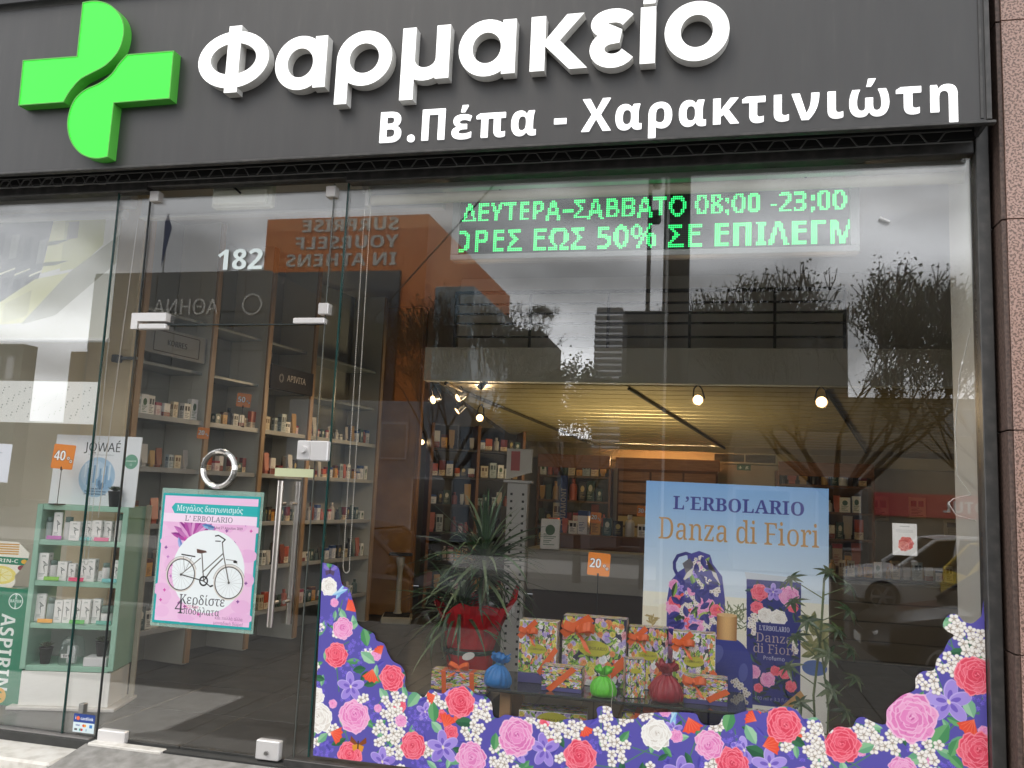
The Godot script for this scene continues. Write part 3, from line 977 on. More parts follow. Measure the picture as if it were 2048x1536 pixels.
func interior_left() -> void:
	make_goods()
	var turn := deg_to_rad(81.64)
	var bx := Basis(Vector3.UP, turn)
	var origin := Vector3(-3.68, 0, -1.66)
	var panel := tri_mat(noise_tex(256, FastNoiseLite.TYPE_SIMPLEX, 0.01, [[0.0, 0.55, 0.53, 0.44], [1.0, 0.62, 0.6, 0.51]], 3, 51), 0.8, 0.5)
	var wood := tri_mat(noise_tex(256, FastNoiseLite.TYPE_SIMPLEX, 0.02, [[0.0, 0.34, 0.2, 0.1], [1.0, 0.46, 0.3, 0.16]], 4, 52), 1.5, 0.5)
	wood.uv1_scale = Vector3(8, 0.6, 8)
	mats["wood_edge"] = wood
	var backm := mt(0.3, 0.29, 0.24, 0.7)
	var shelfm := mt(0.3, 0.32, 0.3, 0.25)
	var ends := [-0.7, 0.0, 0.657, 1.3, 2.5]
	var bay_names := ["nearest the door poster", "behind the round door hatch", "under the black header", "beside the orange divider"]
	var heights := [0.3, 0.66, 1.02, 1.41, 1.77]
	var shelf_names := ["lowest", "second lowest", "middle", "second highest", "highest"]
	for b in 4:
		var s0: float = ends[b]
		var s1: float = ends[b + 1]
		var u := thing("shelving_bay", "cream wall shelving bay %s" % bay_names[b], "shelving", origin + bx * Vector3(s1, 0, 0), turn, "wall shelving bays")
		var w := s1 - s0
		for e in ([0.0, -w] if b == 0 else [0.0]):
			var up := part(u, "upright", cbox(0.045, 3.3, 0.36, 0.002), panel, Vector3(e, 0.014, -0.19))
			part(up, "edge_strip", cbox(0.049, 3.28, 0.02, 0.002), wood, Vector3(0, 0.01, 0.19))
		part(u, "back_panel", cbox(w, 3.3, 0.02, 0.0), backm, Vector3(-w / 2, 0.014, -0.38))
		for i in heights.size():
			var sh := part(u, "shelf", cbox(w - 0.05, 0.022, 0.34, 0.003), shelfm, Vector3(-w / 2, heights[i] - 0.022, -0.19))
			part(sh, "price_rail", cbox(w - 0.05, 0.035, 0.006, 0.001), mt(0.38, 0.38, 0.36, 0.3), Vector3(0, -0.008, 0.1735))
		for y in [2.12, 2.5]:
			part(u, "upper_shelf", cbox(w - 0.05, 0.022, 0.3, 0.003), shelfm, Vector3(-w / 2, y, -0.21))
		for i in heights.size():
			var s := s0 + 0.06
			var lab := "small carton on the %s shelf of the bay %s" % [shelf_names[i], bay_names[b]]
			var big := i == 0 or (i == 4 and b == 0)
			while s < s1 - 0.07:
				var gw := goods(origin + bx * Vector3(s, heights[i] + 0.0005, -0.06 - rng.randf() * 0.03), turn, lab, "products on the wall shelves", 0.24 if big else 0.17, Vector2(0.045, 0.075) if big else Vector2(0.04, 0.07))
				s += gw + (0.012 if rng.randf() < 0.85 else 0.06)
	# header boards over the bays
	var hd := thing("header_board", "grey header board with a thin black frame above the nearest bay", "sign", origin + bx * Vector3(-0.35, 2.2, -0.03), turn)
	part(hd, "board", cbox(0.6, 0.19, 0.02, 0.002), mt(0.22, 0.23, 0.23, 0.4))
	var blk := mt(0.01, 0.01, 0.01, 0.4)
	for q in [[0, 0.165, 0.44, 0.006], [0, 0.02, 0.44, 0.006]]: part(hd, "frame_line", cbox(q[2], q[3], 0.002, 0), blk, Vector3(q[0], q[1], 0.0115))
	for x in [-0.222, 0.222]: part(hd, "frame_line", cbox(0.006, 0.14, 0.002, 0), blk, Vector3(x, 0.024, 0.0115))
	lettering(hd, "lettering", "KORRES", sans, 0.055, blk, Vector3(0, 0.095, 0.012))
	var hb := thing("header_board", "black header board with pale lettering above the third bay", "sign", origin + bx * Vector3(0.98, 2.12, 0.012), turn)
	part(hb, "board", cbox(0.6, 0.2, 0.02, 0.002), mt(0.012, 0.009, 0.009, 0.85))
	var pale := mt(0.5, 0.46, 0.42, 0.5)
	lettering(hb, "lettering", "APIVITA", sans, 0.075, pale, Vector3(0.05, 0.11, 0.011))
	for r in [0.022, 0.03]:
		var emblem := plate(ell(-0.16, 0.1, r, r * 1.2), 0.0, 0.001, Rect2(), [ell(-0.16, 0.1, r - 0.003, r * 1.2 - 0.003)])
		part(hb, "emblem", emblem, pale, Vector3(0, 0, 0.0105))
	percent("50%", origin + bx * Vector3(0.42, 1.77, -0.03), turn - 0.9, 0.11, 0.16, "dim orange fifty percent card on the highest shelf")
	percent("20%", origin + bx * Vector3(-0.06, 1.64, 0.02), turn - 1.0, 0.085, 0.0, "orange discount card hung on the first shelf edge")
	# end panel of the shelving, wood toned, with a small frame
	var ep := thing("end_panel", "tall beige end panel of the shelving behind the display stand", "panel", Vector3(-3.95, 0.0, -0.9))
	part(ep, "board", cbox(0.34, 3.3, 0.05, 0.003), tri_mat(noise_tex(256, FastNoiseLite.TYPE_SIMPLEX, 0.01, [[0.0, 0.66, 0.55, 0.37], [1.0, 0.72, 0.61, 0.42]], 3, 53), 0.7, 0.6), Vector3(0, 0.014, 0))
	var wt := solo("wall_camera", "small grey box on a bracket on the beige end panel", "camera", cbox(0.05, 0.05, 0.06, 0.006), mt(0.08, 0.09, 0.1, 0.4), Vector3(-3.86, 2.09, -0.84))
	part(wt, "bracket", cbox(0.12, 0.02, 0.02, 0.003), mt(0.14, 0.16, 0.18, 0.4), Vector3(0.085, 0.02, -0.01))
	display_stand()
	left_window()

func percent(what: String, at: Vector3, turn: float, size: float, stem: float, label: String) -> void:
	var c := thing("discount_card", label, "card", at, turn, "orange discount cards")
	if stem > 0.0:
		part(c, "foot", cbox(size * 0.5, 0.006, size * 0.4, 0.002), mt(0.015, 0.015, 0.015, 0.5))
		part(c, "stem", tube(Vector3(0, 0.004, 0), Vector3(0.004, stem, 0), 0.0022), mt(0.015, 0.015, 0.015, 0.5))
		part(c, "clip", cbox(0.012, 0.022, 0.012, 0.003), mt(0.015, 0.015, 0.015, 0.5), Vector3(0.004, stem - 0.008, 0.0))
	var key := "card " + what
	if not mats.has(key):
		var cv := Canvas.new(256, 256, Color("ee8b2e"))
		for o in [[Vector2(0, 0), Color("7a4a2a"), 4.0], [Vector2(0, 0), Color("ffffff"), 0.0]]:
			for dx in ([-4, 0, 4] if o[2] > 0.0 else [0]):
				for dy in ([-4, 0, 4] if o[2] > 0.0 else [0]):
					cv.text(what.substr(0, 2), sans_bold, 140, 18 + dx, 168 + dy, o[1], 0.9)
					cv.ring(192 + dx, 140 + dy, 12, 8, o[1])
					cv.ring(226 + dx, 170 + dy, 12, 8, o[1])
		mats[key] = tex_mat(cv.done(), 0.4)
	part(c, "card", plate(Geometry2D.offset_polygon(rect(-size / 2 + 0.006, 0.006, size / 2 - 0.006, size - 0.006), 0.006, Geometry2D.JOIN_ROUND)[0], 0.0, 0.002, Rect2(-size / 2, 0, size, size)), mats[key], Vector3(0.004, stem, 0.002), Vector3(-0.04, 0, -0.05))

func succulent(label: String, at: Vector3, r: float, h: float) -> void:
	var p := thing("potted_succulent", label, "plant", at, 0.0, "small potted succulents")
	part(p, "pot", lathe([[0, 0], [r * 0.68, 0], [r, h], [r * 1.05, h], [r * 1.05, h + 0.008], [r * 0.9, h + 0.008], [r * 0.9, h * 0.85], [0, h * 0.85]], 20), mt(0.02, 0.02, 0.02, 0.6))
	var st := begin()
	for k in 26:
		var a := k * 2.4
		var out := 0.25 + 0.75 * k / 26.0
		var b := Basis(Vector3.UP, a) * Basis(Vector3.BACK, 1.25 - out * 0.95)
		var c := Vector3(0, h + 0.004, 0)
		var tip := c + b * Vector3(r * (0.6 + out * 0.8), 0, 0) + Vector3(0, r * 0.25, 0)
		var mid := (c + tip) * 0.5
		var sd: Vector3 = b * Vector3(0, 0, r * 0.26)
		var up: Vector3 = (b * Vector3.UP) * r * 0.12
		face(st, [c, mid - sd, tip], (up - sd).normalized())
		face(st, [c, mid + sd, tip], (up + sd).normalized())
		face(st, [c, mid + sd, mid + up], (up + sd).normalized())
		face(st, [c, mid - sd, mid + up], (up - sd).normalized())
		face(st, [mid + up, mid + sd, tip], (up + sd).normalized())
		face(st, [mid + up, mid - sd, tip], (up - sd).normalized())
	part(p, "leaves", st.commit(), mt(0.1, 0.13, 0.07, 0.7))

func twig_carton(k: int) -> StandardMaterial3D:
	var cv := Canvas.new(160, 320, Color("f1f0ec"))
	cv.text("JOWAE", sans, 26, 80, 44, Color("5a6a60"), 0.9, 0.0, 1)
	var x := 70.0 + 12 * (k % 3)
	for j in 5:
		cv.stroke([Vector2(x + 20, 230), Vector2(x + 10 - j * 4, 180 - j * 6), Vector2(x - 10 + j * 16, 100 + j * 10)], 4, Color("39433c"))
		cv.oval(x - 10 + j * 16, 100 + j * 10, 12, 5, Color("39433c"), 0.6 * j)
	for j in 3: cv.im.fill_rect(Rect2i(20, 240 + j * 16, 70 + (j * 23 + k * 17) % 40, 5), Color("8d9690"))
	return tex_mat(cv.done(), 0.45)

func display_stand() -> void:
	var th := deg_to_rad(16.8)
	var bx := Basis(Vector3.UP, th)
	var at := Vector3(-3.6, 0.0, -0.36)
	var s := thing("display_stand", "mint green four tier product display stand on a white base", "display stand", at, th)
	var green := tri_mat(noise_tex(256, FastNoiseLite.TYPE_SIMPLEX, 0.01, [[0.0, 0.3, 0.53, 0.4], [1.0, 0.35, 0.58, 0.45]], 3, 61), 1.0, 0.5)
	var white := mt(0.84, 0.83, 0.78, 0.45)
	part(s, "foot_plate", cbox(0.6, 0.018, 0.36, 0.003), mt(0.6, 0.57, 0.53, 0.45), Vector3(0, 0.001, -0.15))
	part(s, "base", cbox(0.5, 0.19, 0.29, 0.003), white, Vector3(0, 0.019, -0.15))
	for x in [-0.247, 0.247]:
		part(s, "side_panel", cbox(0.032, 0.94, 0.3, 0.003), green, Vector3(x, 0.22, -0.15))
	part(s, "back_post", cbox(0.03, 1.15, 0.02, 0.003), mt(0.45, 0.4, 0.3, 0.5), Vector3(0.285, 0.02, -0.27))
	var tiers := [0.212, 0.45, 0.69, 0.925, 1.128]
	for i in 5:
		part(s, "shelf", cbox(0.464, 0.03, 0.29, 0.002), green, Vector3(0, tiers[i], -0.15))
	part(s, "back_panel", cbox(0.464, 0.21, 0.006, 0.0), mt(0.45, 0.45, 0.42, 0.6), Vector3(0, 0.242, -0.29))
	var twigs := []
	for k in 3: twigs.append(twig_carton(k))
	var frost := mt(0.34, 0.4, 0.38, 0.3)
	var sage := mt(0.12, 0.19, 0.16, 0.4)
	var names := ["top", "upper middle", "lower middle"]
	var rows := [
		[[-0.2, 0.04, 0.13, 2], [-0.145, 0.05, 0.16, 1], [-0.09, 0.05, 0.135, 3], [-0.035, 0.06, 0.11, 0], [0.03, 0.048, 0.115, 0], [0.082, 0.05, 0.12, 0], [0.135, 0.045, 0.118, 0], [0.2, 0.045, 0.165, 3]],
		[[-0.2, 0.056, 0.155, 0], [-0.15, 0.045, 0.115, 3], [-0.09, 0.055, 0.11, 0], [-0.04, 0.04, 0.1, 0], [0.015, 0.05, 0.125, 0], [0.07, 0.05, 0.13, 0], [0.125, 0.04, 0.06, 0], [0.15, 0.045, 0.11, 3], [0.205, 0.045, 0.125, 0]],
		[[-0.2, 0.06, 0.16, 1], [-0.14, 0.045, 0.14, 2], [-0.09, 0.046, 0.128, 0], [-0.04, 0.046, 0.132, 0], [0.012, 0.05, 0.135, 0], [0.064, 0.05, 0.136, 0], [0.115, 0.044, 0.14, 0], [0.175, 0.07, 0.1, 4]]]
	for i in 3:
		var y: float = tiers[3 - i] + 0.0305
		for q in rows[i]:
			var p: Vector3 = at + bx * Vector3(q[0], y, -0.045 - 0.02 * (int(q[0] * 1000) % 2))
			var w: float = q[1]
			var h: float = q[2]
			if q[3] == 0:
				solo("cosmetic_carton", "white cosmetic carton with a dark twig print on the %s tier" % names[i], "carton", cbox(w, h, w, 0.001), twigs[rng.randi() % 3], p, Vector3(0, th + rng.randf_range(-0.06, 0.06), 0), "white cosmetics on the mint stand")
			elif q[3] == 4:
				var j := thing("cream_jar", "white cream jar with a sage lid on the %s tier" % names[i], "jar", p, th, "white cosmetics on the mint stand")
				part(j, "jar", lathe([[0, 0], [w * 0.48, 0], [w * 0.5, 0.01], [w * 0.5, h * 0.6], [0, h * 0.6]], 18), mt(0.62, 0.62, 0.6, 0.3))
				part(j, "lid", lathe([[0, 0], [w * 0.52, 0], [w * 0.52, h * 0.36], [w * 0.48, h * 0.4], [0, h * 0.4]], 18), sage, Vector3(0, h * 0.61, 0))
			elif q[3] == 1:
				var j := thing("cream_tube", "white squeeze tube with a twig print on the %s tier" % names[i], "tube", p, th, "white cosmetics on the mint stand")
				part(j, "body", cbox(w, h, w * 0.3, 0.008), twigs[1], Vector3.ZERO, Vector3(-0.1, 0, 0.05))
			else:
				var j := thing("pump_bottle", "frosted bottle with a sage cap on the %s tier" % names[i], "bottle", p, th, "white cosmetics on the mint stand")
				part(j, "bottle", lathe([[0, 0], [w * 0.48, 0], [w * 0.5, 0.006], [w * 0.5, h * 0.72], [w * 0.4, h * 0.76], [0, h * 0.76]], 16), frost if q[3] == 2 else mt(0.62, 0.62, 0.6, 0.35))
				part(j, "cap", lathe([[0, 0], [w * 0.42, 0], [w * 0.42, h * 0.22], [0, h * 0.24]], 16), sage, Vector3(0, h * 0.762, 0))
		var tags := [[[-0.15, 0.5, 0.1, 0.42, "magenta"], [0.02, 0.12, 0.42, 0.4, "turquoise"], [0.12, 0.7, 0.1, 0.24, "pink"]], [[-0.14, 0.25, 0.55, 0.06, "lime green"], [0.0, 0.75, 0.06, 0.16, "red"], [0.19, 0.15, 0.5, 0.48, "turquoise"]], [[-0.15, 0.85, 0.4, 0.05, "orange"], [0.03, 0.12, 0.5, 0.1, "green"], [0.18, 0.12, 0.42, 0.33, "teal"]]]
		for t in tags[i]:
			solo("shelf_tag", "%s price tag on the %s tier of the mint stand" % [t[4], names[i]], "price tag", cbox(0.085, 0.022, 0.003, 0.001), mt(t[1], t[2], t[3], 0.4), at + bx * Vector3(t[0], y + 0.002, 0.001), Vector3(-0.3, th, 0), "coloured shelf tags")
	succulent("potted succulent on the bottom tier of the mint stand", at + bx * Vector3(-0.15, tiers[0] + 0.031, -0.06), 0.036, 0.085)
	var riser := solo("display_block", "white block under a plant on the bottom tier", "block", cbox(0.13, 0.05, 0.12, 0.003), mt(0.7, 0.7, 0.7, 0.4), at + bx * Vector3(0.15, tiers[0] + 0.0305, -0.07), Vector3(0, th, 0))
	succulent("potted succulent on the white block of the mint stand", at + bx * Vector3(0.16, tiers[0] + 0.081, -0.07), 0.034, 0.075)
	var bag := thing("cosmetics_bag", "clear plastic bag of samples on the bottom tier", "bag", at + bx * Vector3(-0.01, tiers[0] + 0.031, -0.08), th)
	var clear := pane_mat(0.05)
	clear.roughness = 0.1
	part(bag, "bag", lathe([[0.0, 0], [0.065, 0.0], [0.07, 0.04], [0.06, 0.12], [0.05, 0.15], [0.0, 0.165]], 14, 0.16, 5), clear)
	part(bag, "sample", cbox(0.05, 0.1, 0.03, 0.004), mt(0.6, 0.6, 0.6, 0.4), Vector3(0, 0.002, 0))
	var slip := part(bag, "offer_slip", cbox(0.06, 0.022, 0.001, 0), mt(0.7, 0.7, 0.68, 0.5), Vector3(0, 0.045, 0.075))
	lettering(slip, "lettering", "1+1", sans_bold, 0.024, mt(0.01, 0.01, 0.01, 0.5), Vector3(0, 0.011, 0.001), Vector3.ZERO, 0.001)
	# the printed board on top
	var cv := Canvas.new(1140, 840, Color("e9edf0"))
	cv.oval(600, 500, 240, 240, Color("a9c9e2"))
	cv.oval(560, 470, 170, 170, Color("bcd6ea"))
	cv.oval(700, 560, 110, 90, Color("8fb8da"))
	for k in 9: cv.im.fill_rect(Rect2i(430 + k * 40, 340 + (k * 53) % 70, 22, 170 + (k * 37) % 70), Color("7fa6c8") if k % 2 else Color("d5e6f2"))
	for k in 5: cv.oval(640 + (k * 41) % 60, 560 + (k * 29) % 60, 20, 26, Color("5b7f9e"), k)
	cv.oval(1030, 300, 88, 88, Color("6fa58c"))
	cv.text("ΑNΑΚΑΛΥΨΤΕ", sans_bold, 24, 1030, 300, Color("f0f4f0"), 0.85, 0.0, 1)
	cv.ring(1030, 335, 12, 3, Color("f0f4f0"))
	cv.text("JΟWAÉ", sans, 150, 640, 190, Color("1c2424"), 1.05, 0.0, 1)
	cv.im.fill_rect(Rect2i(478, 205, 76, 8), Color("1c2424"))
	cv.text("PHYTOCOSMETIQUE COREENNE", sans, 24, 620, 240, Color("9aa4a8"), 1.0, 0.0, 1)
	cv.text("ΑNΑΚΤΗΣΤΕ &", sans_bold, 28, 600, 650, Color("23405a"), 1.0, 0.0, 1)
	cv.text("ΤΗ ΦΥΣΙΚΗ ΑΡΜΟNΙΑ", sans_bold, 28, 600, 682, Color("23405a"), 1.0, 0.0, 1)
	cv.text("ΤΗΣ ΕΠΙΔΕΡΜΙΔΑΣ ΣΑΣ", sans_bold, 28, 600, 714, Color("23405a"), 1.0, 0.0, 1)
	solo("cosmetics_board", "white printed board with a pale blue circle on the mint stand", "poster", sheet(0.57, 0.42, 0.006), tex_mat(cv.done(), 0.4), Vector3(-3.628, 1.1595, -0.455), Vector3(-0.03, 0.07, 0))
	succulent("potted succulent in front of the blue circle board", at + bx * Vector3(0.16, 1.1585, -0.03), 0.036, 0.085)
	percent("40%", at + bx * Vector3(-0.16, 1.1585, 0.0) + Vector3(0, 0, -0.01), 0.05, 0.145, 0.21, "orange forty percent card on a thin stem on the mint stand")

func left_window() -> void:
	# tall green medicine board, partly out of the picture
	var cv := Canvas.new(560, 920, Color("0d7f5c"))
	cv.im.fill_rect(Rect2i(0, 0, 240, 920), Color("107a58"))
	cv.ring(440, 95, 60, 8, Color("eef4f0"))
	cv.text("BAYER", sans_bold, 34, 440, 107, Color("eef4f0"), 1.0, 0.0, 1)
	for i in 5:
		if i != 2: cv.text("BAYER"[i], sans_bold, 34, 440, 55 + i * 26, Color("eef4f0"), 1.0, 0.0, 1)
	cv.text("ASPIRIN", sans_bold, 170, 330, 200, Color("eef4f0"), 0.92, PI / 2)
	cv.im.fill_rect(Rect2i(372, 752, 12, 36), Color("eef4f0"))
	cv.oval(385, 850, 62, 62, Color("e8b23a"))
	cv.oval(385, 850, 34, 34, Color("0d7f5c"))
	cv.oval(400, 850, 34, 22, Color("e8b23a"))
	cv.text("ΒΙΤΑΜΙNΗ C", sans, 60, 230, 240, Color("5d8f7c"), 0.9, PI / 2)
	var b := thing("medicine_display", "tall green medicine display board with white vertical lettering", "display board", Vector3(-4.075, 0.0, -0.3), 0.02)
	part(b, "board", cbox(0.44, 0.66, 0.1, 0.004), tex_mat(cv.done(), 0.35), Vector3(0, 0.001, -0.06))
	var c2 := Canvas.new(400, 500, Color("f3efe2"))
	for k in 5: c2.poly(PackedVector2Array([Vector2(0, 30 + k * 26), Vector2(300, 20 + k * 26), Vector2(300, 34 + k * 26), Vector2(0, 46 + k * 26)]), Color("d8a24a"))
	c2.im.fill_rect(Rect2i(0, 170, 400, 80), Color("12835e"))
	c2.text("ASPIRIN-C", sans_bold, 56, 30, 230, Color("f4f4ee"))
	c2.oval(350, 210, 24, 24, Color("e8b23a"))
	c2.oval(180, 370, 120, 100, Color("f2e27a"))
	c2.oval(180, 370, 90, 74, Color("f7f0b0"))
	for k in 8: c2.line(Vector2(180, 370), Vector2(180 + cos(k * 0.785) * 85, 370 + sin(k * 0.785) * 70), 5, Color("e6d25a"))
	c2.oval(340, 280, 34, 30, Color("8a2430"))
	var shape := vec2s([-0.2, 0.0, 0.05, 0.0, 0.07, 0.03, 0.06, 0.07, 0.1, 0.11, 0.14, 0.17, 0.145, 0.205, 0.12, 0.22, 0.09, 0.245, 0.06, 0.265, -0.2, 0.265])
	part(b, "cut_out", plate(shape, 0.0, 0.003, Rect2(-0.2, 0, 0.36, 0.265)), tex_mat(c2.done(), 0.4), Vector3(0.02, 0.662, -0.03))
	# printed roller banner of a sunlit street
	var cb := Canvas.new(1000, 800, Color("d8d8cc"))
	cb.poly(vec2s([0, 0, 560, 0, 520, 330, 480, 480, 300, 560, 0, 640]), Color("6f7472"))
	for k in 6:
		cb.poly(vec2s([10 + k * 95, 40 + k * 20, 60 + k * 95, 40 + k * 18, 50 + k * 95, 190 + k * 20, 0 + k * 95, 200 + k * 20]), Color("8e938c") if k % 2 else Color("5c6163"))
		cb.poly(vec2s([k * 100 - 60, 330 + k * 8, k * 100 + 40, 300 + k * 6, k * 100 + 40, 312 + k * 6, k * 100 - 60, 345 + k * 8]), Color("dfe0c8"))
		cb.poly(vec2s([20 + k * 80, 370 + k * 8, 70 + k * 80, 360 + k * 8, 66 + k * 80, 480, 16 + k * 80, 500]), Color("55595b"))
	cb.poly(vec2s([560, 0, 640, 0, 640, 330, 520, 360]), Color("d5d69a"))
	cb.poly(vec2s([640, 0, 900, 0, 900, 180, 760, 330, 640, 350]), Color("c2c48c"))
	cb.poly(vec2s([660, 20, 730, 20, 730, 130, 660, 140]), Color("9a9a8c"))
	cb.poly(vec2s([530, 150, 680, 140, 600, 170, 530, 180]), Color("7f846a"))
	cb.poly(vec2s([520, 290, 690, 280, 600, 310, 520, 315]), Color("7f846a"))
	cb.poly(vec2s([250, 560, 480, 400, 700, 360, 640, 620, 420, 690, 240, 700]), Color("cfcf94"))
	cb.poly(vec2s([300, 560, 470, 470, 460, 640, 290, 690]), Color("bdbd88"))
	cb.poly(vec2s([700, 360, 1000, 120, 1000, 300, 640, 640, 420, 700]), Color("a6a692"))
	var bn := thing("street_banner", "roller banner printed with yellow buildings on a bright street", "banner", Vector3(-4.05, 2.14, -0.3))
	part(bn, "print", sheet(1.1, 0.76, 0.002), tex_mat(cb.done(), 0.6))
	part(bn, "bottom_rod", tube(Vector3(-0.55, 0, 0), Vector3(0.55, 0, 0), 0.014, -1, 12), mt(0.7, 0.7, 0.66, 0.4))
	part(bn, "roller", tube(Vector3(-0.55, 0.775, -0.01), Vector3(0.57, 0.775, -0.01), 0.03, -1, 16), mt(0.62, 0.63, 0.6, 0.5))
	part(bn, "cassette", cbox(1.2, 0.08, 0.06, 0.004), mt(0.6, 0.6, 0.58, 0.5), Vector3(0, 0.83, -0.04))
	# white board with drilled holes
	var wb := Canvas.new(1000, 340, Color("f8f9f4"))
	for k in 90:
		var x := 40.0 + (k * 97) % 920
		var y := 40.0 + (k * 61) % 260
		wb.oval(x, y, 5, 5, Color("9aa096"))
	solo("drilled_board", "white board with rows of small holes hanging in the left window", "board", sheet(0.8, 0.255, 0.008), tex_mat(wb.done(), 0.45), Vector3(-3.975, 1.64, -0.36))
	var pp := Canvas.new(200, 260, Color("eef1f8"))
	for k in 4: pp.im.fill_rect(Rect2i(20, 60 + k * 18, 120 - k * 14, 3), Color("8a8e96"))
	solo("taped_paper", "white sheet of paper taped inside the left window", "paper", sheet(0.2, 0.215, 0.0006), tex_mat(pp.done(), 0.6), Vector3(-3.94, 1.28, -0.03), Vector3(0, 0, -0.03))
	chain("pull chain loop hanging beside the mint stand", Vector3(-3.44, 2.86, -0.2), Vector3(-3.415, 0.86, -0.2), 0.026, mt(0.6, 0.6, 0.56, 0.4))
	# cord with a weight behind the side pane
	solo("blind_cord", "thin white cord hanging behind the side pane", "cord", tube(Vector3(-3.345, 2.86, -0.25), Vector3(-3.405, 1.1, -0.25), 0.0025, -1, 6), mt(0.6, 0.55, 0.48, 0.6))
	# emergency light over the door with its cable
	var em := thing("emergency_light", "pale plastic emergency light box above the door inside", "lamp", Vector3(-2.568, 2.852, -0.11))
	part(em, "case", cbox(0.37, 0.15, 0.06, 0.012), mt(0.72, 0.74, 0.62, 0.4))
	part(em, "diffuser", cbox(0.33, 0.085, 0.02, 0.008), mt(0.82, 0.84, 0.7, 0.3), Vector3(0, 0.012, 0.036))
	part(em, "cable", path_tube([Vector3(-0.05, 0.16, 0.02), Vector3(-0.07, 0.13, 0.04), Vector3(-0.02, 0.095, 0.05), Vector3(0.01, 0.07, 0.048)], 0.006), mt(0.01, 0.01, 0.01, 0.5))
	var tr := thing("door_track", "white aluminium rail running above the door inside", "rail", Vector3(-2.4, 2.86, -0.3))
	part(tr, "rail", cbox(1.9, 0.11, 0.05, 0.004), mt(0.5, 0.5, 0.48, 0.5), Vector3(0, 0.03, 0))
	part(tr, "lip", cbox(1.9, 0.016, 0.06, 0.003), mt(0.62, 0.62, 0.6, 0.4), Vector3(0, 0.014, 0.004))

func chain(label: String, top: Vector3, bottom: Vector3, gap: float, m: Material) -> void:
	var c := thing("pull_chain", label, "chain", top)
	var st := begin()
	var v := bottom - top
	var n := int(v.length() / 0.011)
	for s in [-0.5, 0.5]:
		for i in n:
			var p := v * (float(i) / n) + Vector3(gap * s, 0, 0)
			add_tube(st, p, p + Vector3(0, -0.006, 0), 0.0028, 0.0028, 5)
		add_tube(st, Vector3(gap * s, 0, 0), v + Vector3(gap * s, 0, 0), 0.0009, 0.0009, 4)
	for i in 9:
		var a := PI + PI * i / 8.0
		var p := v + Vector3(cos(a) * gap * 0.5, sin(a) * gap * 0.7, 0)
		add_tube(st, p, p + Vector3(0.004, -0.004, 0), 0.0028, 0.0028, 5)
	part(c, "beads", st.commit(), m)

# ---------------------------------------------------------------- the depth of the shop
func spot(label: String, at: Vector3, aim: Vector3, r: float, energy: float) -> void:
	var s := thing("track_spotlight", label, "spotlight", at, 0.0, "lit ceiling spotlights")
	var d := (aim - at).normalized()
	var st := begin()
	add_tube(st, -d * 0.09, Vector3.ZERO, r * 0.7, r * 1.15, 16, false)
	part(s, "housing", st.commit(), mt(0.03, 0.03, 0.03, 0.4, 0.5))
	var g := begin()
	add_tube(g, -d * 0.02, -d * 0.006, r, r, 16)
	part(s, "bulb", g.commit(), glow(0.8, 0.7, 0.5, 1.0, 0.62, 0.27, 6.0))
	part(s, "bracket", path_tube([-d * 0.06 + Vector3(-r * 1.2, 0, 0), Vector3(-r * 0.8, 0.1, -0.03), Vector3(0, 0.14, -0.04), Vector3(r * 0.8, 0.1, -0.03), -d * 0.06 + Vector3(r * 1.2, 0, 0)], 0.006), mt(0.03, 0.03, 0.03, 0.4, 0.5))
	var l := SpotLight3D.new()
	l.name = "spot_light"
	l.light_color = Color(1.0, 0.87, 0.68)
	l.light_energy = energy
	l.light_size = r
	l.spot_angle = 55.0
	l.spot_angle_attenuation = 0.6
	l.spot_range = 12.0
	l.shadow_enabled = true
	s.add_child(l)
	l.position = d * 0.02
	l.basis = Basis.looking_at(d, Vector3.UP if absf(d.y) < 0.95 else Vector3.RIGHT)

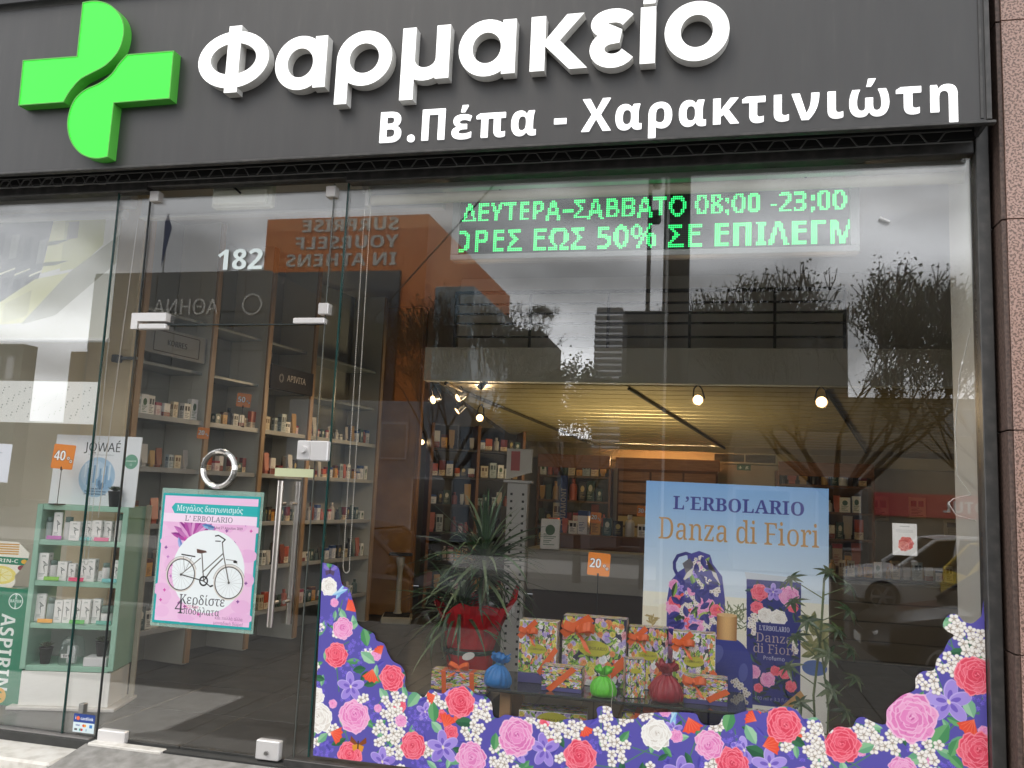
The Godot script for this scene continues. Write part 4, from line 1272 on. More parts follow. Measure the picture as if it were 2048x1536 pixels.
func interior_back() -> void:
	var pale := tri_mat(noise_tex(256, FastNoiseLite.TYPE_SIMPLEX, 0.008, [[0.0, 0.74, 0.75, 0.66], [1.0, 0.8, 0.81, 0.72]], 3, 71), 0.5, 0.6)
	# gallery: pale edge beam, slatted underside sloping down to the back
	var mz := thing("gallery", "pale gallery edge beam over a bronze slatted ceiling at the back", "gallery", Vector3.ZERO)
	bar(mz, "edge_beam", -2.5, 2.3, 3.15, 2.6, -3.2, -3.1, pale)
	bar(mz, "deck", -2.45, 2.52, 3.15, 2.58, -7.5, -3.2, mt(0.3, 0.28, 0.24, 0.8))
	var ang := atan2(0.29, 3.5)
	var slatm := tri_mat(noise_tex(256, FastNoiseLite.TYPE_SIMPLEX, 0.015, [[0.0, 0.36, 0.29, 0.15], [1.0, 0.5, 0.41, 0.22]], 4, 72), 0.7, 0.36, 0.4)
	slatm.uv1_scale = Vector3(0.7, 6, 6)
	for i in 18:
		var z := -3.3 - i * 0.19
		part(mz, "slat", cbox(5.5, 0.02, 0.172, 0.006), slatm, Vector3(0.35, 2.285 - 0.0829 * (i * 0.19), z), Vector3(-ang, 0, 0))
	for x in [-1.75, -0.15, 1.45]:
		var st := begin()
		add_tube(st, Vector3(x - 0.55, 2.272, -3.25), Vector3(x + 0.3, 1.99, -6.6), 0.014, 0.014, 6)
		part(mz, "slat_joint", st.commit(), mt(0.035, 0.028, 0.018, 0.5))
	bar(mz, "rear_bulkhead", -2.4, 1.84, 3.1, 1.98, -7.58, -7.3, mt(0.45, 0.38, 0.24, 0.7))
	var side := begin()
	face(side, [Vector3(-2.46, 2.3, -3.2), Vector3(-2.46, 2.52, -3.2), Vector3(-2.46, 2.52, -6.8), Vector3(-2.46, 1.98, -6.8)], Vector3(-1, 0, 0))
	part(mz, "side_skirt", side.commit(), mt(0.06, 0.05, 0.04, 0.7))
	# railing of the gallery
	var rl := thing("gallery_railing", "dark horizontal bar railing on the gallery", "railing", Vector3.ZERO)
	var dark := mt(0.03, 0.03, 0.032, 0.5, 0.3)
	for y in [2.72, 2.84, 2.93, 3.02, 3.12]: bar(rl, "rail", -2.3, y, 1.05, y + (0.03 if y > 3.1 else 0.016), -3.3, -3.27, dark)
	for x in [-2.3, -1.6, -0.9, -0.2, 0.5, 1.05]: bar(rl, "post", x - 0.012, 2.6, x + 0.012, 3.14, -3.33, -3.3, dark)
	struct("gallery_wall", cbox(6.0, 0.8, 0.1, 0.0), mt(0.78, 0.78, 0.74, 0.8), Vector3(0.6, 2.59, -3.8))
	# orange panel and weighing scale
	var ow := tri_mat(noise_tex(256, FastNoiseLite.TYPE_SIMPLEX, 0.015, [[0.0, 0.34, 0.15, 0.025], [1.0, 0.44, 0.21, 0.045]], 4, 73), 0.8, 0.6)
	var oc := thing("orange_divider", "tall orange wood divider at the end of the left shelves", "divider", Vector3(-3.33, 0, -4.65))
	part(oc, "board", cbox(0.52, 3.3, 0.06, 0.003), ow, Vector3(0, 0.014, 0))
	part(oc, "edge", cbox(0.03, 3.3, 0.07, 0.003), mt(0.3, 0.13, 0.03, 0.6), Vector3(0.276, 0.014, 0))
	var sc := thing("weighing_scale", "cream column weighing scale beside the orange divider", "scale", Vector3(-3.08, 0.001, -4.35), 0.3)
	part(sc, "platform", cbox(0.3, 0.07, 0.34, 0.012), mt(0.5, 0.46, 0.36, 0.5))
	part(sc, "mat", cbox(0.26, 0.006, 0.3, 0.002), mt(0.02, 0.02, 0.02, 0.8), Vector3(0, 0.0705, 0))
	part(sc, "column", lathe([[0.045, 0], [0.03, 0.04], [0.026, 0.4], [0.04, 0.5], [0.045, 0.56], [0, 0.58]], 16), mt(0.5, 0.46, 0.36, 0.5), Vector3(0, 0.075, -0.08))
	part(sc, "dial", cbox(0.24, 0.03, 0.1, 0.01), mt(0.03, 0.03, 0.03, 0.4), Vector3(0, 0.655, -0.06))
	# dark shelving behind the orange divider
	var shelf := mt(0.05, 0.04, 0.032, 0.6)
	var k1 := thing("dark_shelf_unit", "dark wood shelf unit crowded with jars behind the orange divider", "shelving", Vector3(-2.65, 0, -5.6), 0.5)
	part(k1, "back", cbox(1.1, 2.1, 0.03, 0.0), shelf, Vector3(0, 0.014, -0.3))
	for x in [-0.55, 0.0, 0.55]: part(k1, "upright", cbox(0.035, 2.1, 0.3, 0.002), mt(0.24, 0.1, 0.03, 0.5), Vector3(x, 0.014, -0.15))
	var b5 := Basis(Vector3.UP, 0.5)
	for i in 6:
		part(k1, "shelf", cbox(1.08, 0.025, 0.28, 0.002), shelf, Vector3(0, 0.2 + i * 0.32, -0.15))
		var s := -0.5
		while s < 0.5:
			if absf(s) > 0.04:
				s += goods(Vector3(-2.65, 0.2265 + i * 0.32, -5.6) + b5 * Vector3(s, 0, -0.07), 0.5, "small carton on the dark shelf unit behind the orange divider", "products on the dark shelf unit", 0.24, Vector2(0.05, 0.085)) + 0.015
			else: s += 0.06
	# counter
	var c := thing("sales_counter", "pale fronted sales counter with a dark brown top at the back", "counter", Vector3(-0.55, 0, -3.75))
	part(c, "front_panel", cbox(2.1, 0.32, 0.04, 0.003), mt(0.42, 0.39, 0.33, 0.5), Vector3(0, 0.5, 0.1))
	part(c, "plinth", cbox(2.0, 0.49, 0.5, 0.003), mt(0.05, 0.027, 0.015, 0.5), Vector3(0, 0.01, -0.2))
	part(c, "top", cbox(2.16, 0.035, 0.6, 0.004), mt(0.4, 0.37, 0.31, 0.4), Vector3(0, 0.822, -0.18))
	part(c, "raised_top", cbox(2.0, 0.13, 0.3, 0.004), mt(0.12, 0.045, 0.02, 0.4), Vector3(0.02, 0.858, -0.3))
	for x in [-0.98, 0.98]: part(c, "side_panel", cbox(0.04, 0.31, 0.5, 0.003), mt(0.12, 0.045, 0.02, 0.4), Vector3(x, 0.505, -0.18))
	var s2 := -1.45
	while s2 < 0.35:
		s2 += goods(Vector3(s2, 0.989, -4.05), rng.randf_range(-0.3, 0.3), "small carton standing on the sales counter", "products on the sales counter", 0.22, Vector2(0.05, 0.1)) + 0.02
	solo("leaflet_holder", "green and white leaflet holder at the left end of the counter", "leaflet holder", cbox(0.17, 0.27, 0.06, 0.004), cartons[1], Vector3(-1.4, 0.858, -3.6), Vector3(-0.15, 0.1, 0))
	for q in [[-1.05, 1.1, "small orange discount card left on the counter"], [-0.62, 1.18, "small orange discount card in the middle of the counter"], [-0.28, 1.35, "small orange discount card high behind the counter"]]:
		percent("20%" if q[0] < -1.0 else ("30%" if q[0] < -0.5 else "10%"), Vector3(q[0], q[1], -3.98), 0.0, 0.1, 0.0, q[2])
	# tall white dispenser with punched sides
	var tw := thing("spectacle_tower", "tall white punched display tower beside the palm", "display stand", Vector3(-1.46, 0.002, -2.5), 0.1)
	part(tw, "column", cbox(0.16, 1.42, 0.12, 0.004), mt(0.44, 0.42, 0.38, 0.5))
	part(tw, "cap", cbox(0.22, 0.02, 0.16, 0.003), mt(0.5, 0.48, 0.44, 0.5), Vector3(0, 1.42, 0))
	var hdr := part(tw, "header", plate(vec2s([-0.1, 0.0, 0.1, 0.06, 0.1, 0.24, -0.1, 0.24]), -0.02, 0.02), mt(0.5, 0.46, 0.38, 0.5), Vector3(0, 1.445, 0))
	part(hdr, "red_patch", cbox(0.07, 0.15, 0.003, 0), mt(0.35, 0.04, 0.03, 0.5), Vector3(-0.03, 0.07, 0.0215))
	var hole := mt(0.02, 0.02, 0.02, 0.8)
	for i in 24:
		for j in 2: part(tw, "punched_hole", cbox(0.018, 0.018, 0.002, 0), hole, Vector3(-0.045 + j * 0.09, 0.06 + i * 0.055, 0.061))
	# back wall: drawers, open shelves, air grille, exit sign
	var ww := tri_mat(noise_tex(256, FastNoiseLite.TYPE_SIMPLEX, 0.02, [[0.0, 0.17, 0.07, 0.03], [1.0, 0.25, 0.11, 0.05]], 4, 74), 1.2, 0.5)
	ww.uv1_scale = Vector3(0.8, 6, 6)
	var dw := thing("drawer_wall", "brown wooden drawer wall behind the counter", "drawers", Vector3(-0.55, 0, -7.2))
	part(dw, "carcass", cbox(1.25, 1.75, 0.4, 0.002), mt(0.09, 0.035, 0.016, 0.6), Vector3(0, 0.014, 0))
	var pf := mt(0.42, 0.32, 0.14, 0.5)
	for i in 3:
		for j in 11: part(dw, "drawer", cbox(0.385, 0.115, 0.02, 0.003), pf if (j == 5 or j == 6) and i == 0 else ww, Vector3(-0.41 + i * 0.41, 0.15 + j * 0.142, 0.212))
	var bs := thing("book_shelf", "open shelf of cartons and folders left of the drawer wall", "shelving", Vector3(-1.75, 0, -7.2))
	part(bs, "back", cbox(0.95, 1.7, 0.03, 0), mt(0.14, 0.13, 0.09, 0.7), Vector3(0, 0.014, -0.15))
	for x in [-0.47, 0.47]: part(bs, "upright", cbox(0.03, 1.7, 0.32, 0.002), mt(0.17, 0.08, 0.035, 0.5), Vector3(x, 0.014, 0))
	for i in 5:
		part(bs, "shelf", cbox(0.92, 0.025, 0.3, 0.002), mt(0.17, 0.1, 0.05, 0.5), Vector3(0, 0.3 + i * 0.32, 0))
		var s := -0.42
		while s < 0.4:
			s += goods(Vector3(-1.75 + s, 0.3265 + i * 0.32, -7.12), 0.0, "carton on the open shelf left of the drawer wall", "products on the open shelf", 0.27, Vector2(0.07, 0.13)) + 0.012
	var bk := solo("blue_display", "narrow dark blue display strip on the open shelf", "display", cbox(0.09, 0.8, 0.04, 0.003), mt(0.02, 0.05, 0.2, 0.4), Vector3(-1.86, 0.8, -6.98))
	lettering(bk, "lettering", "CUIAMONT", sans_bold, 0.09, mt(0.4, 0.4, 0.45, 0.5), Vector3(0, 0.4, 0.021), Vector3(0, 0, PI / 2))
	var gr := thing("air_grille", "long air vent grille on the back bulkhead", "vent", Vector3(0.41, 1.86, -7.29))
	part(gr, "backing", cbox(0.75, 0.1, 0.01, 0), mt(0.02, 0.02, 0.02, 0.8))
	for y in [-0.012, 0.1]: part(gr, "frame", cbox(0.79, 0.014, 0.02, 0.002), mt(0.4, 0.36, 0.26, 0.5), Vector3(0, y, 0.004))
	for x in [-0.385, 0.0, 0.385]: part(gr, "frame", cbox(0.016, 0.1, 0.022, 0.002), mt(0.4, 0.36, 0.26, 0.5), Vector3(x, 0, 0.004))
	for i in 6: part(gr, "slat", cbox(0.74, 0.004, 0.014, 0), mt(0.2, 0.18, 0.13, 0.5), Vector3(0, 0.012 + i * 0.015, 0.006), Vector3(0.5, 0, 0))
	var ex := thing("exit_sign", "small green exit sign under the air grille", "sign", Vector3(0.4, 1.76, -7.29))
	part(ex, "plate", cbox(0.17, 0.075, 0.012, 0.002), mt(0.03, 0.09, 0.05, 0.4))
	part(ex, "arrow", plate(vec2s([-0.05, 0.055, -0.05, 0.035, -0.066, 0.035, -0.044, 0.014, -0.022, 0.035, -0.038, 0.035, -0.038, 0.055]), 0, 0.001), mt(0.5, 0.55, 0.5, 0.5), Vector3(0, 0, 0.0065))
	part(ex, "running_figure", plate(vec2s([0.02, 0.012, 0.03, 0.012, 0.036, 0.03, 0.05, 0.016, 0.058, 0.022, 0.044, 0.04, 0.058, 0.046, 0.05, 0.055, 0.03, 0.05, 0.022, 0.04]), 0, 0.001), mt(0.5, 0.55, 0.5, 0.5), Vector3(0, 0, 0.0065))
	# right rear: wall cabinet with pictures, low cabinet
	var rs := thing("right_shelf_unit", "brown shelf unit of coloured packets right of the exit sign", "shelving", Vector3(1.35, 0, -7.2))
	part(rs, "back", cbox(1.1, 1.75, 0.03, 0), mt(0.12, 0.06, 0.03, 0.7), Vector3(0, 0.014, -0.15))
	for x in [-0.55, 0.55]: part(rs, "upright", cbox(0.035, 1.75, 0.32, 0.002), mt(0.17, 0.07, 0.03, 0.5), Vector3(x, 0.014, 0))
	for i in 5:
		part(rs, "shelf", cbox(1.06, 0.025, 0.3, 0.002), mt(0.17, 0.08, 0.04, 0.5), Vector3(0, 0.3 + i * 0.32, 0))
		var s := -0.48
		while s < 0.46:
			s += goods(Vector3(1.35 + s, 0.3265 + i * 0.32, -7.12), 0.0, "packet carton on the brown shelf right of the exit sign", "products on the right shelf", 0.27, Vector2(0.07, 0.13)) + 0.012
	var lc := thing("low_cabinet", "beige low drawer cabinet at the right rear", "cabinet", Vector3(1.75, 0.0, -4.45))
	part(lc, "carcass", cbox(1.5, 0.7, 0.45, 0.003), mt(0.24, 0.2, 0.14, 0.6), Vector3(0, 0.002, 0))
	for j in 4: part(lc, "drawer", cbox(1.44, 0.155, 0.02, 0.003), mt(0.33, 0.27, 0.19, 0.45), Vector3(0, 0.03 + j * 0.165, 0.236))
	part(lc, "top", cbox(1.54, 0.025, 0.5, 0.003), mt(0.04, 0.03, 0.025, 0.4), Vector3(0, 0.703, 0))
	var s3 := 1.08
	while s3 < 2.4:
		s3 += goods(Vector3(s3, 0.7285, -4.35), rng.randf_range(-0.2, 0.2), "small carton standing on the beige low cabinet", "products on the low cabinet", 0.16, Vector2(0.04, 0.08)) + 0.02
	for q in [[1.55, 1.2, 0.24, 0.3], [2.0, 1.25, 0.2, 0.26], [2.45, 1.05, 0.3, 0.2]]:
		solo("wall_picture", "small framed picture on the right rear wall", "picture", cbox(q[2], q[3], 0.02, 0.003), cartons[2], Vector3(q[0] + 0.5, q[1], -7.58), Vector3.ZERO, "framed pictures at the rear")
	# lit spotlights
	var front := Vector3(-0.6, 0.9, 0.0)
	spot("leftmost lit spotlight of the cluster under the gallery corner", Vector3(-2.44, 2.14, -3.2), Vector3(-3.6, 1.5, -1.1), 0.034, 0.32)
	spot("upper lit spotlight in the middle of the left cluster", Vector3(-2.24, 2.17, -3.3), Vector3(-3.5, 1.2, -2.0), 0.034, 0.32)
	spot("lower lit spotlight in the middle of the left cluster", Vector3(-2.3, 2.07, -3.5), Vector3(-3.4, 1.0, -2.8), 0.033, 0.32)
	spot("lit spotlight at the right end of the left cluster", Vector3(-2.16, 2.04, -3.8), Vector3(-1.2, 0.9, 0.2), 0.032, 0.5)
	spot("lit spotlight close under the pale beam of the gallery", Vector3(-2.0, 2.25, -3.16), Vector3(-3.4, 1.2, -3.6), 0.026, 0.32)
	spot("lit spotlight above the left part of the large poster", Vector3(-0.12, 2.17, -3.15), front, 0.04, 0.35)
	spot("lit spotlight above the right end of the large poster", Vector3(0.85, 2.17, -3.15), Vector3(0.6, 0.9, 0.0), 0.042, 0.35)
	spot("small far lit spotlight left of the dark shelf unit", Vector3(-3.5, 1.92, -6.0), Vector3(-2.6, 1.2, 0.0), 0.03, 0.25)
	spot("small far lit spotlight right above the dark shelf unit", Vector3(-3.25, 1.86, -5.85), Vector3(-2.3, 1.2, 0.0), 0.03, 0.25)
	part(dw, "cornice", cbox(1.3, 0.14, 0.03, 0.003), ww, Vector3(0, 1.72, 0.23))
	for q in [[-1.75, 0.95], [1.35, 1.1]]: solo("shelf_cornice", "brown board on top of the %s rear shelf" % ("left" if q[0] < 0.0 else "right"), "board", cbox(q[1], 0.17, 0.03, 0.003), ww, Vector3(q[0], 1.705, -7.0))
	# warm tube lamp lying on top of the drawer wall, which washes the rear of the slats
	var cove := thing("cove_lamp", "warm tube lamp on top of the drawer wall washing the slats", "lamp", Vector3(-0.2, 1.79, -7.1))
	part(cove, "lamp_tube", tube(Vector3(-1.0, 0, 0), Vector3(0.28, 0, 0), 0.014, -1, 10), glow(0.8, 0.7, 0.5, 1.0, 0.72, 0.36, 2.0))
	var al := AreaLight3D.new()
	al.name = "cove_light"
	al.area_size = Vector2(1.28, 0.03)
	al.light_color = Color(1.0, 0.92, 0.72)
	al.light_energy = 3.0
	al.area_range = 8.0
	al.shadow_enabled = true
	cove.add_child(al)
	al.position = Vector3(-0.36, 0.02, 0.02)
	al.basis = Basis.looking_at(Vector3(0, 0.4, 1).normalized(), Vector3.UP)
	# second warm strip standing behind the goods on the counter, shining up at the slats
	var up := thing("counter_lamp", "low warm strip lamp behind the goods on the counter", "lamp", Vector3(-0.5, 0.87, -4.27))
	part(up, "lamp_strip", cbox(1.7, 0.02, 0.05, 0.003), glow(0.8, 0.7, 0.5, 1.0, 0.72, 0.36, 2.0))
	var ul := AreaLight3D.new()
	ul.name = "counter_light"
	ul.area_size = Vector2(1.7, 0.05)
	ul.light_color = Color(1.0, 0.93, 0.76)
	ul.light_energy = 4.5
	ul.area_range = 8.0
	ul.shadow_enabled = true
	up.add_child(ul)
	ul.position = Vector3(0, 0.03, 0)
	ul.basis = Basis.looking_at(Vector3(0.05, 1, -0.1).normalized(), Vector3.BACK)
	var tk := thing("lighting_track", "bronze lighting track under the left corner of the gallery", "track", Vector3.ZERO)
	var st2 := begin()
	add_tube(st2, Vector3(-2.3, 2.28, -3.12), Vector3(-2.1, 2.2, -4.2), 0.018, 0.018, 6)
	part(tk, "rail", st2.commit(), mt(0.1, 0.075, 0.04, 0.4, 0.5))

# ---------------------------------------------------------------- right window display
func bow(parent: Node, at: Vector3, size: float, m: Material, rot := Vector3.ZERO) -> void:
	var b := part(parent, "bow", lathe([[0, -0.006], [size * 0.16, -0.004], [size * 0.18, 0.0], [size * 0.16, 0.004], [0, 0.008]], 10), m, at, rot + Vector3(PI / 2, 0, 0))
	for s in [-1.0, 1.0]:
		var loop := []
		for i in 11:
			var t := PI * i / 10.0
			loop.append(Vector3(s * size * (0.1 + 0.8 * sin(t)), size * 0.3 * sin(t * 2.0 + 0.2), -size * (0.25 * sin(t) * (1.0 if i < 5 else 0.2)) - 0.002))
		part(b, "loop", ribbon(loop, Vector3(0.1 * s, 0.25, 1.0), size * 0.42), m)
		var tail := []
		for i in 6:
			var t := i / 5.0
			tail.append(Vector3(s * size * 0.75 * t, -size * 0.06 * sin(t * 5.0), size * (0.25 + 1.1 * t) * 0.75))
		part(b, "tail", ribbon(tail, Vector3(1, 0, 0.3 * s), size * 0.36), m)

func gift_box(label: String, at: Vector3, turn: float, w: float, h: float, d: float, flor: Array, band: bool, tilt := 0.0, ribbons := 1, oval_at := Vector2(0.0, 0.55)) -> Node3D:
	var g := thing("gift_box", label, "gift box", at, turn, "flower print gift boxes")
	var lift := h * 0.16 if band else 0.0
	if band: part(g, "base_band", cbox(w * 0.985, lift, d * 0.985, 0.002), mt(0.075, 0.07, 0.24, 0.5), Vector3.ZERO)
	part(g, "carton", cbox(w, h - lift - 0.0005, d, 0.002), flor[rng.randi() % flor.size()], Vector3(0, lift + 0.0005, 0))
	var orange := mt(0.75, 0.13, 0.025, 0.35)
	var z := d / 2 + 0.0018
	if ribbons == 1:      # slanting band across the front, bow at the upper left
		part(g, "ribbon", ribbon([Vector3(w * 0.5, lift + h * 0.42, z), Vector3(w * 0.05, lift + 0.002, z)], Vector3(1, -1, 0), w * 0.14), orange)
		part(g, "ribbon", ribbon([Vector3(-w * 0.5, h * 0.72, z), Vector3(-w * 0.05, h - 0.002, z)], Vector3(1, -1, 0), w * 0.14), orange)
		bow(g, Vector3(-w * 0.26, h * 0.82, z + 0.004), w * 0.32, orange, Vector3(0, 0, 0.5))
	elif ribbons == 2:    # two upright bands and a bow on top
		for x in [-0.28, 0.22]:
			part(g, "ribbon", ribbon([Vector3(w * x, h + 0.001, -d * 0.3), Vector3(w * x, h + 0.001, d / 2), Vector3(w * x, h * 0.98, z), Vector3(w * (x + 0.03), 0.004, z)], Vector3(1, 0, 0), 0.024), orange)
		bow(g, Vector3(-w * 0.03, h + 0.018, d * 0.35), w * 0.2, orange, Vector3(-0.6, 0, 0))
	elif ribbons == 3:    # one slanting band
		part(g, "ribbon", ribbon([Vector3(w * 0.3, h - 0.002, z), Vector3(-w * 0.32, 0.004, z)], Vector3(1, -0.6, 0), 0.03), orange)
	if oval_at.x > -5.0:
		var o := part(g, "oval_label", plate(ell(0, 0, w * 0.24, w * 0.12, 24), 0, 0.0012), mt(0.5, 0.48, 0.035, 0.5), Vector3(w * oval_at.x, h * oval_at.y, z + 0.0008))
		if w > 0.15: lettering(o, "lettering", "L'ERBOLARIO", serif, w * 0.062, mt(0.06, 0.055, 0.02, 0.6), Vector3(0, 0, 0.0016), Vector3.ZERO, 0.0006)
	g.rotation.x = tilt
	return g

func pouch(label: String, at: Vector3, r: float, c: Color, lean := 0.0) -> void:
	var p := thing("organza_pouch", label, "pouch", at, 0.0, "satin drawstring pouches")
	p.rotation.z = lean
	var m := StandardMaterial3D.new()
	m.albedo_color = c
	m.roughness = 0.42
	m.rim_enabled = true
	m.rim = 0.6
	# gathered satin: a lumpy bag whose folds deepen towards the tied neck
	var prof := [[0.0, 0.0], [0.7, 0.0], [0.98, 0.12], [1.06, 0.4], [1.0, 0.75], [0.84, 1.1], [0.56, 1.4], [0.3, 1.6], [0.24, 1.68], [0.34, 1.8], [0.56, 2.02], [0.72, 2.2], [0.66, 2.3]]
	var n := 72
	var pts := []
	var sd := rng.randf() * 6.0
	for q in prof:
		var row := []
		for i in n:
			var a := TAU * i / n
			var fold: float = (0.02 + 0.16 * clampf(q[1] / 1.6, 0.0, 1.0)) * (0.6 * cos(a * 13.0 + sd) + 0.4 * cos(a * 8.0 - sd * 2.0 + q[1] * 2.0)) if q[1] > 0.05 else 0.0
			var lump := 0.06 * cos(a * 2.0 + sd) + 0.05 * cos(a * 3.0 + q[1] * 3.0)
			var top: float = 0.14 * cos(a * 5.0 + sd) + 0.08 * cos(a * 9.0) if q[1] > 2.0 else 0.0
			var rr: float = r * q[0] * (1.0 + fold + lump)
			row.append(Vector3(cos(a) * rr, r * (q[1] + top), sin(a) * rr * 0.85))
		pts.append(row)
	for half in [["bag", 0, 8], ["neck_frill", 8, prof.size() - 1]]:
		var st := begin()
		st.set_smooth_group(0)
		for j in range(half[1], half[2]):
			for i in n:
				var q := [pts[j][i], pts[j][(i + 1) % n], pts[j + 1][(i + 1) % n], pts[j + 1][i]]
				for t in [[0, 2, 1], [0, 3, 2]]:
					for k in t:
						st.set_uv(Vector2.ZERO)
						st.add_vertex(q[k])
		st.generate_normals()
		part(p, half[0], st.commit(), m)
	part(p, "drawstring", lathe([[r * 0.27, r * 1.6], [r * 0.31, r * 1.64], [r * 0.31, r * 1.7], [r * 0.27, r * 1.74]], 20), mt(c.r * 0.4, c.g * 0.4, c.b * 0.4, 0.4))

func blade(length: float, width: float, droop: float, segs := 8) -> ArrayMesh:
	# a long leaf growing along +x, bending down
	var st := begin()
	var pts := []
	var dirn := Vector3(1, 0, 0)
	var p := Vector3.ZERO
	for i in segs + 1:
		pts.append(p)
		var a := -droop * pow(float(i) / segs, 1.3)
		dirn = Vector3(cos(a), sin(a), 0)
		p += dirn * length / segs
	for i in segs:
		var t0 := float(i) / segs
		var t1 := float(i + 1) / segs
		var w0 := width * (sin(PI * pow(t0 * 0.93 + 0.05, 0.6)))
		var w1 := width * (sin(PI * pow(minf(1.0, t1 * 0.93 + 0.06), 0.6))) if i < segs - 1 else 0.0003
		var a: Vector3 = pts[i]
		var b: Vector3 = pts[i + 1]
		var n := Vector3(0, 0, 1).cross(b - a).normalized()
		for s in [-1.0, 1.0]:
			face(st, [a, a + Vector3(0, w0 * 0.18, s * w0 * 0.5), b + Vector3(0, w1 * 0.18, s * w1 * 0.5), b], (n + Vector3(0, 0, -0.3 * s)).normalized())
	return st.commit()

func window_display() -> void:
	# carton print: a few variants of the same flower pattern
	var flor := []
	for k in 3:
		var cv := Canvas.new(512, 512, Color("34344a") if k else Color("3f3f4c"))
		garden(cv, 0, 0, 512, 512, 36, 200, PackedVector2Array(), true)
		for j in 80: leaf(cv, rng.randf() * 512, rng.randf() * 512, 30, rng.randf() * TAU, Color("6f9a3c"), Color("9abf52"), 0.4)
		for j in 40: rose(cv, rng.randf() * 512, rng.randf() * 512, 24, [[Color("c8b83a"), Color("eee48a"), Color("8e8220")], [Color("d87838"), Color("f0b080"), Color("9a4a1c")], [Color("9a8ac8"), Color("d0c6ea"), Color("6a5aa0")]][j % 3])
		flor.append(tex_mat(cv.done(), 0.4))
	# low glass table on wooden legs
	var tb := thing("display_table", "low table with a dark glass top and wooden legs in the window", "table", Vector3(-0.5, 0.0, -0.5))
	part(tb, "glass_top", cbox(1.25, 0.014, 0.46, 0.003), mt(0.03, 0.035, 0.032, 0.06), Vector3(0.05, 0.356, 0.0))
	var lw := mt(0.42, 0.24, 0.1, 0.5)
	for x in [-0.5, 0.34]:
		for z in [-0.17, 0.13]: part(tb, "leg", cbox(0.055, 0.355, 0.055, 0.004), lw, Vector3(x, 0.0005, z))
	# low plinth at the left that carries the palm and the flat box
	var pl := thing("display_plinth", "dark low plinth under the palm pot", "plinth", Vector3(-1.27, 0, -0.6))
	part(pl, "block", cbox(0.42, 0.3, 0.5, 0.004), mt(0.05, 0.05, 0.05, 0.6), Vector3(0, 0.001, 0.02))
	var y := 0.3705
	gift_box("tall flower print gift box left of the biggest box", Vector3(-0.87, y, -0.53), 0.0, 0.2, 0.315, 0.1, flor, true)
	gift_box("biggest flower print gift box in the middle of the table", Vector3(-0.585, y, -0.6), 0.0, 0.335, 0.345, 0.11, flor, false)
	gift_box("flower print gift box just right of the biggest box", Vector3(-0.31, y, -0.63), 0.05, 0.205, 0.31, 0.1, flor, false)
	gift_box("flower print gift box at the right end beside the blue bottle print", Vector3(-0.075, y, -0.57), 0.0, 0.21, 0.31, 0.1, flor, false)
	gift_box("flat flower print gift box with a slanting ribbon behind the green pouch", Vector3(-0.715, y, -0.39), 0.0, 0.205, 0.12, 0.09, flor, true, 0.0, 3, Vector2(-9, 0))
	gift_box("little house shaped flower print box between green and red pouches", Vector3(-0.36, y, -0.4), 0.25, 0.1, 0.185, 0.07, flor, false, 0.0, 0, Vector2(0.0, 0.7))
	gift_box("flat flower print gift box behind the dark red pouch", Vector3(-0.015, y, -0.42), 0.0, 0.21, 0.125, 0.1, flor, true, 0.0, 1, Vector2(-9, 0))
	gift_box("flat flower print gift box with an orange bow at the far left", Vector3(-1.25, 0.3015, -0.4), 0.0, 0.3, 0.118, 0.09, flor, true, 0.0, 2, Vector2(-9, 0))
	gift_box("flower print box lying under the left half of the table", Vector3(-0.76, 0.001, -0.42), 0.1, 0.34, 0.27, 0.16, flor, false, 0.0, 0, Vector2(0.0, 0.85))
	gift_box("flower print box lying under the right half of the table", Vector3(-0.24, 0.001, -0.4), 0.0, 0.34, 0.31, 0.16, flor, false, 0.0, 2, Vector2(-9, 0))
	gift_box("flower print box at the floor below the poster", Vector3(0.2, 0.001, -0.44), -0.1, 0.19, 0.345, 0.14, flor, false, 0.0, 0, Vector2(-9, 0))
	pouch("shiny blue drawstring pouch beside the red wrapped palm", Vector3(-1.045, y, -0.33), 0.068, Color("0f6fb4"), -0.12)
	pouch("bright green drawstring pouch in front of the biggest gift box", Vector3(-0.505, y + 0.0005, -0.34), 0.06, Color("5cc42c"))
	pouch("dark red drawstring pouch in front of the right gift boxes", Vector3(-0.2, y + 0.0005, -0.36), 0.078, Color("8c1024"))
	solo("pouch_string", "loose pale string hanging from the green pouch", "string", path_tube([Vector3(-0.47, 0.485, -0.3), Vector3(-0.45, 0.42, -0.27), Vector3(-0.455, 0.36, -0.262), Vector3(-0.45, 0.25, -0.264)], 0.0016, 5), mt(0.45, 0.42, 0.36, 0.6))
	percent("20%", Vector3(-0.6, 0.001, -0.72), 0.0, 0.122, 0.915, "orange twenty percent card standing above the gift boxes")
	palm()
	umbrella_plant()
	big_poster(flor)
	led_sign()
	blind()

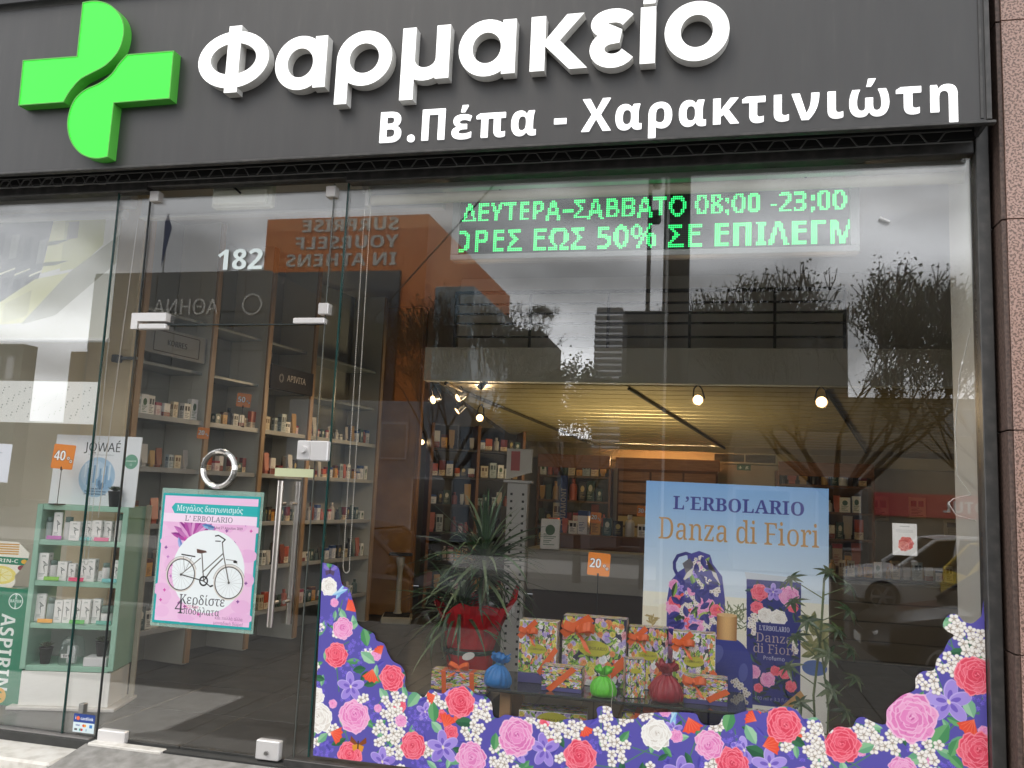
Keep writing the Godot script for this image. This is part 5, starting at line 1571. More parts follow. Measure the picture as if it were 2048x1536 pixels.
func palm() -> void:
	var p := thing("dracaena_palm", "dracaena palm in shiny red wrapping with a dark green ribbon", "plant", Vector3(-1.27, 0.3015, -0.62))
	var red := StandardMaterial3D.new()
	red.albedo_color = Color("b3121c")
	red.roughness = 0.22
	red.clearcoat_enabled = true
	red.clearcoat = 0.6
	part(p, "pot_wrap", lathe([[0, 0], [0.1, 0.0], [0.115, 0.05], [0.125, 0.15], [0.13, 0.18]], 44, 0.04, 11, 0.01), red)
	# flared wrapping, higher at the right
	var st := begin()
	var n := 40
	for i in n:
		for j in 5:
			var q := []
			for k in [[i, j], [i + 1, j], [i + 1, j + 1], [i, j + 1]]:
				var a: float = TAU * k[0] / n
				var t: float = k[1] / 5.0
				var peak := 0.24 + 0.035 * cos(a * 4.0 + 0.7) + 0.09 * pow(maxf(0.0, cos(a - 0.15)), 6.0) + 0.02 * cos(a * 7.0)
				var r := 0.12 + 0.045 * t + 0.04 * t * t + 0.014 * cos(a * 11.0 + t * 3.0) * (0.3 + t) + 0.06 * t * pow(maxf(0.0, cos(a - 0.15)), 6.0)
				q.append(Vector3(cos(a) * r, 0.18 + peak * t, sin(a) * r * 0.8))
			var c: Vector3 = (q[0] + q[2]) / 2.0
			face(st, q, (q[1] as Vector3 - q[0]).cross(q[3] - q[0]).normalized() * (1.0 if (q[1] as Vector3 - q[0]).cross(q[3] - q[0]).dot(Vector3(c.x, 0, c.z)) > 0.0 else -1.0))
	part(p, "flared_wrap", st.commit(), red)
	var green := mt(0.008, 0.03, 0.018, 0.4)
	part(p, "tie_ribbon", lathe([[0.134, 0.172], [0.137, 0.176], [0.137, 0.192], [0.134, 0.196]], 32), green)
	bow(p, Vector3(-0.1, 0.185, 0.1), 0.05, green, Vector3(0, -0.6, 0))
	part(p, "oval_tag", plate(ell(0, 0, 0.034, 0.019, 20, 0.3), 0, 0.001), mt(0.7, 0.68, 0.64, 0.5), Vector3(0.03, 0.175, 0.139), Vector3(-0.1, 0.2, 0))
	part(p, "soil", lathe([[0, 0.2], [0.12, 0.2], [0.0, 0.205]], 20), mt(0.02, 0.014, 0.01, 0.9))
	var bark := tri_mat(noise_tex(128, FastNoiseLite.TYPE_SIMPLEX, 0.05, [[0.0, 0.1, 0.08, 0.055], [1.0, 0.3, 0.26, 0.19]], 3, 81), 12.0, 0.8)
	bark.uv1_scale = Vector3(3, 40, 3)
	part(p, "trunk", path_tube([Vector3(0.06, 0.2, 0), Vector3(0.065, 0.42, 0.0), Vector3(0.055, 0.62, 0.01)], 0.016, 8), bark)
	part(p, "side_trunk", path_tube([Vector3(-0.05, 0.2, 0.02), Vector3(-0.06, 0.36, 0.03)], 0.013, 8), bark)
	var kinds := []
	for d in [[0.46, 0.027, 1.1], [0.42, 0.025, 1.6], [0.5, 0.027, 0.7], [0.4, 0.025, 2.1], [0.44, 0.022, 0.3]]: kinds.append(blade(d[0], d[1], d[2]))
	var gm := [mt(0.04, 0.08, 0.032, 0.35), mt(0.055, 0.11, 0.04, 0.35), mt(0.028, 0.055, 0.024, 0.4), mt(0.12, 0.16, 0.08, 0.4)]
	for c in [[Vector3(0.055, 0.66, 0.01), 130, 1.5, 1.0], [Vector3(-0.06, 0.42, 0.03), 90, 1.2, 0.85]]:
		for i in c[1]:
			var up: float = c[2] - (c[2] + 0.55) * pow(rng.randf(), 1.1)
			var lf := part(p, "leaf", kinds[rng.randi() % 5], gm[rng.randi() % 4], c[0] + Vector3(0, rng.randf_range(-0.09, 0.03), 0))
			lf.basis = Basis(Vector3.UP, i * 2.4 + rng.randf()) * Basis(Vector3.BACK, up) * Basis(Vector3.RIGHT, rng.randf_range(-0.3, 0.3)) * Basis.from_scale(Vector3.ONE * c[3] * rng.randf_range(0.8, 1.08))

func umbrella_plant() -> void:
	var p := thing("schefflera_plant", "slender umbrella plant with palm shaped leaves before the poster", "plant", Vector3(0.52, 0.001, -0.42))
	part(p, "pot", lathe([[0, 0], [0.06, 0], [0.075, 0.13], [0.08, 0.14], [0.07, 0.14], [0.065, 0.12], [0, 0.12]], 18), mt(0.05, 0.04, 0.035, 0.6))
	var stem := mt(0.12, 0.16, 0.06, 0.5)
	var lm := [mt(0.022, 0.045, 0.016, 0.35), mt(0.03, 0.06, 0.02, 0.35), mt(0.06, 0.085, 0.03, 0.4)]
	part(p, "stem", path_tube([Vector3(-0.02, 0.12, 0), Vector3(-0.035, 0.45, 0), Vector3(0.0, 0.75, 0), Vector3(0.015, 1.0, 0)], 0.006, 6), stem)
	part(p, "stem", path_tube([Vector3(0.02, 0.12, 0.01), Vector3(0.03, 0.4, 0.01), Vector3(0.0, 0.66, 0.02), Vector3(-0.03, 0.78, 0.02)], 0.005, 6), stem)
	var leaflet := blade(0.075, 0.022, 0.5, 5)
	var heads := [[Vector3(-0.14, 0.99, 0.03), Vector3(0.015, 0.9, 0)], [Vector3(0.03, 1.03, 0.02), Vector3(0.015, 1.0, 0)], [Vector3(0.13, 0.97, 0), Vector3(0.015, 0.92, 0)], [Vector3(-0.13, 0.88, 0.02), Vector3(0.0, 0.75, 0)], [Vector3(0.12, 0.86, 0.03), Vector3(0.005, 0.8, 0)], [Vector3(-0.12, 0.72, 0.03), Vector3(-0.01, 0.62, 0)], [Vector3(0.13, 0.68, 0.02), Vector3(0.0, 0.6, 0)], [Vector3(-0.15, 0.58, 0.04), Vector3(-0.03, 0.5, 0)], [Vector3(0.02, 0.66, 0.08), Vector3(0.0, 0.64, 0)], [Vector3(0.15, 0.55, 0.02), Vector3(0.02, 0.42, 0)], [Vector3(-0.1, 0.42, 0.05), Vector3(-0.03, 0.36, 0)], [Vector3(0.1, 0.4, 0.05), Vector3(0.02, 0.33, 0)], [Vector3(0.03, 0.5, 0.09), Vector3(0.0, 0.45, 0)], [Vector3(-0.07, 0.8, 0.08), Vector3(0.0, 0.72, 0)], [Vector3(0.06, 0.77, 0.07), Vector3(0.0, 0.7, 0)], [Vector3(-0.06, 0.3, 0.08), Vector3(-0.02, 0.25, 0)]]
	for h in heads:
		var tip: Vector3 = h[0]
		part(p, "leaf_stalk", tube(h[1], tip, 0.003, 0.002, 5), stem)
		var out: Vector3 = (tip - h[1]).normalized()
		for k in 7:
			var lf := part(p, "leaflet", leaflet, lm[rng.randi() % 3], tip)
			var a := TAU * k / 7.0 + rng.randf_range(-0.15, 0.15)
			lf.basis = Basis(Quaternion(Vector3.UP, (out + Vector3(0, 0.6, 0.5)).normalized())) * Basis(Vector3.UP, a) * Basis(Vector3.BACK, -0.15) * Basis.from_scale(Vector3.ONE * rng.randf_range(0.85, 1.15))

func big_poster(flor: Array) -> void:
	var w := 1240
	var h := 1660
	var cv := Canvas.new(w, h, Color("86b3e0"))
	for y in h:
		var t := float(y) / h
		var c := Color("8cbcf0").lerp(Color("eaf3f8"), clampf(t / 0.5, 0, 1))
		if t > 0.46: c = Color("f3f2e2")
		if t > 0.52: c = Color("ece6ce").lerp(Color("f4f3ea"), clampf((t - 0.52) * 4.0, 0, 1))
		cv.im.fill_rect(Rect2i(0, y, w, 1), c)
	for k in 14: cv.oval(200.0 + (k * 331) % 900, 830.0 + (k * 57) % 120, 130, 22, Color("ece8d2") if k % 2 else Color("efeee2"))
	cv.fit("L’ERBOLARIO", serif_bold, 128, 190, 1085, 190, Color("4a4f9c"))
	cv.fit("Danza di Fiori", serif, 206, 92, 1180, 398, Color("c79a62"))
	# drawstring bag
	var bag := vec2s([185, 1400, 170, 1100, 168, 811, 185, 690, 240, 620, 310, 570, 300, 500, 380, 468, 455, 490, 475, 550, 540, 630, 562, 785, 566, 1100, 550, 1400])
	cv.stroke([Vector2(345, 505), Vector2(290, 490), Vector2(235, 510), Vector2(212, 555), Vector2(214, 600), Vector2(240, 650)], 22, Color("3e3f86"))
	cv.poly(bag, Color("51509e"))
	garden(cv, 180, 480, 560, 1400, 46, 230, Geometry2D.offset_polygon(bag, -30)[0])
	for k in 60:
		var p := Vector2(rng.randf_range(190, 550), rng.randf_range(520, 1380))
		if Geometry2D.is_point_in_polygon(p, Geometry2D.offset_polygon(bag, -30)[0]): leaf(cv, p.x, p.y, 40, rng.randf() * TAU, Color("4a4896"), Color("3a3a80"), 0.5)
	cv.poly(vec2s([345, 560, 318, 520, 268, 560, 300, 640]), Color("6a6870"))
	cv.poly(vec2s([350, 575, 330, 640, 262, 690, 300, 620]), Color("dcd8d2"))
	cv.poly(vec2s([455, 560, 500, 610, 530, 690, 480, 630]), Color("dedcd8"))
	cv.poly(vec2s([430, 520, 470, 560, 500, 610, 450, 590]), Color("45443f"))
	cv.stroke([Vector2(240, 650), Vector2(330, 720), Vector2(430, 790)], 20, Color("45468e"))
	# rosemary behind the bottle
	for k in 60:
		var a := -PI / 2 + (k % 13 - 6) * 0.2
		var o := Vector2(560.0 + (k * 37) % 140, 980.0 - (k * 53) % 150)
		cv.line(o, o + Vector2(cos(a), sin(a)) * 46, 6, Color("5d6a44") if k % 2 else Color("7f8a62"))
	# carton of perfume
	cv.poly(vec2s([690, 590, 1000, 605, 1062, 640, 704, 640]), Color("c9d2dc"))
	cv.poly(vec2s([704, 636, 1062, 636, 1058, 1450, 716, 1450]), Color("2b3180"))
	for k in 90: leaf(cv, rng.randf_range(725, 1040), rng.randf_range(660, 1430), 34, rng.randf() * TAU, Color("26402f") if k % 3 else Color("3f6b52"), Color("1d2a5c"), 0.4)
	for q in [[760, 1240, 44, 1], [850, 1280, 50, 1], [960, 1230, 40, 0], [900, 1220, 34, 0], [1000, 1310, 38, 0], [790, 1340, 30, 0], [1010, 800, 36, 0]]: rose(cv, q[0], q[1], q[2], C_PINK if q[3] else C_CORAL)
	rose(cv, 790, 720, 58, C_CORAL)
	rose(cv, 985, 730, 68, C_PINK)
	iris(cv, 880, 710, 60)
	rose(cv, 775, 820, 44, C_CORAL)
	rose(cv, 830, 868, 52, C_WHITE)
	rose(cv, 915, 880, 58, C_WHITE)
	for k in 4: blossom(cv, 750, 890 + k * 26, 26)
	for k in 4: blossom(cv, 1010, 1000 + k * 26, 26)
	cv.poly(vec2s([770, 915, 1010, 915, 1000, 1160, 780, 1160]), Color("2b3180"))
	cv.fit("L’ERBOLARIO", serif_bold, 44, 790, 990, 965, Color("d8d8e4"))
	cv.text("Danza", serif, 80, 889, 1040, Color("b9a8a6"), 1.0, 0.0, 1)
	cv.text("di Fiori", serif, 80, 889, 1112, Color("b9a8a6"), 1.0, 0.0, 1)
	cv.text("Profumo", sans, 36, 889, 1155, Color("d8d8e4"), 1.0, 0.0, 1)
	cv.text("100 ml e 3.3 fl.oz", sans, 30, 880, 1415, Color("a8aac8"), 1.0, 0.0, 1)
	# bottle with gilt cap
	cv.oval(578, 1230, 175, 205, Color("333d98"))
	cv.im.fill_rect(Rect2i(403, 1230, 350, 430), Color("333d98"))
	cv.oval(505, 1150, 46, 70, Color("5a64b4"), 0.5)
	cv.oval(690, 1250, 30, 60, Color("525cb0"), 0.1)
	for i in 134:
		var f := sin(i / 134.0 * 3.1)
		cv.im.fill_rect(Rect2i(510 + i, 885, 1, 165), Color("9a6a3a").lerp(Color("e6b878"), f))
	cv.oval(577, 885, 67, 13, Color("e2bb82"))
	for k in 8: blossom(cv, 640.0 + (k * 37) % 90, 1320 + k * 28, 22)
	for k in 14: leaf(cv, 40 + (k * 17) % 60, 930.0 + (k * 23) % 50, 26, k * 0.9, Color("c3b078"), Color("a08d58"), 0.25)
	for k in 22: leaf(cv, 1090.0 + (k * 43) % 140, 860.0 + (k * 71) % 260, 50, k * 1.3, Color("6b7648") if k % 2 else Color("a3a272"), Color("8b8a5a"), 0.4)
	cv.oval(1150, 1180, 80, 50, Color("5672b0"))
	cv.poly(vec2s([900, 1480, 1060, 1330, 1090, 1370, 960, 1500]), Color("c79a62"))
	var p := thing("perfume_poster", "large pale blue poster of a flower bag and a perfume bottle", "poster", Vector3(0.118, 0.15, -0.74))
	part(p, "board", sheet(0.95, 1.29, 0.012), tex_mat(cv.done(), 0.35), Vector3.ZERO, Vector3(-0.02, 0, -0.006))
	part(p, "stand", cbox(0.5, 0.15, 0.1, 0.004), mt(0.06, 0.06, 0.06, 0.6), Vector3(0, -0.149, -0.03))

func led_sign() -> void:
	# scrolling dot display: one lamp in every cell of a 198 by 30 grid
	var cols := 198
	var rows := 30
	var cell := 10
	var grid := Canvas.new(cols, rows, Color.BLACK)
	grid.fit("ΔΕΥΤΕΡΑ–ΣΑΒΒΑΤΟ 08:00 -23:00", sans_bold, 14.6, 1.0, 197.0, 12.4, Color.WHITE)
	grid.fit("ΟΡΕΣ ΕΩΣ 50% ΣΕ ΕΠΙΛΕΓΜ", sans_bold, 16.5, -5.0, 202.0, 28.6, Color.WHITE)
	var em := Canvas.new(cols * cell, rows * cell, Color.BLACK)
	var al := Canvas.new(cols * cell, rows * cell, Color("070908"))
	for y in rows:
		for x in cols:
			var on := grid.im.get_pixel(x, y).r > 0.5
			var cx := x * cell + cell / 2.0
			var cy := y * cell + cell / 2.0
			if on:
				em.im.fill_rect(Rect2i(x * cell + 2, y * cell + 1, 6, 8), Color(0.2, 1.0, 0.5))
				em.im.fill_rect(Rect2i(x * cell + 1, y * cell + 2, 8, 6), Color(0.2, 1.0, 0.5))
			else:
				al.im.fill_rect(Rect2i(x * cell + 3, y * cell + 3, 4, 4), Color("5a625e"))
	var m := tex_mat(al.done(), 0.55)
	m.emission_enabled = true
	m.emission = Color.BLACK
	m.emission_texture = ImageTexture.create_from_image(em.done())
	m.emission_energy_multiplier = 1.9
	var s := thing("led_display", "wide black LED display with two lines of green dotted Greek text", "led sign", Vector3(-0.355, 2.585, -0.3))
	part(s, "led_screen", sheet(2.0, 0.305, 0.004), m, Vector3(0, 0.03, 0.003))
	var grey := mt(0.4, 0.41, 0.4, 0.5)
	bar(s, "bezel", -1.045, 0.0, 1.045, 0.03, -0.05, 0.006, grey)
	bar(s, "bezel", -1.045, 0.336, 1.045, 0.366, -0.05, 0.006, grey)
	bar(s, "bezel", -1.045, 0.031, -1.002, 0.335, -0.05, 0.006, grey)
	bar(s, "bezel", 1.002, 0.031, 1.045, 0.335, -0.05, 0.006, grey)
	bar(s, "casing", -1.04, 0.004, 1.04, 0.36, -0.1, -0.051, mt(0.3, 0.31, 0.3, 0.6))
	for x in [-0.8, 0.8]: part(s, "hanger", tube(Vector3(x, 0.36, -0.06), Vector3(x, 0.81, -0.06), 0.006), mt(0.1, 0.1, 0.1, 0.4))

func blind() -> void:
	var b := thing("roller_blind", "rolled up cream roller blind along the top of the big window", "blind", Vector3.ZERO)
	part(b, "roll", tube(Vector3(-1.8, 2.872, -0.12), Vector3(1.11, 2.872, -0.12), 0.027, -1, 18), mt(0.62, 0.58, 0.44, 0.7))
	part(b, "cassette", cbox(3.0, 0.055, 0.05, 0.004), mt(0.62, 0.63, 0.62, 0.45), Vector3(-0.37, 2.925, -0.15))
	part(b, "bracket", cbox(0.022, 0.11, 0.05, 0.004), mt(0.65, 0.64, 0.6, 0.5), Vector3(-1.823, 2.835, -0.12))
	chain("long bead chain of the roller blind left of the big window", Vector3(-1.815, 2.83, -0.1), Vector3(-1.8, 0.93, -0.1), 0.034, mt(0.72, 0.68, 0.6, 0.4))
	solo("cable_loop", "thin pale cable hanging in a loop at the right jamb", "cable", path_tube([Vector3(1.105, 2.15, -0.05), Vector3(1.06, 1.95, -0.06), Vector3(1.035, 1.7, -0.06), Vector3(1.04, 1.5, -0.06), Vector3(1.09, 1.42, -0.05), Vector3(1.02, 1.4, -0.05), Vector3(1.0, 1.38, -0.05), Vector3(1.03, 1.33, -0.05), Vector3(1.105, 1.31, -0.05)], 0.0025, 5), mt(0.65, 0.63, 0.58, 0.5))

# ---------------------------------------------------------------- vinyl, paper and numbers on the glass
func stickers() -> void:
	var x0 := -1.9
	var x1 := 1.13
	var y0 := 0.03
	var y1 := 0.98
	var w := 2040
	var k := w * 2 / (x1 - x0)
	var h := int((y1 - y0) * w * 2 / (x1 - x0))
	# drawn at double size in two halves would not fit the texture limit, so it is drawn at 4080 and halved
	var cv := Canvas.new(w * 2, h, Color("5f58b0"))
	var greens := [[Color("6fae74"), Color("4f9460")], [Color("93c79a"), Color("6fae86")], [Color("2f6146"), Color("3d7452")], [Color("a6d3ae"), Color("84bc96")]]
	var at := func(x: float, y: float) -> Vector2: return Vector2((x - x0) * k, (y1 - y) * k)
	var lav := [Color("665cc2"), Color("4f48a6")]
	for i in 260:
		var p := Vector2(rng.randf() * w * 2, rng.randf() * h)
		leaf(cv, p.x, p.y, rng.randf_range(22, 60), rng.randf() * TAU, lav[0], lav[1], 0.3)
	for i in 60: stars(cv, rng.randf() * w * 2, rng.randf() * h, rng.randf_range(50, 90))
	for i in 330:
		var p := Vector2(rng.randf() * w * 2, rng.randf() * h)
		var g: Array = greens[rng.randi() % 4]
		if rng.randf() < 0.4:
			var a := rng.randf() * TAU
			cv.line(p, p + Vector2(cos(a), sin(a)) * 190, 7, Color("56886a"))
		leaf(cv, p.x, p.y, rng.randf_range(28, 62), rng.randf() * TAU, g[0], g[1], 0.42)
	for i in 70: blossom2(cv, rng.randf() * w * 2, rng.randf_range(0.35, 1.0) * h, rng.randf_range(14, 46))
	for i in 60:
		var p := Vector2(rng.randf() * w * 2, rng.randf_range(0.3, 1.0) * h)
		match i % 4:
			0: rose(cv, p.x, p.y, rng.randf_range(26, 44), C_PINK)
			1: poppy(cv, p.x, p.y, rng.randf_range(26, 44), rng.randf() * TAU)
			2: iris(cv, p.x, p.y, rng.randf_range(50, 80))
			3: rose(cv, p.x, p.y, rng.randf_range(26, 50), C_CORAL)
	var F := {
		"star": [-1.653, 0.55, 0.067, -1.338, 0.262, 0.067, -1.796, 0.066, 0.075, -1.842, 0.665, 0.05, 0.088, 0.311, 0.058, 1.089, 0.585, 0.05, -1.0, 0.06, 0.06, -0.3, 0.09, 0.07, 0.5, 0.15, 0.07, -0.62, 0.07, 0.06],
		"leaf": [-1.631, 0.616, 0.038, -1.611, 0.521, 0.038, -1.651, 0.462, 0.029, -1.365, 0.353, 0.042, -1.264, 0.301, 0.042, -1.243, 0.233, 0.033, -1.111, 0.27, 0.038, -1.819, 0.127, 0.029, -0.959, 0.201, 0.033, -1.516, 0.355, 0.033, -1.858, 0.403, 0.025, -1.698, 0.668, 0.029, 0.087, 0.397, 0.042, 0.18, 0.349, 0.038, 0.202, 0.281, 0.038, 0.645, 0.342, 0.033, 0.988, 0.379, 0.033, 1.05, 0.547, 0.038, 0.371, 0.341, 0.033, 0.844, 0.322, 0.038, 0.937, 0.42, 0.05],
		"iris": [-1.69, 0.378, 0.071, -1.208, 0.148, 0.079, -0.725, 0.189, 0.075, -1.505, 0.051, 0.067, 0.972, 0.56, 0.092, 0.259, 0.231, 0.075, -0.12, 0.16, 0.07],
		"poppy": [-1.722, 0.752, 0.038, -1.588, 0.443, 0.042, -1.552, 0.558, 0.029, -1.753, 0.15, 0.042, -1.276, 0.369, 0.029, -1.198, 0.265, 0.042, -0.074, 0.366, 0.046, 0.184, 0.417, 0.033, 0.259, 0.315, 0.046, 1.051, 0.473, 0.046],
		"blossom": [-1.462, 0.328, 0.058, -1.481, 0.217, 0.075, -1.449, 0.119, 0.042, -1.027, 0.331, 0.05, -1.067, 0.228, 0.05, -0.689, 0.274, 0.05, -0.603, 0.283, 0.05, -0.45, 0.365, 0.03, -0.44, 0.285, 0.05, -0.4, 0.223, 0.06, -0.922, 0.107, 0.05, 0.427, 0.382, 0.05, 0.461, 0.302, 0.058, 0.659, 0.409, 0.045, 0.739, 0.373, 0.05, 0.969, 0.711, 0.05, 0.902, 0.636, 0.045, 1.056, 0.82, 0.065, 0.999, 0.87, 0.035, 0.884, 0.354, 0.058, 1.094, 0.777, 0.042, -1.62, 0.335, 0.02],
		"coral": [-1.777, 0.52, 0.06, -1.482, 0.437, 0.063, -1.672, 0.064, 0.063, -1.136, 0.359, 0.071, -1.356, 0.14, 0.063, -0.56, 0.177, 0.075, 0.103, 0.22, 0.071, 0.315, 0.402, 0.075, 0.554, 0.346, 0.075, 1.072, 0.672, 0.079, 1.078, 0.375, 0.079, 0.7, 0.16, 0.07],
		"pink": [-1.75, 0.648, 0.054, -1.662, 0.242, 0.079, -0.859, 0.231, 0.088, -1.07, 0.114, 0.075, -1.423, 0.246, 0.029, 0.004, 0.288, 0.063, 0.827, 0.484, 0.104, 0.791, 0.269, 0.058, -0.136, 0.309, 0.029, 0.4, 0.16, 0.08],
		"white": [-1.842, 0.843, 0.046, -1.865, 0.318, 0.042, -1.844, 0.216, 0.071, -0.225, 0.307, 0.067],
		"bud": [-1.805, 0.768, 0.022, -1.777, 0.29, 0.022]}
	var angle := 0.0
	for kind in F:
		var a: Array = F[kind]
		for i in range(0, a.size(), 3):
			var p: Vector2 = at.call(a[i], a[i + 1])
			var r: float = a[i + 2] * k
			angle += 2.4
			match kind:
				"star": stars(cv, p.x, p.y, r)
				"leaf":
					var g: Array = greens[i % 4]
					leaf(cv, p.x, p.y, r * 1.2, angle, g[0], g[1], 0.55)
				"iris": iris(cv, p.x, p.y, r)
				"poppy": poppy(cv, p.x, p.y, r * 0.85, angle)
				"blossom": blossom2(cv, p.x, p.y, r)
				"coral": rose(cv, p.x, p.y, r, C_CORAL)
				"pink": rose(cv, p.x, p.y, r, C_PINK)
				"white": rose(cv, p.x, p.y, r, C_WHITE)
				"bud": rose(cv, p.x, p.y, r, C_PINK)
	var bf: Vector2 = at.call(-1.633, 0.118)
	butterfly(cv, bf.x, bf.y, 52, Color("8a4a22"), Color("e39a30"))
	bf = at.call(-1.84, 0.925)
	butterfly(cv, bf.x, bf.y, 44, Color("8a78c8"), Color("5a4a6a"))
	bf = at.call(-1.78, 0.82)
	for s in [-0.5, 0.2]: leaf(cv, bf.x, bf.y, 60, -0.6 + s, Color("bfe0f6"), Color("8fc4ec"), 0.25)
	bf = at.call(-0.15, 0.39)
	for s in [-0.5, 0.2]: leaf(cv, bf.x, bf.y, 50, -1.3 + s, Color("bfe0f6"), Color("8fc4ec"), 0.25)
	var outline := vec2s([-1.883, 0.957, -1.828, 0.952, -1.794, 0.933, -1.781, 0.884, -1.765, 0.852, -1.732, 0.838, -1.705, 0.774, -1.689, 0.734, -1.676, 0.678, -1.634, 0.653, -1.588, 0.636, -1.573, 0.605, -1.532, 0.592, -1.512, 0.554, -1.483, 0.516, -1.438, 0.496, -1.414, 0.459, -1.415, 0.419, -1.397, 0.382, -1.354, 0.382, -1.318, 0.362, -1.286, 0.401, -1.252, 0.391, -1.218, 0.390, -1.186, 0.417, -1.119, 0.434, -1.081, 0.415, -1.059, 0.398, -1.009, 0.394, -0.983, 0.366, -0.973, 0.314, -0.948, 0.305, -0.916, 0.323, -0.867, 0.320, -0.803, 0.323, -0.738, 0.318, -0.675, 0.313, -0.628, 0.333, -0.581, 0.330, -0.519, 0.340, -0.488, 0.354, -0.493, 0.391, -0.466, 0.405, -0.428, 0.401, -0.415, 0.361, -0.365, 0.359, -0.320, 0.364, -0.308, 0.372, -0.287, 0.389, -0.197, 0.404, -0.142, 0.409, -0.058, 0.413, -0.040, 0.388, -0.018, 0.369, 0.044, 0.375, 0.065, 0.416, 0.108, 0.424, 0.158, 0.443, 0.201, 0.451, 0.237, 0.444, 0.265, 0.464, 0.322, 0.480, 0.371, 0.467, 0.399, 0.435, 0.447, 0.447, 0.475, 0.415, 0.485, 0.360, 0.502, 0.389, 0.537, 0.417, 0.591, 0.419, 0.612, 0.456, 0.639, 0.466, 0.680, 0.449, 0.727, 0.447, 0.731, 0.502, 0.761, 0.540, 0.795, 0.571, 0.842, 0.596, 0.846, 0.645, 0.876, 0.675, 0.916, 0.682, 0.930, 0.728, 0.957, 0.765, 0.977, 0.809, 0.998, 0.831, 0.965, 0.850, 0.956, 0.877, 0.980, 0.914, 1.012, 0.916, 1.038, 0.890, 1.071, 0.886, 1.104, 0.916, 1.115, 0.917, 1.115, 0.04, -1.862, 0.04])
	var sm := PackedVector2Array()
	var n := outline.size()
	for i in n:
		sm.append(outline[i])
		if i < n - 3 and i > 0:
			for q in [0.33, 0.67]: sm.append(outline[i].cubic_interpolate(outline[i + 1], outline[i - 1], outline[i + 2], q))
	var vin := tex_mat(cv.done(), 0.4)
	var pieces := Geometry2D.offset_polygon(sm, 0.0)
	solo("flower_sticker", "violet flower print vinyl along the bottom of the big window", "sticker", plate(pieces[0], 0.0012, 0.002, Rect2(x0, y0, x1 - x0, y1 - y0)), vin)

	# house number
	var num := thing("house_number", "white house number 182 on the glass above the door", "number", Vector3(-2.49, 2.524, 0.0012))
	var wh := mt(0.66, 0.74, 0.73, 0.5)
	for i in 3: lettering(num, "digit", "182"[i], sans_bold, 0.155, wh, Vector3(-0.092 + 0.092 * i, 0.0, 0.001), Vector3.ZERO, 0.001).scale = Vector3(1.14, 1.0, 1.0)
	# door poster
	var W := 1140
	var H := 1330
	var dp := Canvas.new(W, H, Color("1fa3a6"))
	dp.im.fill_rect(Rect2i(24, 24, W - 48, H - 48), Color("eec4e4"))
	for i in 90:
		var p := Vector2(rng.randf_range(60, W - 60), rng.randf_range(260, H - 60))
		dp.oval(p.x, p.y, rng.randf_range(40, 110), rng.randf_range(30, 80), Color("eec4e4").lerp(Color("e2a4d6"), rng.randf() * 0.5))
	for i in 11:
		var a := -2.9 + i * 0.27
		leaf(dp, 400 + cos(a) * 130, 480 + sin(a) * 140, 150, a, Color("b04aa0").lerp(Color("e6b6dc"), (i % 3) * 0.4), Color("8c2f86").lerp(Color("d893cc"), (i % 2) * 0.5), 0.24)
	leaf(dp, 570, 330, 90, 0.2, Color("4a7ab0"), Color("86b4d8"), 0.3)
	leaf(dp, 250, 520, 80, 1.2, Color("6f86c8"), Color("9fb4e0"), 0.3)
	for i in 34:
		var p := Vector2(rng.randf_range(50, W - 50), rng.randf_range(60, H - 60))
		for j in 4: dp.oval(p.x + cos(j * 1.57) * 9, p.y + sin(j * 1.57) * 9, 9, 6, [Color("d24aa8"), Color("a04a9a"), Color("c07ac0"), Color("7a3a8a")][i % 4], j * 1.57)
	dp.oval(600, 780, 420, 420, Color("edf3f5"))
	dp.im.fill_rect(Rect2i(24, 205, W - 48, 90), Color("f4dcf0"))
	dp.poly(vec2s([110, 145, 150, 100, W - 24, 100, W - 24, 205, 150, 205]), Color("2fb0b2"))
	dp.text("Μεγάλος διαγωνισμός", serif, 82, 560, 178, Color("f6fbfb"), 0.9, 0.0, 1)
	dp.text("L’ ERBOLARIO", serif, 74, 560, 278, Color("6a6070"), 1.1, 0.0, 1)
	dp.text("από 7 έως 27 Απριλίου 2019", serif, 34, 760, 345, Color("5a3050"), 0.9, 0.0, 1)
	bicycle(dp, 290, 830, 850, 880, 168)
	dp.text("Κερδίστε", serif, 130, 560, 1120, Color("3a3a40"), 0.95, 0.0, 1)
	dp.text("4", serif, 190, 250, 1220, Color("3a3a44"))
	dp.text("vintage", serif, 50, 440, 1160, Color("d05a8a"), 1.0, 0.0, 1)
	dp.text("ποδήλατα", serif, 100, 560, 1220, Color("4a4a50"), 0.9, 0.0, 1)
	dp.text("και πολλά άλλα", serif, 44, 880, 1250, Color("9a5a90"), 1.0, 0.0, 1)
	dp.text("μοναδικά δώρα!", serif, 44, 880, 1300, Color("9a5a90"), 1.0, 0.0, 1)
	var po := thing("bicycle_poster", "pink contest poster with a vintage bicycle taped on the door", "poster", Vector3(-2.53, 0.6, 0.001))
	part(po, "print", sheet(0.567, 0.665, 0.0008), tex_mat(dp.done(), 0.35), Vector3(0, 0, 0.003), Vector3(0, 0, 0.004))
	var sleeve := pane_mat(0.3)
	sleeve.roughness = 0.15
	part(po, "clear_sleeve", plate(rect(-0.296, -0.018, 0.296, 0.69), 0.0, 0.0006), sleeve, Vector3(0, 0, 0.0002))
	# card payment sticker
	var cs := Canvas.new(260, 200, Color("d7e6ea"))
	cs.im.fill_rect(Rect2i(0, 0, 260, 92), Color("1d3f8c"))
	cs.text("i", sans_bold, 46, 16, 62, Color("f4f4f4"))
	cs.oval(54, 48, 22, 22, Color("ef6a3a"))
	cs.text("cardlink", sans_bold, 44, 84, 64, Color("f4f4f4"), 0.9)
	cs.text("VISA", sans_bold, 24, 30, 132, Color("2a3a8a"))
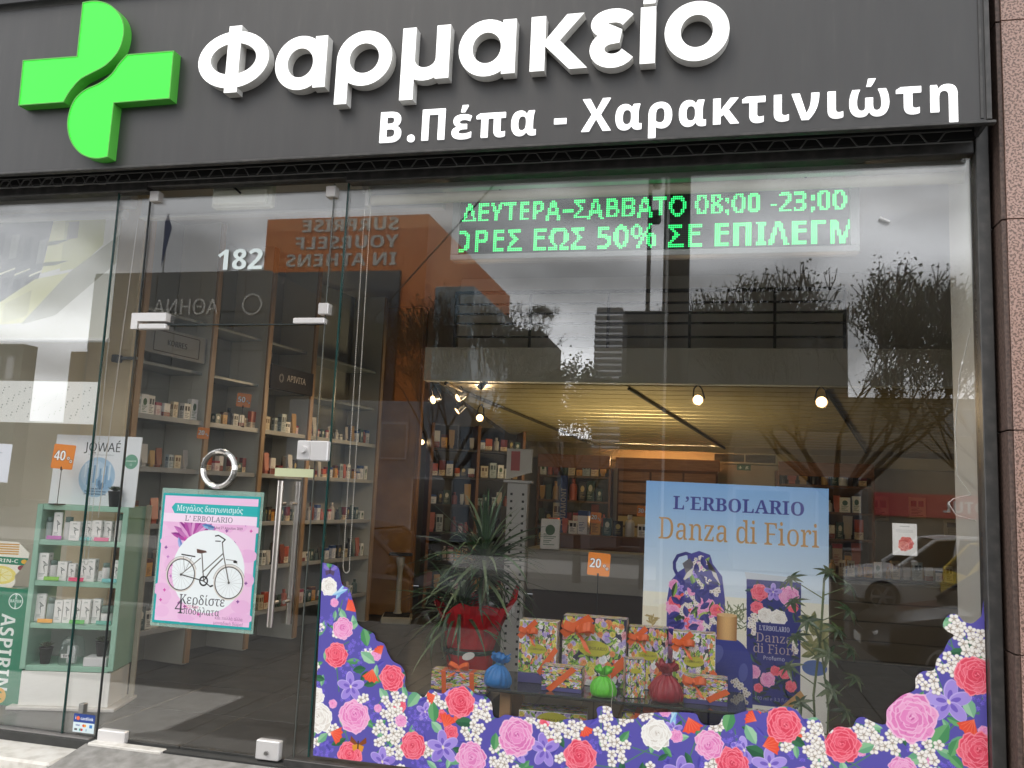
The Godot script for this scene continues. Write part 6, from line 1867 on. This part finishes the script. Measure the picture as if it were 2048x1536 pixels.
	cs.oval(128, 124, 15, 15, Color("d0342c"))
	cs.oval(146, 124, 15, 15, Color("f0a030"))
	cs.im.fill_rect(Rect2i(200, 110, 34, 34), Color("2f7ac0"))
	cs.im.fill_rect(Rect2i(20, 160, 34, 20), Color("3a3a3a"))
	cs.oval(92, 170, 14, 14, Color("2a9a8a"))
	cs.oval(110, 170, 14, 14, Color("c83a3a"))
	cs.im.fill_rect(Rect2i(160, 158, 10, 24), Color("7aa0c0"))
	solo("card_sticker", "small blue and white card payment sticker low on the side pane", "sticker", sheet(0.128, 0.092, 0.0006), tex_mat(cs.done(), 0.4), Vector3(-3.16, 0.012, 0.0016))
	var st2 := solo("door_label", "pale yellow strip label above the door pull bars", "label", sheet(0.215, 0.042, 0.0008), mt(0.55, 0.58, 0.36, 0.5), Vector3(-2.076, 1.376, 0.0016))
	var rc := Canvas.new(200, 280, Color("eceae6"))
	rc.im.fill_rect(Rect2i(60, 24, 80, 4), Color("8a8a8a"))
	for i in 3: rc.im.fill_rect(Rect2i(30, 56 + i * 10, 140, 2), Color("b0b0b0"))
	rose(rc, 110, 175, 62, [Color("c8403c"), Color("ef8a80"), Color("8a1c22")])
	rose(rc, 90, 200, 44, [Color("d85a50"), Color("f4b0a4"), Color("9a2a2a")])
	solo("rose_card", "white card with a red rose hung inside the right of the window", "card", sheet(0.103, 0.142, 0.001), tex_mat(rc.done(), 0.4), Vector3(0.853, 1.14, -0.2))
	var key := solo("hook", "tiny white hook stuck on the glass below the LED display", "hook", cbox(0.05, 0.012, 0.01, 0.003), mt(0.7, 0.7, 0.7, 0.4), Vector3(0.745, 2.635, 0.0065), Vector3(0, 0, -0.5))

func blossom2(cv: Canvas, x: float, y: float, r: float) -> void:
	# the white blossom clusters at the size they have on the vinyl
	var n := int(pow(r / 33.0, 2.0)) + 2
	for kk in n:
		var a := kk * 2.4
		var q := r * sqrt((kk + 0.5) / n)
		var c := Vector2(x + cos(a) * q + rng.randf_range(-4, 4), y + sin(a) * q + rng.randf_range(-4, 4))
		var s := 19.0
		var t := rng.randf() * TAU
		for j in 5:
			var w := t + TAU * j / 5
			cv.oval(c.x + cos(w) * s, c.y + sin(w) * s + 1.5, s * 0.66, s * 0.62, Color("a89c98"))
			cv.oval(c.x + cos(w) * s, c.y + sin(w) * s, s * 0.62, s * 0.58, Color("f5efe8"))
			cv.oval(c.x + cos(w) * s * 1.1, c.y + sin(w) * s * 1.1, s * 0.36, s * 0.34, Color("fdf9f4"))
		cv.oval(c.x, c.y, s * 0.42, s * 0.42, Color("e2d6c4"))
		for j in 5:
			var w2 := t + TAU * (j + 0.5) / 5
			cv.line(c, c + Vector2(cos(w2), sin(w2)) * s * 0.85, 2.2, Color("8f7f74"))

func bicycle(cv: Canvas, x1: float, y1: float, x2: float, y2: float, r: float) -> void:
	var fr := Color("5c5852")
	var dk := Color("151413")
	for w in [Vector2(x1, y1), Vector2(x2, y2)]:
		cv.ring(w.x, w.y, r, 16, Color("d9d2cb"))
		cv.ring(w.x, w.y, r - 10, 9, dk)
		for i in 18: cv.line(w, w + Vector2(cos(i * TAU / 18), sin(i * TAU / 18)) * (r - 12), 1.6, Color("a8a8a8"))
		cv.oval(w.x, w.y, 12, 12, dk)
	var bb := Vector2(560, 880)
	var seat := Vector2(510, 580)
	var head := Vector2(760, 590)
	cv.stroke([Vector2(x1, y1), bb], 10, dk)
	cv.stroke([Vector2(x1, y1), Vector2(505, 650)], 9, fr)
	cv.stroke([bb, seat], 12, fr)
	cv.stroke([bb, Vector2(640, 760), head + Vector2(0, 50)], 14, fr)
	cv.stroke([Vector2(540, 790), Vector2(620, 720), head], 11, fr)
	cv.stroke([Vector2(x2, y2), head, Vector2(740, 480)], 12, fr)
	cv.stroke([Vector2(740, 480), Vector2(770, 450), Vector2(690, 410), Vector2(650, 420)], 12, dk)
	cv.stroke([Vector2(660, 470), Vector2(720, 470)], 9, dk)
	cv.poly(vec2s([450, 560, 560, 575, 570, 590, 500, 605, 455, 600]), Color("5a4038"))
	cv.stroke([Vector2(280, 625), Vector2(440, 640)], 12, dk)
	cv.stroke([Vector2(300, 640), Vector2(330, 800)], 4, fr)
	cv.stroke([Vector2(400, 650), Vector2(330, 800)], 4, fr)
	cv.ring(bb.x, bb.y, 44, 16, dk)
	cv.stroke([bb, Vector2(640, 930)], 10, dk)
	cv.oval(655, 925, 22, 9, dk, -0.4)
	cv.stroke([Vector2(800, 650), Vector2(910, 655), Vector2(930, 690)], 6, fr)
	cv.oval(905, 668, 24, 12, dk)
	for w in [Vector2(x1, y1), Vector2(x2, y2)]:
		var arc := []
		for i in 13: arc.append(w + Vector2(cos(PI * 1.05 + i * 0.22), sin(PI * 1.05 + i * 0.22)) * (r + 16))
		cv.stroke(arc, 6, Color("a8a098"))

# ---------------------------------------------------------------- the far side of the street, which the glass mirrors
func building(called: String, label: String, x0: float, x1: float, z0: float, z1: float, h: float, m: Material, wins := [], wm: Material = null) -> Node3D:
	# z0 is the face towards the shop; wins: [x, y, w, h]
	var b := thing(called, label, "building", Vector3((x0 + x1) / 2, -0.5, (z0 + z1) / 2))
	part(b, "wall", cbox(x1 - x0, h + 0.5, z1 - z0, 0.02), m)
	for q in wins:
		var f := part(b, "window", cbox(q[2], q[3], 0.12, 0.01), mt(0.25, 0.25, 0.25, 0.5), Vector3(q[0] - (x0 + x1) / 2, q[1] + 0.5, -(z1 - z0) / 2))
		part(f, "glass", cbox(q[2] - 0.16, q[3] - 0.16, 0.02, 0.0), wm if wm else mt(0.015, 0.02, 0.025, 0.1), Vector3(0, 0.08, -0.07))
	return b

func opposite_side() -> void:
	var flip := Vector3(0, PI, 0)
	var orange := tri_mat(noise_tex(256, FastNoiseLite.TYPE_SIMPLEX, 0.01, [[0.0, 0.5, 0.14, 0.035], [1.0, 0.6, 0.18, 0.045]], 3, 91), 0.1, 0.7)
	var slate := mt(0.045, 0.055, 0.065, 0.5)
	var ob := building("orange_building", "orange corner building with large grey lettering across the street", -25.8, -15.72, 40.0, 60.0, 16.8, orange)
	part(ob, "dark_facade", cbox(8.6, 13.6, 0.3, 0.02), slate, Vector3(-0.7, 0.4, -10.1))
	for i in 4:
		for j in 4: part(ob, "window", cbox(1.5, 1.9, 0.1, 0.01), mt(0.02, 0.03, 0.04, 0.1), Vector3(-3.9 + i * 2.1, 1.6 + j * 3.1, -10.3))
	var grey := mt(0.5, 0.48, 0.44, 0.7)
	var rows := [["SURPRISE", 16.27], ["YOURSELF", 15.24], ["IN ATHENS", 14.21]]
	for r in rows:
		lettering(ob, "lettering", r[0], sans_bold, 1.02, grey, Vector3(3.3, r[1] + 0.5, -10.05), flip, 0.06, HORIZONTAL_ALIGNMENT_LEFT).scale = Vector3(1.3, 1.0, 1.0)
	# dark panelled broadcasting house at the left
	var panel := tri_mat(noise_tex(256, FastNoiseLite.TYPE_SIMPLEX, 0.01, [[0.0, 0.07, 0.075, 0.075], [1.0, 0.1, 0.105, 0.105]], 3, 92), 0.1, 0.5)
	var lb := building("panelled_building", "dark panelled office building with thin mirrored lettering", -28.8, -19.6, 30.0, 39.0, 10.9, panel)
	for i in 8:
		for j in 6: part(lb, "cladding_panel", cbox(1.12, 1.72, 0.06, 0.01), panel, Vector3(-4.02 + i * 1.15, 0.5 + j * 1.8, -4.53))
	lettering(lb, "lettering", "ΑΘΗNΑ", sans, 1.0, grey, Vector3(2.2, 9.7, -4.6), flip, 0.03, HORIZONTAL_ALIGNMENT_LEFT)
	part(lb, "emblem", plate(ell(0, 0, 0.5, 0.5), 0, 0.03, Rect2(), [ell(0, 0, 0.42, 0.42)]), grey, Vector3(3.9, 9.8, -4.62))
	part(lb, "flagpole", tube(Vector3(-1.3, 11.4, -4.0), Vector3(-1.3, 14.4, -4.0), 0.04), mt(0.2, 0.2, 0.2, 0.5))
	part(lb, "flag", plate(vec2s([0, 0, 0.28, -0.7, 0.05, -1.9, -0.1, -2.6, -0.12, -0.4]), 0, 0.02), mt(0.03, 0.05, 0.12, 0.8), Vector3(-1.3, 14.4, -4.05))
	building("brown_house", "low brown house left of the panelled building", -33.2, -31.2, 34.0, 34.8, 7.8, mt(0.2, 0.14, 0.08, 0.8))
	building("dark_tower", "dark open topped tower at the far left across the street", -40.5, -36.2, 34.0, 35.0, 8.2, mt(0.06, 0.065, 0.05, 0.8), [[-36.9, 6.2, 0.5, 1.3], [-37.9, 6.2, 0.8, 1.3]], mt(0.4, 0.4, 0.4, 0.3))
	# glassy blue block and low grey house right of the orange one
	building("blue_glass_block", "blue grey glazed block beside the orange building", -13.4, -11.4, 35.0, 43.5, 11.3, mt(0.1, 0.15, 0.18, 0.3), [[-12.4, 7.2, 1.5, 2.2], [-12.4, 3.6, 1.5, 2.4]])
	building("grey_house", "low blue grey house with dark garage openings", -16.0, -8.6, 26.0, 46.0, 4.6, mt(0.13, 0.15, 0.17, 0.8), [[-9.6, 2.4, 1.1, 1.4], [-11.6, 2.4, 1.1, 1.4], [-10.0, -0.4, 1.6, 2.2]])
	building("stair_block", "small dark stair block with shrubs on its roof", -7.1, -5.9, 25.0, 29.0, 7.1, mt(0.075, 0.07, 0.06, 0.8))
	var lv := building("louvred_tower", "slim tower with white horizontal louvres", -4.4, -3.4, 28.0, 30.0, 8.6, mt(0.12, 0.12, 0.12, 0.7))
	for j in 22: part(lv, "louvre", cbox(1.06, 0.1, 0.3, 0.01), mt(0.5, 0.5, 0.5, 0.6), Vector3(0, 3.6 + j * 0.24, -1.12), Vector3(0.5, 0, 0))
	building("flat_roofed_building", "dark flat roofed building behind the street trees", -3.6, 5.0, 30.0, 31.0, 8.9, mt(0.045, 0.045, 0.042, 0.8))
	building("far_terrace", "row of plain dark houses far down the street", -16.0, -3.0, 56.0, 66.0, 5.4, mt(0.12, 0.12, 0.115, 0.8), [[-10, 4, 1.4, 1.6], [-7, 4, 1.4, 1.6], [-4.5, 4, 1.4, 1.6]])
	building("far_terrace", "row of plain dark houses far behind the workshop", 4.4, 45.0, 34.0, 50.0, 6.0, mt(0.13, 0.12, 0.1, 0.8), [[10, 4, 1.4, 1.6], [14, 4, 1.4, 1.6], [18, 4, 1.4, 1.6]])
	building("far_terrace", "row of plain dark houses far behind the brown house", -80.0, -46.0, 40.0, 41.5, 9.0, mt(0.12, 0.12, 0.11, 0.8))
	building("low_terrace", "low pale houses in the gap at the far left", -60.0, -36.0, 46.0, 48.0, 4.9, mt(0.2, 0.18, 0.15, 0.8))
	var bw := [[1.4, 0.2, 1.6, 1.6], [3.4, 0.2, 1.2, 2.0], [8.2, 0.0, 2.0, 2.0], [11.0, 0.0, 2.0, 2.0]]
	var sh := building("workshop", "pale two storey workshop with a red sign across the street", 0.6, 16.0, 21.0, 30.0, 3.4, mt(0.17, 0.15, 0.12, 0.8), bw)
	var red := part(sh, "red_sign", cbox(3.4, 0.62, 0.12, 0.01), mt(0.36, 0.03, 0.035, 0.5), Vector3(-2.3, 1.68, -4.6))
	lettering(red, "lettering", "MOTUL", sans_bold, 0.42, mt(0.6, 0.58, 0.56, 0.5), Vector3(1.45, 0.3, -0.07), flip, 0.02, HORIZONTAL_ALIGNMENT_LEFT)
	# poles
	var po := thing("utility_pole", "thick dark utility pole at the kerb", "pole", Vector3(-0.44, -0.17, 6.0))
	part(po, "shaft", tube(Vector3(0, -0.32, 0), Vector3(0, 9.0, 0), 0.165, 0.15, 14), mt(0.025, 0.024, 0.022, 0.8))
	part(po, "pipe", tube(Vector3(-0.1, -0.32, -0.16), Vector3(-0.1, 9.0, -0.15), 0.018, -1, 6), mt(0.45, 0.45, 0.44, 0.5))
	var lp := thing("street_lamp", "thin dark street pole with small lamp heads", "street lamp", Vector3(-1.38, -0.35, 14.0))
	part(lp, "shaft", tube(Vector3(0, -0.15, 0), Vector3(0, 8.6, 0), 0.06, 0.045), mt(0.03, 0.03, 0.03, 0.6))
	for y in [8.5, 7.7]: part(lp, "lamp_head", cbox(0.26, 0.2, 0.5, 0.05), mt(0.05, 0.05, 0.05, 0.6), Vector3(0.1, y, 0.1))
	var wr := solo("overhead_cable", "dark overhead cable sloping across the street", "cable", tube(Vector3(-9.6, 4.4, 16), Vector3(-2.0, 13.0, 16), 0.02, -1, 5), mt(0.02, 0.02, 0.02, 0.6))
	# trees
	tree("street_tree", "bare branched street tree with sparse leaves near the kerb", Vector3(1.75, -0.5, 9.0), 5.3, 3, 0.1, 9000, 1.15, 9, 0.008, 0.024)
	tree("street_tree", "leaning thin leaved street tree opposite the door", Vector3(-5.0, -0.5, 12.0), 5.6, 8, 0.1, 5000, 0.8, 6, 0.007, 0.024)
	tree("street_tree", "bushy leafed street tree further down the street", Vector3(-2.8, -0.5, 14.5), 4.5, 15, 0.1, 16000, 0.9, 6, 0.006, 0.035)
	tree("street_tree", "low roof garden tree above the stair block", Vector3(-6.4, 6.6, 26.5), 1.7, 22, 0.03, 500)
	tree("street_tree", "second bare street tree right of the first one", Vector3(4.6, -0.5, 10.5), 5.0, 31, 0.11, 8000, 1.0, 8, 0.008, 0.024)
	# parked and passing cars
	car("dark grey parked hatchback with silver wheels at the kerb", Vector3(-4.55, -0.62, 6.9), 0.0, mt(0.05, 0.052, 0.056, 0.18, 0.3))
	car("black parked car facing left at the kerb", Vector3(3.75, -0.62, 6.95), PI, mt(0.014, 0.014, 0.016, 0.12, 0.2))
	car("white hatchback across the street", Vector3(4.5, -0.62, 14.6), PI, mt(0.6, 0.6, 0.6, 0.2))
	car("yellow taxi on the road", Vector3(6.1, -0.62, 12.4), 0.0, mt(0.6, 0.42, 0.03, 0.2))

func tree(called: String, label: String, at: Vector3, height: float, sd: int, girth: float, leaves: int, spread := 0.75, limbs := 5, twig := 0.005, leaf_size := 0.02) -> void:
	var r := RandomNumberGenerator.new()
	r.seed = sd
	var t := thing(called, label, "tree", at, 0.0, "street trees")
	var wood := begin()
	var trunk := begin()
	var tips := []
	var fork := Vector3(r.randf_range(-0.15, 0.15), height * 0.36, r.randf_range(-0.1, 0.1))
	add_tube(trunk, Vector3.ZERO, fork, girth, girth * 0.75, 9)
	var todo := []
	for i in limbs:
		var a := TAU * i / limbs + r.randf() * 0.8
		todo.append([fork, Vector3(cos(a) * spread, 1.0, sin(a) * spread).normalized(), height * 0.21, girth * 0.5, 0])
	while todo.size():
		var q: Array = todo.pop_back()
		var p: Vector3 = q[0]
		var d: Vector3 = q[1]
		var l: float = q[2]
		var g: float = q[3]
		for s in 2:
			d = (d + Vector3(r.randf_range(-0.22, 0.22), r.randf_range(-0.05, 0.2), r.randf_range(-0.22, 0.22))).normalized()
			var e := p + d * l * 0.5
			add_tube(wood, p, e, g, g * 0.8, 4 if q[4] > 1 else 6, false)
			g *= 0.8
			p = e
			if q[4] >= 2: tips.append(p)
		if q[4] < 5:
			for k in (3 if q[4] < 5 else 2):
				var nd := (d + Vector3(r.randf_range(-0.85, 0.85), r.randf_range(-0.1, 0.9), r.randf_range(-0.85, 0.85))).normalized()
				todo.append([p, nd, l * r.randf_range(0.6, 0.85), maxf(twig, g * 0.62), q[4] + 1])
	part(t, "trunk", trunk.commit(), mt(0.06, 0.05, 0.04, 0.9))
	part(t, "branches", wood.commit(), mt(0.045, 0.037, 0.03, 0.9))
	var st := begin()
	for i in leaves:
		var c: Vector3 = tips[r.randi() % tips.size()] + Vector3(r.randf_range(-0.12, 0.12), r.randf_range(-0.1, 0.12), r.randf_range(-0.12, 0.12))
		var b := Basis(Vector3(r.randf_range(-1, 1), r.randf_range(-1, 1), r.randf_range(-1, 1)).normalized(), r.randf() * TAU)
		var s := leaf_size * r.randf_range(0.6, 1.5)
		face(st, [c + b * Vector3(-s, 0, 0), c + b * Vector3(0, s * 0.6, 0), c + b * Vector3(s, 0, 0), c + b * Vector3(0, -s * 0.6, 0)], b.z)
	part(t, "crown", st.commit(), mt(0.05, 0.06, 0.025, 0.7))

func car(label: String, at: Vector3, turn: float, paint: Material) -> void:
	# front towards +x before turning
	var c := thing("parked_car", label, "car", at, turn, "cars in the street")
	var hw := 0.87
	# stations along the car: x, sill height, shoulder height, half width at shoulder
	var stn := [[-2.05, 0.42, 0.72, 0.7], [-1.98, 0.3, 0.92, 0.8], [-1.6, 0.22, 0.95, 0.86], [-0.9, 0.2, 0.94, 0.88], [0.2, 0.2, 0.92, 0.88], [0.9, 0.2, 0.9, 0.87], [1.35, 0.22, 0.82, 0.85], [1.85, 0.28, 0.72, 0.78], [2.05, 0.38, 0.6, 0.64]]
	var st := begin()
	for i in stn.size() - 1:
		var a: Array = stn[i]
		var b: Array = stn[i + 1]
		for s in [-1.0, 1.0]:
			var pa := [Vector3(a[0], a[1], s * (a[3] - 0.06)), Vector3(a[0], (a[1] + a[2]) * 0.5, s * (a[3] + 0.01)), Vector3(a[0], a[2] - 0.06, s * (a[3] - 0.02)), Vector3(a[0], a[2], s * (a[3] - 0.1)), Vector3(a[0], a[2] + 0.015, 0)]
			var pb := [Vector3(b[0], b[1], s * (b[3] - 0.06)), Vector3(b[0], (b[1] + b[2]) * 0.5, s * (b[3] + 0.01)), Vector3(b[0], b[2] - 0.06, s * (b[3] - 0.02)), Vector3(b[0], b[2], s * (b[3] - 0.1)), Vector3(b[0], b[2] + 0.015, 0)]
			for k in 4:
				var n: Vector3 = (pb[k] as Vector3 - pa[k]).cross(pa[k + 1] - pa[k]).normalized()
				if n.dot(Vector3(0, 0.35, s)) < 0.0: n = -n
				face(st, [pa[k], pb[k], pb[k + 1], pa[k + 1]], n)
	face(st, [Vector3(2.05, 0.38, -0.58), Vector3(2.05, 0.38, 0.58), Vector3(2.05, 0.6, 0.54), Vector3(2.05, 0.6, -0.54)], Vector3(1, 0, 0))
	face(st, [Vector3(-2.05, 0.42, -0.64), Vector3(-2.05, 0.42, 0.64), Vector3(-2.05, 0.72, 0.6), Vector3(-2.05, 0.72, -0.6)], Vector3(-1, 0, 0))
	part(c, "body", st.commit(), paint)
	# cabin: glass sides, painted roof and pillars
	var low := [Vector2(-1.95, 0.92), Vector2(-1.1, 0.93), Vector2(0.05, 0.92), Vector2(1.0, 0.89)]
	var top := [Vector2(-1.55, 1.4), Vector2(-0.95, 1.46), Vector2(-0.1, 1.47), Vector2(0.3, 1.42)]
	var gl := begin()
	var rf := begin()
	var pi := begin()
	for s in [-1.0, 1.0]:
		for i in 3:
			face(gl, [Vector3(low[i].x, low[i].y, s * 0.79), Vector3(low[i + 1].x, low[i + 1].y, s * 0.79), Vector3(top[i + 1].x, top[i + 1].y, s * 0.62), Vector3(top[i].x, top[i].y, s * 0.62)], Vector3(0, 0.3, s).normalized())
		for i in 4: add_tube(pi, Vector3(low[i].x, low[i].y, s * 0.8), Vector3(top[i].x, top[i].y, s * 0.63), 0.04, 0.035, 6)
		for i in 3: add_tube(pi, Vector3(top[i].x, top[i].y, s * 0.63), Vector3(top[i + 1].x, top[i + 1].y, s * 0.63), 0.035, 0.035, 6)
	face(gl, [Vector3(low[3].x, low[3].y, -0.79), Vector3(low[3].x, low[3].y, 0.79), Vector3(top[3].x, top[3].y, 0.62), Vector3(top[3].x, top[3].y, -0.62)], Vector3(0.6, 0.8, 0))
	face(gl, [Vector3(low[0].x, low[0].y, -0.79), Vector3(low[0].x, low[0].y, 0.79), Vector3(top[0].x, top[0].y, 0.62), Vector3(top[0].x, top[0].y, -0.62)], Vector3(-0.8, 0.6, 0))
	for i in 3: face(rf, [Vector3(top[i].x, top[i].y + 0.02, -0.63), Vector3(top[i].x, top[i].y + 0.02, 0.63), Vector3(top[i + 1].x, top[i + 1].y + 0.02, 0.63), Vector3(top[i + 1].x, top[i + 1].y + 0.02, -0.63)], Vector3.UP)
	part(c, "windows", gl.commit(), mt(0.012, 0.014, 0.015, 0.05))
	part(c, "roof", rf.commit(), paint)
	part(c, "pillars", pi.commit(), paint)
	var rubber := mt(0.012, 0.012, 0.012, 0.8)
	var alloy := mt(0.5, 0.5, 0.5, 0.25, 0.9)
	for x in [-1.28, 1.3]:
		for s in [-1.0, 1.0]:
			var w := begin()
			add_tube(w, Vector3(0, 0, -0.1), Vector3(0, 0, 0.1), 0.31, 0.31, 24)
			var wl := part(c, "wheel", w.commit(), rubber, Vector3(x, 0.31, s * (hw - 0.09)))
			var rim := begin()
			for i in 24:
				var a := TAU * i / 24
				var b := TAU * (i + 1) / 24
				face(rim, [Vector3(cos(a) * 0.2, sin(a) * 0.2, 0), Vector3(cos(b) * 0.2, sin(b) * 0.2, 0), Vector3(cos(b) * 0.225, sin(b) * 0.225, 0.012), Vector3(cos(a) * 0.225, sin(a) * 0.225, 0.012)], Vector3(0, 0, 1))
			for i in 6: add_box(rim, Vector3(cos(i * TAU / 6), sin(i * TAU / 6), 0) * 0.11, Vector3(0.2, 0.05, 0.012), 0.004, Basis(Vector3.BACK, i * TAU / 6))
			add_tube(rim, Vector3(0, 0, -0.01), Vector3(0, 0, 0.02), 0.045, 0.04, 12)
			part(wl, "rim", rim.commit(), alloy, Vector3(0, 0, s * 0.106), Vector3(0, 0.0 if s > 0 else PI, 0))
	for s in [-1.0, 1.0]:
		part(c, "headlight", cbox(0.12, 0.14, 0.3, 0.03), mt(0.6, 0.6, 0.6, 0.1), Vector3(1.93, 0.5, s * 0.53))
		part(c, "tail_light", cbox(0.08, 0.2, 0.16, 0.03), mt(0.3, 0.01, 0.01, 0.2), Vector3(-2.0, 0.62, s * 0.6))
		part(c, "mirror", cbox(0.1, 0.12, 0.18, 0.03), paint, Vector3(0.75, 0.92, s * 0.93))
	part(c, "number_plate", cbox(0.02, 0.1, 0.44, 0.004), mt(0.7, 0.7, 0.68, 0.4), Vector3(2.055, 0.42, 0))
